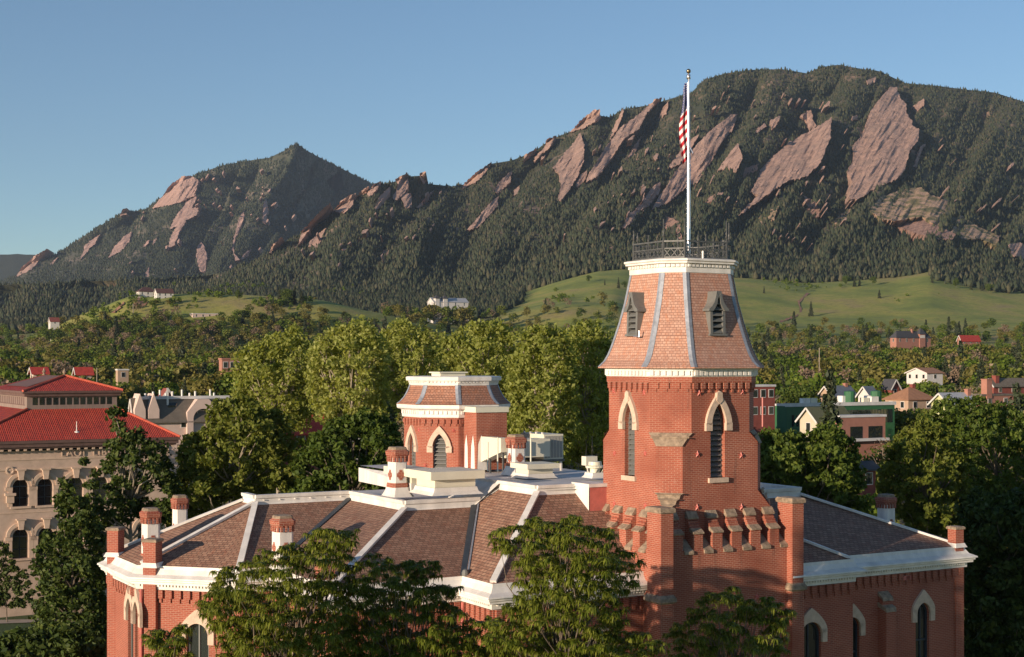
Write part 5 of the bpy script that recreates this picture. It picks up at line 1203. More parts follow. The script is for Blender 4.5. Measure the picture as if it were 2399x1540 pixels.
# raised letters on the frieze
def lettering(txt, P0, size, mat, par, name, ang=30.0):
    c = bpy.data.curves.new(name, 'FONT'); c.body = txt; c.size = size; c.extrude = .05; c.space_character = 1.15
    o = bpy.data.objects.new(name, c); COL.objects.link(o); bpy.context.view_layer.update()
    me = bpy.data.meshes.new_from_object(o.evaluated_get(bpy.context.evaluated_depsgraph_get())); bpy.data.objects.remove(o)
    me.materials.append(mat); q = link(name, me, par, P0-parent_world(par)); q.rotation_euler = (math.pi/2, 0, math.radians(ang)); return q
lettering('LAOI  LIBRARY  BUILD', L(pxu(142), wb+.06, zat(1071.5, 144)), .95, M_libtrim, lib, 'frieze_lettering')
PROTECT = [(-40, 425, 1100, 140), (-40, 90, 1330, 135)]      # (px0, px1, lowest picture line that must stay clear, distance)

# ------------------------------------------------------------------ houses and shops of the town, all squared to the same street grid
M_stucco = plain('pink_stucco', (0.62, 0.47, 0.40), .85, .08, 1.0); M_cream_w = plain('cream_clapboard', (0.52, 0.46, 0.34), .8, .1, 1.0)
M_yellow = plain('pale_green_clapboard', (0.48, 0.48, 0.24), .8, .1, 1.0); M_wht = plain('white_clapboard', (0.62, 0.58, 0.54), .8, .08, 1.0)
M_redb = plain('dark_red_brick_wall', (0.24, 0.062, 0.045), .85, .15, 1.2); M_redb2 = plain('salmon_brick_wall', (0.36, 0.165, 0.118), .85, .12, 1.0)
M_green = plain('green_painted_wall', (0.028, 0.120, 0.048), .6, .15, .8); M_groof = plain('grey_asphalt_shingle', (0.155, 0.130, 0.105), .9, .2, 1.5)
M_broof = plain('brown_shingle_roof', (0.34, 0.170, 0.095), .9, .18, 1.2); M_bluroof = plain('slate_blue_roof', (0.12, 0.14, 0.17), .7, .2, 1.0)
M_metroof = plain('pale_metal_roof', (0.40, 0.41, 0.43), .5, .1, 1.0); M_redroof = plain('bright_red_roof', (0.42, 0.045, 0.032), .8, .25, 1.5)
M_olroof = plain('olive_shingle_roof', (0.10, 0.105, 0.055), .9, .2, 1.5); M_dkroof = plain('charcoal_roof', (0.055, 0.055, 0.062), .8, .2, 1.5); M_tan = plain('tan_wall', (0.42, 0.29, 0.20), .85, .12, 1.0)
M_whiteroof = plain('white_flat_roof', (0.62, 0.60, 0.58), .7, .15, .6)
HOUSES = []
def house(label, px0, pc, px1, Y, ye, yr, kind, wall, roof, yclear=None, wins=((3, 1), (1, 1)), trim=M_wht, over=.5, cat='house', name='house', ybase=None, wh=1.2, extra=None, group=None):
    """pc is the picture column of the near corner; ye, yr the picture lines of eave and ridge there"""
    W_ = max(2.0, (px1-pc)*Y/F/.866); Dp = max(2.0, (pc-px0)*Y/F/.5); fx, fy = (pc-CX)/F*Y, Y
    fr = frame(fx, fy); gz_ = float(ground_z(np.array([pc]), np.array([Y]))[0])
    ze = CAMZ+(HY-ye)/F*Y; zrg = CAMZ+(HY-yr)/F*Y; zg = min(CAMZ+gz_-1.0, ze-3.5)
    t = thing(name, fr(W_/2, -Dp/2, zg), label, cat, group)
    m = MB(fr); m.loft([[(0, 0, z), (W_, 0, z), (W_, -Dp, z), (0, -Dp, z)] for z in (zg, ze)])
    if kind == 'gableE': m.poly([(0, 0, ze), (0, -Dp, ze), (0, -Dp/2, zrg)]); m.poly([(W_, 0, ze), (W_, -Dp, ze), (W_, -Dp/2, zrg)])
    if kind == 'gableN': m.poly([(0, 0, ze), (W_, 0, ze), (W_/2, 0, zrg)]); m.poly([(0, -Dp, ze), (W_, -Dp, ze), (W_/2, -Dp, zrg)])
    m.build('wall', wall, t)
    r = MB(fr); o = over; th = .18
    def slab(p): r.loft([[(x, y, z+th) for x, y, z in p], [(x, y, z) for x, y, z in p]])
    if kind == 'gableE':
        k = (zrg-ze)/(Dp/2); slab([(-o, o, ze-o*k), (W_+o, o, ze-o*k), (W_+o, -Dp/2, zrg), (-o, -Dp/2, zrg)]); slab([(-o, -Dp-o, ze-o*k), (W_+o, -Dp-o, ze-o*k), (W_+o, -Dp/2, zrg), (-o, -Dp/2, zrg)])
    elif kind == 'gableN':
        k = (zrg-ze)/(W_/2); slab([(-o, o, ze-o*k), (-o, -Dp-o, ze-o*k), (W_/2, -Dp-o, zrg), (W_/2, o, zrg)]); slab([(W_+o, o, ze-o*k), (W_+o, -Dp-o, ze-o*k), (W_/2, -Dp-o, zrg), (W_/2, o, zrg)])
    elif kind == 'hip':
        h_ = min(W_, Dp)/2; A, B = ((h_, -Dp/2), (W_-h_, -Dp/2)) if W_ >= Dp else ((W_/2, -h_), (W_/2, -Dp+h_))
        if abs(A[0]-B[0])+abs(A[1]-B[1]) < .3: B = (A[0]+.3, A[1]) if W_ >= Dp else (A[0], A[1]-.3)
        q = [(-o, o), (W_+o, o), (W_+o, -Dp-o), (-o, -Dp-o)]; z = ze-.05
        r.loft([[(x, y, z-.15) for x, y in q], [(x, y, z) for x, y in q]])
        if W_ >= Dp: fs = [[q[0], q[1], B, A], [q[1], q[2], B], [q[2], q[3], A, B], [q[3], q[0], A]]
        else: fs = [[q[0], q[1], A], [q[1], q[2], B, A], [q[2], q[3], B], [q[3], q[0], A, B]]
        for f in fs: r.poly([(x, y, z+.01 if (x, y) in q else zrg) for x, y in f])
    else:
        r.box(-.15, W_+.15, -Dp-.15, .15, ze, ze+.35)
    ro = r.build('roof', roof, t)
    if kind.startswith('gable'):
        m = MB(fr)
        if kind == 'gableE':
            for y1 in (o, -Dp-o): m.bar((-o-.02, y1, ze-o*k-.02), (-o-.02, -Dp/2, zrg-.02), .12, .28)
        else:
            for x1 in (-o, W_+o): m.bar((x1, o+.02, ze-o*k-.02), (W_/2, o+.02, zrg-.02), .12, .28)
        m.build('fascia_board', trim, ro)
    for face, (nw, ns), ln in (('N', wins[0], W_), ('E', wins[1], Dp)):
        for i in range(nw):
            for s in range(ns):
                u = ln*(i+.5)/nw; ww = min(.5*ln/nw, .45); z = ze-.55-s*2.9
                m = MB(fr); g = MB(fr)
                for mb_, e, d0, d1 in ((m, .1, -.05, .05), (g, 0, -.02, .065)):
                    if face == 'N': mb_.box(u-ww-e, u+ww+e, d0, d1, z-wh-e, z+e)
                    else: mb_.box(-d1, -d0, -u-ww-e, -u+ww+e, z-wh-e, z+e)
                w = m.build('window', trim, t); g.build('pane', M_glass, w)
    if extra: extra(fr, W_, Dp, ze, zrg, t)
    PROTECT.append((px0-3, px1+3, yclear if yclear else ye+14, Y)); HOUSES.append((px0, px1, yclear if yclear else ye+14, Y, label)); return t
def stack(mb_mat, a, b, h, w=.4):
    def f(fr, W_, Dp, ze, zr, t):
        m = MB(fr); m.box(W_*a-w, W_*a+w, -Dp*b-w, -Dp*b+w, ze-.5, zr+h); m.box(W_*a-w-.08, W_*a+w+.08, -Dp*b-w-.08, -Dp*b+w+.08, zr+h-.2, zr+h-.02); m.build('chimney', mb_mat, t)
    return f
def stucco_extra(fr, W_, Dp, ze, zr, t):
    m = MB(fr); m.box(W_*.02, W_*1.0, -Dp/2-.3, -Dp/2+.3, zr-.05, zr+.38); m.build('ridge_cap', M_whiteroof, t)
    for i, u in enumerate((.12, .2, .27, .33, .40, .5, .58, .64, .8, .84)):
        m = MB(fr); m.lathe(W_*u, -Dp/2, [(.14, zr+.3), (.16, zr+.8+.25*(i % 3)), (0, zr+.85+.25*(i % 3))], 7); m.build('vent_pipe', M_white, t)
    m = MB(fr); m.box(W_*.33, W_*.35, -Dp*.3, -Dp*.27, ze+1, zr+1.6); m.build('flue', M_white, t)
    m = MB(fr); k = (zr-ze)/(Dp/2); m.loft([[(x, y, ze-y*k+.2+d) for x, y in ((W_*.34, -Dp*.2), (W_*.42, -Dp*.2), (W_*.44, -Dp*.29), (W_*.36, -Dp*.29))] for d in (0, .25)]); m.build('skylight', M_glass, t)
    # arched entrance bay with a tall gridded window
    x0, x1 = W_*.52, W_*.86; xc = (x0+x1)/2; hw = (x1-x0)/2; m = MB(fr); sp = ze-.6
    out = [(x0, ze-6), (x0, ze+.4), (xc-hw*.35, ze+hw*.95), (xc+hw*.35, ze+hw*.95), (x1, ze+.4), (x1, ze-6)]
    m.holed(lambda u, v, w: (u, .5+w, v), out, [opening(hw*.62, ze-5.5, sp, sp+hw*.62, xc, 10)], .7)
    m.loft([[(x, .5, z), (x2, .5, z2), (x2, -3.5, z2), (x, -3.5, z)] for (x, z), (x2, z2) in zip(out[1:4], out[2:5])], caps=False, closed=False) if False else None
    for (xa, za), (xb, zb_) in zip(out[:-1], out[1:]): m.poly([(xa, .5, za), (xb, .5, zb_), (xb, -4, zb_), (xa, -4, za)])
    b = m.build('arched_bay', M_stucco, t)
    g = MB(fr); g.poly([(u, -.15, v) for u, v in opening(hw*.62, ze-5.5, sp, sp+hw*.62, xc, 10)]); g.build('pane', M_glass, b)
    f = MB(fr)
    for u in (-.3, .25): f.box(xc+hw*u-.06, xc+hw*u+.06, -.14, -.02, ze-5.5, sp+hw*.5)
    for v in (-3.6, -2.0, -.5, .6): f.box(xc-hw*.6, xc+hw*.6, -.14, -.03, ze+v-.05, ze+v+.05)
    f.build('window_grid', M_stucco, b)
    for u in (-.02, .12):
        x = W_*u; d = MB(fr); d.poly([(x, .45, ze-.4), (x+1.6, .45, ze-.4), (x+1.6, .45, ze+.9), (x+.8, .45, ze+3.2), (x, .45, ze+.9)])
        for (xa, za), (xb, zb_) in zip([(x, ze-.4), (x, ze+.9), (x+.8, ze+3.2), (x+1.6, ze+.9)], [(x, ze+.9), (x+.8, ze+3.2), (x+1.6, ze+.9), (x+1.6, ze-.4)]): d.poly([(xa, .45, za), (xb, .45, zb_), (xb, -2.5, zb_), (xa, -2.5, za)])
        d.build('pointed_dormer', M_stucco, t)
house('pink stucco building with a grey shingle roof and a big arched window behind the library', 300, 318, 520, 215, 975, 936, 'gableE', M_stucco, M_groof, 1000, ((3, 1), (2, 1)), extra=stucco_extra, cat='building')
def flatplant(n, seed):
    def f(fr, W_, Dp, ze, zr, t):
        r = random.Random(seed)
        for i in range(n):
            x, y = W_*r.uniform(.05, .92), -Dp*r.uniform(.15, .8); s = r.uniform(.5, 1.1)
            m = MB(fr); m.box(x-s, x+s, y-s*.7, y+s*.7, ze+.3, ze+.5+s*1.1); m.build('roof_unit', M_white if i % 3 else M_cream, t)
    return f
house('dark red brick block with white windows peeping out right of the tower', 1700, 1722, 1826, 250, 907, 905, 'flat', M_redb, M_whiteroof, 960, ((5, 2), (1, 1)), cat='building', name='brick_block')
def green_extra(fr, W_, Dp, ze, zr, t):
    flatplant(9, 4)(fr, W_, Dp, ze, zr, t)
    m = MB(fr)
    for i in range(22): x = W_*.36+i*(W_*.62)/22; m.box(x, x+W_*.62/22-.14, .01, .07, ze-3.3, ze-.9)
    m.build('window_band', M_glass, t); m = MB(fr); m.box(-.2, W_+.2, -.1, .22, ze-.12, ze+.5); m.build('parapet', M_whiteroof, t)
    m = MB(fr)
    for x in (.62, .87): m.lathe(W_*x, -Dp*.4, [(1.0, ze+.3), (1.0, ze+2.4), (0, ze+2.6)], 12)
    m.build('roof_tank', M_green, t); m = MB(fr); m.box(W_*.05, W_*.07, .0, .06, ze-3.6, ze-1.6); m.box(W_*.09, W_*.11, .0, .06, ze-3.6, ze-1.6); m.build('side_window', M_glass, t)
house('long flat roofed green shop with a band of windows and rooftop units', 1820, 1842, 2140, 262, 952, 950, 'flat', M_green, M_whiteroof, 978, ((0, 0), (0, 0)), extra=green_extra, cat='shop', name='green_shop')
def salmon_extra(fr, W_, Dp, ze, zr, t):
    m = MB(fr)
    for x0, x1 in ((.22, .48), (.62, .92)):
        m.box(W_*x0, W_*x1, .0, .06, ze-3.2, ze-1.4); m.build('glazed_front', M_glass, t); m = MB(fr)
    m = MB(fr); m.box(0, W_, 0, .9, ze-3.6, ze-3.2); m.build('terrace_wall', M_whiteroof, t)
house('low salmon brick restaurant with dark shopfront windows below the green shop', 1955, 1968, 2092, 225, 979, 977, 'flat', M_redb2, M_whiteroof, 1004, ((0, 0), (0, 0)), extra=salmon_extra, cat='shop', name='restaurant')
house('small yellow house with a white gable and olive roof in front of the green shop', 1884, 1914, 2004, 232, 984, 957, 'gableE', M_cream_w, M_olroof, 994, ((1, 1), (1, 1)))
house('tan house with a brown hipped roof and little dormers behind the green shop', 2090, 2128, 2202, 305, 936, 908, 'hip', M_tan, M_broof, 948, ((2, 1), (2, 1)), extra=stack(M_redb, .6, .5, .6))
house('pale green gabled building with a metal roof right of the brown hipped house', 2196, 2224, 2300, 268, 945, 923, 'gableE', M_yellow, M_metroof, 962, ((1, 1), (1, 1)), extra=stack(M_redb2, .96, .4, .8), cat='building')
house('salmon brick building with a tall square chimney at the right edge of town', 2284, 2300, 2392, 300, 928, 922, 'flat', M_redb2, M_groof, 945, ((2, 1), (0, 0)), extra=stack(M_redb2, .22, .2, 2.9, .75), cat='building')
house('dark red house with a square chimney behind the salmon brick building', 2316, 2328, 2480, 360, 902, 888, 'gableE', M_redb, M_groof, 910, ((4, 1), (1, 1)), extra=stack(M_redb, .08, .3, .8, .6))
house('white gabled house with brown roof standing alone among the trees', 2139, 2172, 2216, 470, 874, 863, 'gableE', M_wht, M_broof, 888, ((1, 1), (3, 1)))
house('house with a steep slate blue roof behind the spruce', 1928, 1950, 2012, 330, 926, 906, 'gableE', M_tan, M_bluroof, 938, ((1, 1), (1, 1)), extra=stack(M_redb2, .85, .5, .7))
house('small white house with a steep pale gable left of the brown hipped house', 2019, 2040, 2058, 320, 928, 907, 'gableE', M_wht, M_bluroof, 942, ((1, 1), (1, 1)))
house('dark roofed cottage with white gable boards peeping through trees', 2072, 2088, 2110, 400, 908, 890, 'gableN', M_redb, M_dkroof, 912, ((1, 1), (0, 0)))
def school(fr, W_, Dp, ze, zr, t):
    m = MB(fr); c0, c1 = W_*.66, W_*.82; m.box(c0, c1, -Dp*.5, .6, ze-7, ze+2.2); tw_ = m.build('tower', M_redb2, t)
    m = MB(fr); xm = (c0+c1)/2; ym = -Dp*.25+.3
    for p, q in (((c0-.5, 1.1), (c1+.5, 1.1)), ((c1+.5, 1.1), (c1+.5, -Dp*.5-.5)), ((c1+.5, -Dp*.5-.5), (c0-.5, -Dp*.5-.5)), ((c0-.5, -Dp*.5-.5), (c0-.5, 1.1))): m.poly([(*p, ze+2.2), (*q, ze+2.2), (xm, ym, ze+6.0)])
    m.build('pyramid_roof', M_dkroof, tw_); m = MB(fr)
    for i in range(4): m.box(c0+.3+i*(c1-c0-.5)/4, c0+.1+(i+1)*(c1-c0-.5)/4, .6, .66, ze-.2, ze+1.6)
    m.build('belfry_windows', M_wht, tw_)
    stack(M_redb2, .52, .4, 1.2, .5)(fr, W_, Dp, ze, zr, t)
house('old red brick school with dark roof and a pyramid topped tower below the meadow', 2090, 2100, 2196, 900, 791, 775, 'hip', M_redb2, M_dkroof, 808, ((5, 1), (1, 1)), extra=school, cat='school', name='school', wh=2.0)
house('long low red roofed wing right of the red brick school', 2246, 2252, 2306, 860, 797, 786, 'gableE', M_redb2, M_redroof, 800, ((3, 1), (1, 1)), cat='building', name='long_building')
house('big white house with dark hipped roofs on top of the grassy knoll', 312, 326, 362, 1235, 683, 672, 'hip', M_wht, plain('dark_red_roof', (.10, .045, .04), .8, .2, 1), 699, ((3, 2), (2, 2)), wh=1.8)
house('white villa with brown roof beside the big house on the knoll', 356, 368, 402, 1225, 686, 676, 'gableE', M_wht, plain('umber_roof', (.12, .055, .045), .8, .2, 1), 700, ((3, 2), (1, 2)), wh=1.8)
house('cream and red house with a flat pale roof below the knoll', 440, 452, 508, 1165, 735, 729, 'flat', M_stucco, M_whiteroof, 744, ((4, 2), (1, 2)), wh=1.8)
house('little white house at the left foot of the knoll', 108, 118, 136, 1180, 753, 744, 'gableE', M_wht, M_redb, 762, ((1, 1), (1, 1)))
def pavilion(fr, W_, Dp, ze, zr, t):
    for x in (.05, .28):
        m = MB(fr); m.box(W_*x, W_*x+4, -4, 0.4, ze-4, ze+3); tt = m.build('corner_turret', M_wht, t); m = MB(fr); x0, x1 = W_*x-.8, W_*x+4.8
        for p, q in (((x0, 1.2), (x1, 1.2)), ((x1, 1.2), (x1, -4.8)), ((x1, -4.8), (x0, -4.8)), ((x0, -4.8), (x0, 1.2))): m.poly([(*p, ze+3), (*q, ze+3), (W_*x+2, -1.8, ze+6.2)])
        m.bar((W_*x+2, -1.8, ze+6), (W_*x+2, -1.8, ze+10), .3); m.build('turret_roof', M_dkroof, tt)
house('white assembly hall with pale roof and two spired turrets at the forest edge', 1000, 1016, 1096, 1330, 707, 697, 'gableE', M_wht, M_metroof, 710, ((4, 1), (2, 1)), extra=pavilion, cat='hall', name='assembly_hall', wh=2.5)
house('red roofed house with pale gable, leftmost behind the library', 62, 78, 106, 330, 874, 862, 'gableE', M_stucco, M_redroof, 880, ((1, 1), (1, 1)))
house('red roofed house behind the library lantern, beside the pale chimney', 176, 180, 210, 345, 874, 862, 'gableE', M_stucco, M_redroof, 876, ((1, 1), (1, 1)))
house('tan brick house with white parapet above the pink stucco building', 270, 276, 298, 390, 868, 866, 'flat', M_tan, M_whiteroof, 880, ((1, 1), (0, 0)))
house('flat roofed orange brick tower block showing left of the tall cottonwoods', 512, 520, 564, 330, 843, 841, 'flat', M_redb2, M_redb2, 858, ((3, 1), (0, 0)), cat='building', name='brick_block')
house('long building with a bright red roof half hidden by the cottonwoods', 618, 640, 760, 175, 1008, 978, 'gableE', M_redb, M_redroof, 1012, ((3, 1), (1, 1)), cat='building', name='long_building')
house('dark house with rusty roof behind the pink stucco building', 366, 380, 402, 300, 930, 912, 'gableN', M_redb, M_redb, 940, ((1, 1), (0, 0)))
house('grey roofed house glimpsed between two cottonwoods', 806, 816, 860, 200, 932, 908, 'gableE', M_wht, M_groof, 934, ((1, 1), (1, 1)))
house('dark brick house low among the right hand trees', 2012, 2020, 2052, 165, 1098, 1086, 'gableE', M_redb, M_dkroof, 1112, ((1, 1), (0, 0)))
# ------------------------------------------------------------------ trees
def cards(P, size, rg, up=0.25, aspect=0.62, outward=None):
    """pointed leaf-clump faces, one kite per point"""
    n = len(P); d = rg.normal(0, 1, (n, 3)); d[:, 2] = d[:, 2]*0.8+up
    if outward is not None: d = d*0.9+outward*0.55
    d /= np.linalg.norm(d, axis=1)[:, None]+1e-9
    r = rg.normal(0, 1, (n, 3)); t = np.cross(d, r); t /= np.linalg.norm(t, axis=1)[:, None]+1e-9; b = np.cross(d, t)
    s = (size*rg.uniform(0.6, 1.35, n))[:, None]; fold = d*s*rg.uniform(-0.12, 0.25, (n, 1))
    V = np.stack([P-t*s*0.5, P-t*s*0.05+b*s*aspect*0.5+fold, P+t*s*0.55, P-t*s*0.05-b*s*aspect*0.5+fold], 1)
    return V.reshape(-1, 3), np.arange(4*n).reshape(n, 4)
def limb_mesh(segs, mat, name):
    m = MB(lambda a, b, z=0: Vector((a, b, z)))
    for pts, rad in segs: m.tube(pts, rad, 6)
    return m
def meshdata(mb, mat, name):
    me = bpy.data.meshes.new(name); me.from_pydata([tuple(v) for v in mb.v], [], mb.f); me.materials.append(mat); return me
def curve(p, q, rg, n=4, sag=0.0, wob=0.08):
    p = np.array(p, float); q = np.array(q, float); ln = np.linalg.norm(q-p); out = []
    for i in range(n+1):
        t = i/n; c = p+(q-p)*t; c = c+rg.normal(0, wob*ln*0.25, 3)*math.sin(math.pi*t); c[2] += sag*ln*math.sin(math.pi*t); out.append(tuple(c))
    return out
# prototypes for the town's trees: unit height about 12 m, base at the origin
def broad_proto(seed, H=12.0, wid=0.42, n=2600, size=0.62, trunk=0.16, lobes=16, hole=0.0):
    rg = np.random.default_rng(seed); R = H*wid; L0 = []
    for i in range(lobes):
        a = rg.uniform(0, 6.28); zz = rg.uniform(0.30, 0.88)*H; prof = math.sin(math.pi*min(1, max(0, (zz/H-0.16)/0.86)))**0.7
        rr = rg.uniform(0.25, 0.8)*R*prof; L0.append((rr*math.cos(a), rr*math.sin(a), zz, R*rg.uniform(0.26, 0.46)))
    L0.append((0, 0, H*0.86, R*0.36)); L0.append((rg.normal()*R*.2, rg.normal()*R*.2, H*0.55, R*0.55)); L0 = np.array(L0)
    k = rg.integers(0, len(L0), n); d = rg.normal(0, 1, (n, 3)); d /= np.linalg.norm(d, axis=1)[:, None]
    rad = L0[k, 3]*rg.uniform(0.55, 1.12, n); P = L0[k, :3]+d*rad[:, None]*np.array([1, 1, 0.82])
    P[:, 2] = np.maximum(P[:, 2], H*0.10)
    V, Q = cards(P, size, rg, 0.3, 0.7, d)
    segs = [(curve((0, 0, -1.5), (rg.normal()*.3, rg.normal()*.3, H*0.55), rg, 4), [trunk*H/12*1.6, trunk*H/12*1.2, trunk*H/12, trunk*H/12*.8, trunk*H/12*.6])]
    for i in range(min(9, lobes)): segs.append((curve((0, 0, H*rg.uniform(0.22, 0.45)), L0[i, :3], rg, 3, 0.05), [trunk*.55, trunk*.4, trunk*.28, trunk*.12]))
    return V, Q, segs
def conifer_proto(seed, H=14.0, n=2200, size=0.6, slim=0.2):
    rg = np.random.default_rng(seed); P = []; O = []
    z = H*0.06
    while z < H:
        f = 1-z/H; R = H*slim*f**0.85*rg.uniform(0.75, 1.2)+0.12; nb = 7
        for i in range(nb):
            a = rg.uniform(0, 6.28); m = int(max(3, n*0.012*f+3))
            t = rg.uniform(0.15, 1, m); P.append(np.stack([np.cos(a)*R*t+rg.normal(0, .1, m), np.sin(a)*R*t+rg.normal(0, .1, m), z-0.22*R*t*t+rg.normal(0, .12, m)], -1)); O.append(np.tile([math.cos(a), math.sin(a), -.1], (m, 1)))
        z += H*0.035
    P = np.concatenate(P); O = np.concatenate(O); V, Q = cards(P, size, rg, 0.1, 0.5, O)
    return V, Q, [(curve((0, 0, -1.5), (0, 0, H*.97), rg, 3, 0, .02), [.24, .2, .12, .03])]
def bare_proto(seed, H=11.0, n=1500, size=.32):
    rg = np.random.default_rng(seed); V, Q, s = broad_proto(seed, H, .42, n, size, .15, 14)
    segs = list(s)
    for i in range(26):
        a = rg.uniform(0, 6.28); z0 = H*rg.uniform(.3, .6); r = H*.42*rg.uniform(.5, 1); segs.append((curve((0, 0, z0), (r*math.cos(a), r*math.sin(a), min(H, z0+H*rg.uniform(.15, .45))), rg, 3, .04), [.09, .06, .04, .015]))
    return V, Q, segs
KINDS = {}
def addkind(key, proto, leaf, bark, H, cname='crown'):
    V, Q, segs = proto; KINDS.setdefault(key, []).append((rawmesh(cname, V, Q, leaf), meshdata(limb_mesh(segs, bark, 'trunk'), bark, 'trunk'), H))
for s in (1, 2, 3): addkind('mid green', broad_proto(s, 12, (.40, .46, .36)[s-1]), M_leaf_mid, M_bark, 12)
for s in (4, 5): addkind('bright green', broad_proto(s, 12, (.42, .36)[s-4]), M_leaf_bright, M_bark, 12)
for s in (6, 7): addkind('olive green', broad_proto(s, 12, (.44, .38)[s-6]), M_leaf_olive, M_bark, 12)
for s in (8, 9): addkind('deep green', broad_proto(s, 12, (.38, .45)[s-8]), M_leaf_deep, M_bark, 12)
for s in (10, 11): addkind('brownish budding', bare_proto(s), M_leaf_rust, M_palebark, 11)
for s in (12, 13, 14): addkind('conifer', conifer_proto(s, 14, slim=(.19, .24, .16)[s-12]), M_needle, M_bark, 14)
def plant_tree(kind, px, D, h, label, group, rg, name=None):
    v = KINDS[kind][int(rg.integers(0, len(KINDS[kind])))]; z = float(ground_z(np.array([px]), np.array([D]))[0])+CAMZ
    nm = name or ('conifer_tree' if kind == 'conifer' else 'broadleaf_tree')
    t = thing(nm, ((px-CX)/F*D, D, z-.3), label, 'tree', group); sc = h/v[2]
    t.scale = (sc*rg.uniform(.88, 1.15),)*2+(sc,); t.rotation_euler = (0, 0, rg.uniform(0, 6.28))
    link('crown', v[0], t); link('trunk', v[1], t); return t
# ---- trees traced one by one: crowns fill a picture outline at their own distance, with real depth
def poly_tree(name, label, outline, Y, T, leaf, bark, spacing, pr, nleaf, size, seed, trunk_px=None, group=None, up=0.3, mode='card', edge=30, zbase=None, lean=0.0, sub=1.0, tr=.22, outw=True):
    rg = np.random.default_rng(seed); poly = np.array(outline, float); x0, y0 = poly.min(0); x1, y1 = poly.max(0)
    gx, gy = np.meshgrid(np.arange(x0, x1, spacing), np.arange(y0, y1, spacing)); pts = np.stack([gx.ravel(), gy.ravel()], -1)+rg.uniform(-.45, .45, (gx.size, 2))*spacing
    pts = pts[inpoly(pts, poly)]; pts = pts[rg.uniform(0, 1, len(pts)) < sub]
    # distance of each puff from the outline gives the crown its roundness
    dmin = np.full(len(pts), 1e9)
    for i in range(len(poly)):
        a, b = poly[i], poly[(i+1) % len(poly)]; ab = b-a; t = np.clip(((pts-a)@ab)/(ab@ab+1e-9), 0, 1); dmin = np.minimum(dmin, np.linalg.norm(pts-(a+t[:, None]*ab), axis=1))
    dep = T*np.clip(dmin/edge, 0.08, 1)*rg.uniform(-1, 1, len(pts)); D = Y+dep+lean*(pts[:, 1]-y0)/(y1-y0)
    C = np.stack([(pts[:, 0]-CX)/F*D, D, CAMZ+(HY-pts[:, 1])/F*D], -1)
    tp = trunk_px if trunk_px else float(pts[:, 0].mean()); zg = zbase if zbase is not None else CAMZ+float(ground_z(np.array([tp]), np.array([Y]))[0])
    base = Vector(((tp-CX)/F*Y, Y, zg)); t_ = thing(name, base, label, 'tree', group); Cb = C-np.array(base)
    if mode == 'card':
        n = nleaf*len(pts); k = np.repeat(np.arange(len(pts)), nleaf); d = rg.normal(0, 1, (n, 3)); d /= np.linalg.norm(d, axis=1)[:, None]
        P = Cb[k]+d*(pr*rg.uniform(.75, 1.3, len(pts))[k]*rg.uniform(.2, 1.05, n)**.7)[:, None]*np.array([1, 1, .8]); V, Q = cards(P, size, rg, up, .62, d if outw else None)
    else: V, Q = droop(Cb, pr, nleaf, size, rg)
    link('crown', rawmesh('crown', V, Q, leaf), t_)
    zt = Cb[:, 2].max(); top = np.array([Cb[Cb[:, 2] > zt*.6][:, 0].mean(), Cb[:, 1].mean(), zt*.72]); low = Cb[:, 2].min()
    segs = [(curve((0, 0, -.6), top, rg, 6, 0, .05), [tr*1.5, tr*1.25, tr*1.05, tr*.85, tr*.6, tr*.4, tr*.16])]
    trunkpts = np.array(segs[0][0])
    for i in rg.choice(len(Cb), min(len(Cb), 46 if mode == 'card' else 90), replace=False):
        e = Cb[i]; want = e[2]-np.hypot(e[0]-top[0], e[1])*rg.uniform(.5, 1.0)-.3; j = int(np.argmin(np.abs(trunkpts[:, 2]-max(want, zt*.22)))); s = trunkpts[j]
        segs.append((curve(s, e, rg, 4, .02, .16), [tr*.34, tr*.26, tr*.19, tr*.12, tr*.05]))
    link('trunk', meshdata(limb_mesh(segs, bark, 'trunk'), bark, 'trunk'), t_); return t_
def droop(C, pr, nleaf, size, rg):
    """mop-like sprays: leaves leave the twig tip outwards and hang down, each a folded strip of three faces"""
    n = len(C)*nleaf; k = np.repeat(np.arange(len(C)), nleaf)
    # each puff has a few twig tips and each tip carries a fan of leaves
    tips = 6; toff = rg.normal(0, 1, (len(C), tips, 3)); toff /= np.linalg.norm(toff, axis=2)[..., None]; toff[..., 2] = np.abs(toff[..., 2])*.55-.08; toff *= pr*rg.uniform(.35, 1.0, (len(C), tips, 1))
    ti = rg.integers(0, tips, n); S0 = C[k]+toff[k, ti]
    a = rg.uniform(0, 2*math.pi, n); h = np.stack([np.cos(a), np.sin(a), np.zeros(n)], -1); ln = size*rg.uniform(.65, 1.3, n); el = rg.uniform(0, .8, n); dr = rg.uniform(.55, 1.3, n)
    w = ln*rg.uniform(.13, .21, n); side = np.stack([-np.sin(a), np.cos(a), np.zeros(n)], -1)+rg.normal(0, .25, (n, 3)); V = []
    for t, ww in ((0.0, .35), (.33, 1.0), (.68, .85), (1.0, .08)):
        c = S0+h*(ln*t*(1-.25*t))[:, None]; c = c+np.stack([np.zeros(n), np.zeros(n), ln*(el*t-dr*t*t)], -1); o = side*(w*.5*ww)[:, None]; V += [c-o, c+o]
    V = np.stack(V, 1).reshape(-1, 3); b = np.arange(n)[:, None]*8; Q = np.concatenate([np.concatenate([b, b+1, b+3, b+2], 1), np.concatenate([b+2, b+3, b+5, b+4], 1), np.concatenate([b+4, b+5, b+7, b+6], 1)])
    return V, Q
ZA = lambda L_: [(464+x*.3001, 1184+y*.3001) for x, y in L_]
ZB = lambda L_: [(800+x*.2993, 1080+y*.2993) for x, y in L_]
ZC_ = lambda L_: [(1320+x*.2733, 1120+y*.2733) for x, y in L_]
ZD_ = lambda L_: [(224+x*.2993, 1080+y*.2993) for x, y in L_]
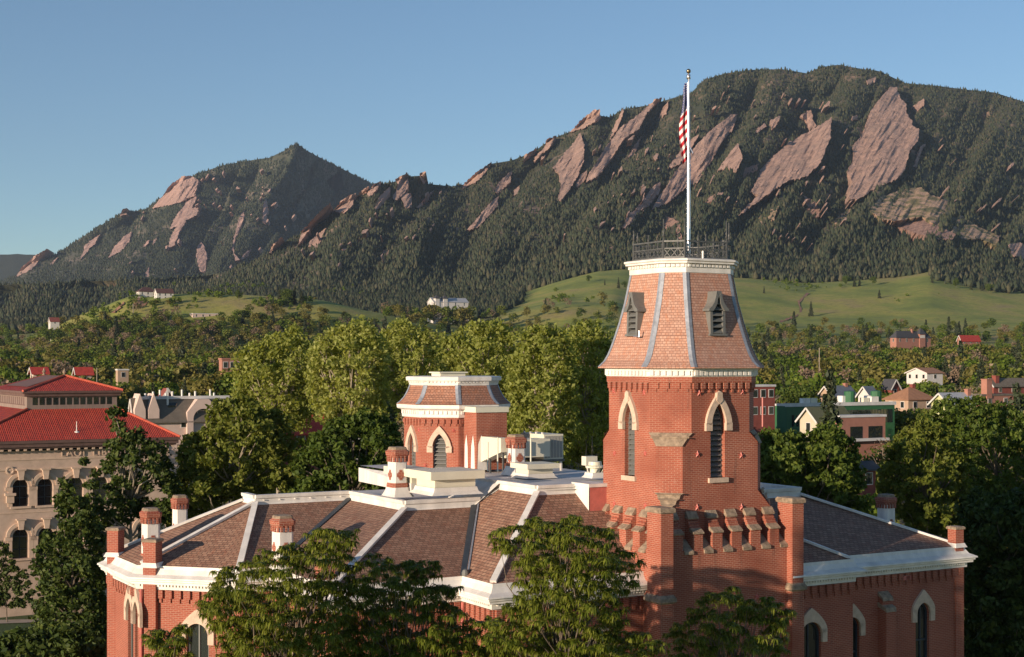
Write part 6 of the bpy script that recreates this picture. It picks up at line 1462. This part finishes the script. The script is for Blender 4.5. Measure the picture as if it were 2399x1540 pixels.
FRONT = [
 ('drooping leaved tree with an upright top shoot, left in front of the brick building', ZA([(20,800),(40,690),(150,580),(220,460),(330,450),(420,370),(560,330),(620,340),(700,300),(760,360),(820,350),(880,280),(900,190),(980,150),(1060,160),(1160,180),(1230,250),(1240,310),(1180,350),(1190,420),(1100,500),(1080,600),(1150,720),(1200,900),(1250,1260),(170,1260),(200,1000),(100,950),(60,900)]), 46.5, 760),
 ('broad drooping leaved tree hiding the middle of the white cornice', ZA([(1100,580),(1220,420),(1380,400),(1500,440),(1640,450),(1770,410),(1860,450),(1890,540),(1830,560),(1840,640),(2020,620),(2060,660),(2020,710),(1900,710),(2000,800),(2160,900),(2220,1260),(1250,1260),(1150,720)]), 47.0, 950),
 ('tallest drooping leaved tree pressed against the left side of the tower', ZB([(1165,600),(1190,540),(1280,500),(1340,560),(1400,500),(1520,470),(1640,490),(1720,460),(1820,425),(1870,470),(1960,500),(2050,530)])+ZC_([(370,410),(440,460),(460,610),(630,680),(690,750),(610,790),(620,870),(560,900),(620,930),(500,980),(480,1080),(560,1120),(540,1200),(480,1250),(500,1350),(680,1340),(810,1390),(840,1480),(800,1660)])+ZB([(1020,1680),(1060,1300),(1200,1220),(1370,1110),(1340,1010),(1400,950),(1370,850),(1320,750),(1230,730)]), 46.5, 1290),
 ('drooping leaved tree in front of the square tower base between its buttresses', ZC_([(900,1660),(910,1480),(935,1270),(1060,1220),(1150,1100),(1250,1020),(1320,980),(1370,920),(1480,940),(1550,1010),(1490,1060),(1600,1070),(1660,1010),(1740,1030),(1810,1090),(1870,1040),(1930,1080),(1970,1170),(1950,1260),(1890,1240),(1880,1400),(1920,1660)]), 52.0, 1720),
 ('small drooping leaved tree top under the arched window at lower left', ZD_([(430,1380),(500,1340),(600,1310),(700,1310),(735,1380),(700,1450),(720,1640),(440,1640)]), 46.0, 400),
]
for i, (lb, ol, Y, tp) in enumerate(FRONT):
    poly_tree('drooping_tree', lb, ol, Y, 2.2, M_leaf_front, M_bark, 15.5, .33, 125, .205, 100+i, tp, 'drooping leaved trees in front of the brick building', mode='droop', edge=45, lean=-1.2, sub=.80, tr=.13)
COTTON = [
 ('yellow green cottonwood at the left end of the tall row', [(548,870),(565,815),(600,800),(640,792),(665,770),(685,762),(712,790),(735,830),(740,900),(735,980),(700,1015),(640,1000),(590,970),(555,930)], 118),
 ('yellow green cottonwood with a domed top, second of the tall row from the left', [(722,840),(742,788),(780,778),(820,762),(845,745),(880,772),(905,812),(912,900),(895,985),(900,1060),(820,1010),(750,985),(725,910)], 112),
 ('yellow green cottonwood rising directly behind the back belfry', [(880,808),(905,766),(950,753),(1000,776),(1030,800),(1050,870),(1040,960),(1000,985),(930,960),(890,910)], 126),
 ('broad yellow green cottonwood just right of the back belfry', [(1025,812),(1060,774),(1100,766),(1150,750),(1192,766),(1215,812),(1228,900),(1220,1000),(1190,1090),(1150,1000),(1060,930)], 116),
 ('yellow green cottonwood above the air conditioner', [(1195,840),(1228,777),(1270,762),(1310,770),(1340,802),(1352,900),(1345,1030),(1300,1085),(1200,1070),(1190,960)], 108),
 ('yellow green cottonwood touching the left side of the tower', [(1318,820),(1350,757),(1395,760),(1425,790),(1442,850),(1442,1000),(1432,1085),(1330,1085),(1318,960)], 114),
]
for i, (lb, ol, Y) in enumerate(COTTON):
    poly_tree('cottonwood_tree', lb, ol, Y, 3.6, M_leaf_cotton, M_palebark, 12.5, .62, 42, .31, 200+i, None, 'tall cottonwoods behind the brick building', mode='card', edge=70, sub=.92, tr=.4, outw=False)
SIDE = [
 ('upright_tree', 'upright deep green tree with a forked bare top in front of the red library roof', [(264,944),(293,944),(297,985),(318,1010),(340,1023),(355,1028),(358,1038),(372,1031),(380,1042),(384,1063),(404,1072),(419,1087),(404,1118),(415,1141),(405,1180),(380,1230),(335,1190),(330,1220),(258,1236),(215,1250),(200,1200),(195,1130),(225,1105),(190,1092),(180,1078),(232,1086),(246,1080),(248,1055),(262,1025),(270,995),(255,965)], 100, M_leaf_dark, 3.2, .62),
 ('layered_tree', 'dark layered tree standing before the library windows at the lower left', [(135,1112),(150,1125),(160,1150),(185,1170),(200,1180),(230,1230),(250,1300),(245,1400),(250,1580),(85,1580),(80,1430),(95,1390),(80,1330),(95,1260),(130,1240),(150,1215),(120,1170),(140,1150)], 96, M_leaf_dark, 3.0, .74),
 ('spreading_tree', 'spreading deep green tree with pale twigs behind the two left roof chimneys', [(420,1040),(450,1015),(482,1002),(497,955),(520,938),(545,930),(600,945),(640,960),(690,1000),(700,1040),(715,1080),(705,1120),(690,1150),(560,1160),(430,1225),(400,1240),(380,1210),(415,1180),(420,1100)], 104, M_leaf_mid, 4.5, .93),
 ('round_tree', 'dark round tree left of the octagonal roof chimney, below the cottonwoods', [(690,1080),(720,1030),(760,1000),(800,985),(850,965),(900,980),(930,1010),(945,1060),(950,1110),(905,1150),(690,1160)], 100, M_leaf_deep, 4.0, .96),
 ('round_tree', 'dark tree right of the tower, under the green shop', [(1772,1030),(1800,1012),(1850,1018),(1895,1030),(1925,1003),(1945,996),(1975,1012),(2003,1040),(2010,1070),(2015,1120),(2030,1200),(1960,1195),(1880,1150),(1790,1140),(1772,1110)], 96, M_leaf_deep, 4.0, .95),
 ('round_tree', 'big round tree behind the right hand roof chimney', [(2065,1090),(2090,1040),(2130,1000),(2160,985),(2210,1000),(2250,1060),(2270,1140),(2275,1260),(2160,1250),(2100,1200),(2060,1150)], 104, M_leaf_mid, 5.0, .97),
 ('round_tree', 'big round tree at the right edge, its top level with the gabled town houses', [(2160,985),(2200,938),(2260,930),(2320,942),(2360,952),(2410,975),(2480,1010),(2490,1200),(2400,1260),(2290,1240),(2240,1120),(2200,1040)], 118, M_leaf_deep, 6.0, .97),
 ('round_tree', 'dark shaded tree filling the lower right corner', [(2250,1180),(2290,1150),(2340,1165),(2400,1150),(2490,1180),(2490,1600),(2262,1600),(2255,1320)], 88, M_leaf_dark, 4.0, .98),
 ('leafy_bush', 'dark leafy bush top at the lower left corner', [(-20,1500),(60,1478),(120,1492),(160,1474),(252,1505),(252,1600),(-20,1600)], 74, M_leaf_dark, 2.0, .95),
 ('climbing_plant', 'ivy climbing the library wall at the left edge', [(-30,1300),(8,1262),(18,1275),(40,1310),(62,1345),(75,1365),(78,1400),(70,1425),(-30,1430)], 139.4, M_leaf_ivy, .5, 1.0),
]
for i, (nm, lb, ol, Y, lf, T, sub) in enumerate(SIDE):
    poly_tree(nm, lb, ol, Y, T, lf, M_palebark if 'spread' in nm or 'upright' in nm else M_bark, 13, .46 if Y < 130 else .35, 50, .32, 300+i, None, None, mode='card', edge=50, sub=sub, tr=.26 if nm != 'climbing_plant' else .05)
# bare forked top of the upright tree
# unseen narrow tree added beyond the left edge to shade the right wing
def shade_tree():
    p = L(12.7, -0.4); s2 = Vector((sv.x, sv.y)).normalized(); q = Vector((p.x, p.y))+s2*46.5
    rg = np.random.default_rng(5); H = -8.1+math.tan(SUN_EL)*46.5+25
    t = thing('added_shade_tree', (q.x, q.y, 0), 'unseen narrow tree added beyond the left edge to shade the right wing', 'tree')
    n = 11000; z = rg.uniform(.22, 1.0, n)*H; R = 1.12*np.sin(np.pi*np.clip((z/H-.15)/.86, 0.02, .99))**.16; ang = rg.uniform(0, 6.28, n); r = R*rg.uniform(0, 1, n)**.5
    V, Q = cards(np.stack([r*np.cos(ang), r*np.sin(ang), z], -1), .42, rg); link('crown', rawmesh('crown', V, Q, M_leaf_deep), t)
    link('trunk', meshdata(limb_mesh([(curve((0, 0, -.5), (0, 0, H*.8), rg, 4, 0, .02), [.4, .35, .28, .2, .1])], M_bark, 'trunk'), M_bark, 'trunk'), t)
shade_tree()
plant_tree('conifer', 1945, 205, 22.0, 'tall dark spruce with a bare spire in front of the green shop', None, np.random.default_rng(4), 'spruce_tree')
plant_tree('conifer', 2383, 235, 19.0, 'rusty looking spruce at the right edge beside the salmon chimney building', None, np.random.default_rng(6), 'spruce_tree')
# ------------------------------------------------------------------ the wooded town
LM = [(40, 880, 'the red roofed houses'), (165, 905, 'the library lantern'), (280, 870, 'the white parapet house'), (440, 950, 'the pink stucco building'), (540, 850, 'the orange brick tower block'),
      (355, 690, 'the big knoll house'), (475, 740, 'the cream house below the knoll'), (650, 800, 'the leftmost cottonwood'), (850, 760, 'the domed cottonwood'), (1050, 705, 'the white assembly hall'), (1060, 800, 'the back belfry'),
      (1300, 770, 'the air conditioner'), (1600, 800, 'the tower roof'), (1798, 930, 'the dark red brick block'), (1900, 960, 'the green shop'), (2030, 985, 'the salmon brick restaurant'), (1945, 925, 'the slate blue roof'), (2150, 930, 'the brown hipped house'),
      (2250, 940, 'the pale green gabled building'), (2330, 920, 'the salmon chimney building'), (2175, 872, 'the white gabled house'), (2140, 785, 'the old red school'), (2280, 795, 'the long red roofed wing'), (1870, 730, 'the meadow trail'), (120, 755, 'the little white house')]
rg = np.random.default_rng(77)
CAND = []
D = 150.0
while D < 1500:
    gap = 7.5+D*0.0085; x0 = -.42*D; x = x0
    while x < .40*D:
        CAND.append((x+rg.uniform(-.5, .5)*gap, D+rg.uniform(-.5, .5)*gap)); x += gap*rg.uniform(.8, 1.25)
    D += gap*.95
for _ in range(380):                     # thicker wood along the foot of the knoll
    D_ = rg.uniform(1050, 1158); p_ = rg.uniform(130, 930); CAND.append(((p_-CX)/F*D_, D_))
trees = []
for x, D in CAND:
    px = CX+F*x/D
    if px < -150 or px > 2550: continue
    gz_ = float(ground_z(np.array([px]), np.array([D]))[0]); yb = HY-F*gz_/D
    u = fbm(np.array([px*.004]), np.array([D*.006]), 3)[0]; r = rg.uniform()
    kind = 'mid green' if r < .28 else 'bright green' if r < .44 else 'olive green' if r < .70 else 'deep green' if r < .78 else 'brownish budding' if r < .935 else 'conifer'
    if u > .66 and r < .5: kind = 'deep green' if r < .4 else 'conifer'
    h = rg.uniform(8.5, 14.5)*(1.15 if kind == 'conifer' else 1)*(.9 if D > 900 else 1)
    # keep off the campus buildings and the grass of the knoll and the meadow
    if D < 200 and (px < 620 or 820 < px < 2000): continue
    if 1180 < D and 150 < px < 900:
        if rg.uniform() < (.92 if D < 1420 else .5): continue
        h *= .6
    if D > 1060 and px > 1180 and rg.uniform() < np.interp(D, [1060, 1300, 1500], [0, .25, .95]): continue
    if D > 1150 and px < 150 and rg.uniform() < .3: continue
    ok = True
    wpx = .36*h*F/D
    for (a, b, yc, Db) in PROTECT:
        if px+wpx*.8 > a and px-wpx*.8 < b:
            if D < Db-2:
                ymin = yc; top = HY-F*(gz_+h)/D
                if top < ymin:
                    hn = (HY-ymin)*D/F-gz_
                    if hn < 5.0: ok = False; break
                    h = hn*rg.uniform(.86, 1.0)
            elif D < Db+26: ok = False; break
    if ok: trees.append((px, D, h, kind, gz_))
for (px0, px1, yc, Yh, lb) in HOUSES:          # gardens in front of the far houses
    if Yh < 280: continue
    n = int(3+(px1-px0)/14)
    for i in range(n):
        px = px0-6+(px1-px0+12)*(i+rg.uniform(.2, .8))/n; D = Yh-rg.uniform(7, 22)-(px1-px0)*Yh/F*.45; gz_ = float(ground_z(np.array([px]), np.array([D]))[0])
        h = (HY-yc)*D/F-gz_
        if 4 < h < 26: trees.append((px, D, h*rg.uniform(.88, 1.02), ['mid green', 'bright green', 'olive green', 'deep green'][int(rg.integers(4))], gz_))
trees.sort(key=lambda t: -t[2]/t[1])
def label_for(px, py, D, kind):
    best = min(LM, key=lambda l: abs(l[0]-px)+1.6*abs(l[1]-py)); dx, dy = px-best[0], py-best[1]
    side = ('right of' if dx > 0 else 'left of') if abs(dx) > abs(dy)*1.2 else ('above' if dy < 0 else 'below')
    return '%s %s' % (side, best[2])
groups = {}; NIND = {'b': 0, 'c': 0}; rest = []
for px, D, h, kind, gz_ in trees:
    key = 'c' if kind == 'conifer' else 'b'
    if NIND[key] < (210 if key == 'b' else 60): NIND[key] += 1; groups.setdefault((label_for(px, HY-F*(gz_+h*.7)/D, D, kind), kind), []).append((px, D, h))
    else: rest.append((px, D, h, kind, gz_))
ORD = ['first', 'second', 'third', 'fourth', 'fifth', 'sixth', 'seventh', 'eighth', 'ninth', 'tenth', 'eleventh', 'twelfth', 'thirteenth', 'fourteenth', 'fifteenth', 'sixteenth', 'seventeenth', 'eighteenth', 'nineteenth', 'twentieth']
for (where, kind), lst in groups.items():
    lst.sort()
    for i, (px, D, h) in enumerate(lst):
        nm = 'tree' if kind != 'conifer' else 'dark conifer'; k_ = '' if kind == 'conifer' else kind+' '
        if len(lst) == 1: lb = '%s%s %s' % (k_, nm, where)
        else: lb = '%s %s%s %s, counted from left' % (ORD[min(i, 19)], k_, nm, where)
        plant_tree(kind, px, D, h, lb, 'dark conifers among the town trees' if kind == 'conifer' else 'broadleaf trees of the wooded town', rg)
# the remaining crowns merge into one far wood
def far_wood():
    Vs, Qs = [], []; off = 0
    lite = {}
    for kind in KINDS:
        lst = []
        for s in range(3):
            if kind == 'conifer': V, Q, _ = conifer_proto(500+s, 14, 420, 1.25, .2)
            elif kind == 'brownish budding': V, Q, _ = broad_proto(510+s, 12, .42, 320, .95, .1, 12)
            else: V, Q, _ = broad_proto(520+s+len(lite)*7, 12, .44, 430, 1.25, .1, 13)
            lst.append(V.reshape(-1, 4, 3) if True else V)
        lite[kind] = lst
    bym = {}
    for px, D, h, kind, gz_ in rest:
        V = lite[kind][int(rg.integers(0, 3))]; n = V.shape[0]
        keep = rg.uniform(0, 1, n) < np.interp(D, [500, 1500], [1.0, .75]); V = V[keep]
        a = rg.uniform(0, 6.28); c, s = math.cos(a), math.sin(a); sc = h/12.5; W = V.copy(); W[..., 0] = (c*V[..., 0]-s*V[..., 1])*sc*1.1; W[..., 1] = (s*V[..., 0]+c*V[..., 1])*sc*1.1; W[..., 2] = V[..., 2]*sc
        W += np.array([(px-CX)/F*D, D, gz_+CAMZ-.4]); bym.setdefault(kind, []).append(W)
    mats = {'mid green': M_leaf_mid, 'bright green': M_leaf_bright, 'olive green': M_leaf_olive, 'deep green': M_leaf_deep, 'brownish budding': M_leaf_rust, 'conifer': M_needle}
    ks = list(bym); allv = np.concatenate([np.concatenate(bym[k]) for k in ks]); n = len(allv)
    me = rawmesh('town_wood', allv.reshape(-1, 3), np.arange(4*n).reshape(n, 4), [mats[k] for k in ks])
    me.polygons.foreach_set('material_index', np.concatenate([np.full(sum(len(w) for w in bym[k]), i, np.int32) for i, k in enumerate(ks)])); me.update()
    tag(link('town_wood', me), kind='stuff')
far_wood()
# lone pines on the meadow and the knoll, each with its long shadow
LONE = [(1380, 662, 9, 'left'), (1417, 668, 7, ''), (1449, 676, 13, ''), (1462, 678, 9, ''), (1983, 668, 12, ''), (2002, 672, 14, ''), (2014, 670, 10, ''), (2045, 668, 11, ''), (2060, 700, 11, ''), (2184, 664, 11, ''), (2240, 676, 13, ''), (2275, 680, 12, ''), (2300, 682, 10, ''), (2318, 686, 11, ''), (1900, 742, 17, ''), (560, 705, 9, ''), (655, 712, 15, ''), (672, 716, 14, ''), (690, 714, 16, ''), (706, 718, 13, ''), (640, 724, 10, ''), (1790, 688, 9, '')]
lst = sorted(LONE)
for i, (px, y, h, _) in enumerate(lst):
    P, Dv, _t = flat_pt(px, y); reg = 'on the grassy knoll' if px < 900 else 'on the meadow left of the tower roof' if px < 1600 else 'on the meadow right of the tower roof'
    same = [q for q in lst if (q[0] < 900) == (px < 900) and (q[0] < 1600) == (px < 1600)]; k = same.index((px, y, h, _))
    plant_tree('conifer' if i % 3 else 'deep green', px, float(Dv[0]), h, '%s dark tree %s, counted from left' % (ORD[min(k, 19)], reg), 'lone trees on the meadow', rg, 'meadow_tree')
# shrubs where the pines meet the meadow, paths and lawn by the library
rgb_ = np.random.default_rng(9); P = []
for c, n in (((1845, 664), 26), ((1905, 668), 20), ((500, 690), 24), ((420, 718), 16), ((560, 680), 36), ((300, 722), 16), ((340, 698), 16), ((660, 715), 40), ((220, 742), 14), ((2140, 700), 6), ((1320, 700), 14), ((760, 690), 30), ((840, 700), 24)):
    for i in range(n):
        px, y = c[0]+rgb_.normal()*34, c[1]+rgb_.normal()*7; q, Dv, _t = flat_pt(px, y); P.append((q[0], rgb_.uniform(1.5, 6.0)))
V0 = []
for q, h in P:
    V, Q, _ = broad_proto(int(rgb_.integers(1e6)), h, .62, 90, h*.28, .1, 7); V0.append(V.reshape(-1, 4, 3)+q)
A = np.concatenate(V0); tag(link('shrub_thicket', rawmesh('shrub_thicket', A.reshape(-1, 3), np.arange(4*len(A)).reshape(-1, 4), M_leaf_bright)), kind='stuff')
def onground(px, y):
    D = 150.0
    for _ in range(30): D = -float(ground_z(np.array([px]), np.array([D]))[0])*F/(y-HY)
    return Vector(((px-CX)/F*D, D, CAMZ+float(ground_z(np.array([px]), np.array([D]))[0])))
for nm, pts, mat, lift in (('lawn', [(-300, 1375), (300, 1375), (420, 1600), (-300, 1600)], M_lawn, .06), ('path', [(-60, 1398), (20, 1402), (60, 1388), (120, 1384), (140, 1400), (60, 1408), (-60, 1412)], M_path, .12), ('path', [(-60, 1457), (60, 1454), (160, 1448), (160, 1455), (60, 1462), (-60, 1466)], M_path, .12)):
    m = MB(lambda a, b, z=0: Vector((a, b, z))); m.poly([tuple(onground(*p)+Vector((0, 0, lift))) for p in pts]); tag(m.build(nm, mat), kind='structure')
# poles and masts among the trees
for px, y0, y1, Yp, lb in ((1919.5, 875, 815, 520, 'thin tall mast rising from the trees above the green shop'), (312, 745, 712, 1150, 'wooden utility pole on the slope of the knoll'), (227, 905, 862, 240, 'thin street lamp pole behind the library lantern')):
    p, q = ray(px, y0+30, Yp), ray(px, y1, Yp); m = MB(lambda a, b, z=0: Vector((a, b, z))); m.tube([tuple(p), tuple(q)], .09*Yp/300, 6); tag(m.build('utility_pole', M_palebark), lb, 'pole')
p, q = ray(1786.5, 1000, 245), ray(1786.5, 931, 245); m = MB(lambda a, b, z=0: Vector((a, b, z))); m.tube([tuple(p), tuple(q)], .14, 6); tag(m.build('utility_pole', M_redpaint), 'reddish wooden pole in front of the dark red brick block', 'pole')
# ------------------------------------------------------------------ air
hz = MB(lambda a, b, z=0: Vector((a, b, z))); hz.box(-9000, 9000, -400, 7600, -4, 1180)
ho = hz.build('haze', []); hm = bpy.data.materials.new('haze'); hm.use_nodes = True; nt = hm.node_tree
for n_ in list(nt.nodes):
    if n_.type == 'BSDF_PRINCIPLED': nt.nodes.remove(n_)
pv = nt.nodes.new('ShaderNodeVolumePrincipled'); pv.inputs['Color'].default_value = (.62, .74, .92, 1); pv.inputs['Density'].default_value = 3.4e-5; pv.inputs['Anisotropy'].default_value = 0.2
nt.links.new(pv.outputs[0], nt.nodes['Material Output'].inputs['Volume']); ho.data.materials.clear(); ho.data.materials.append(hm); tag(ho, kind='stuff')
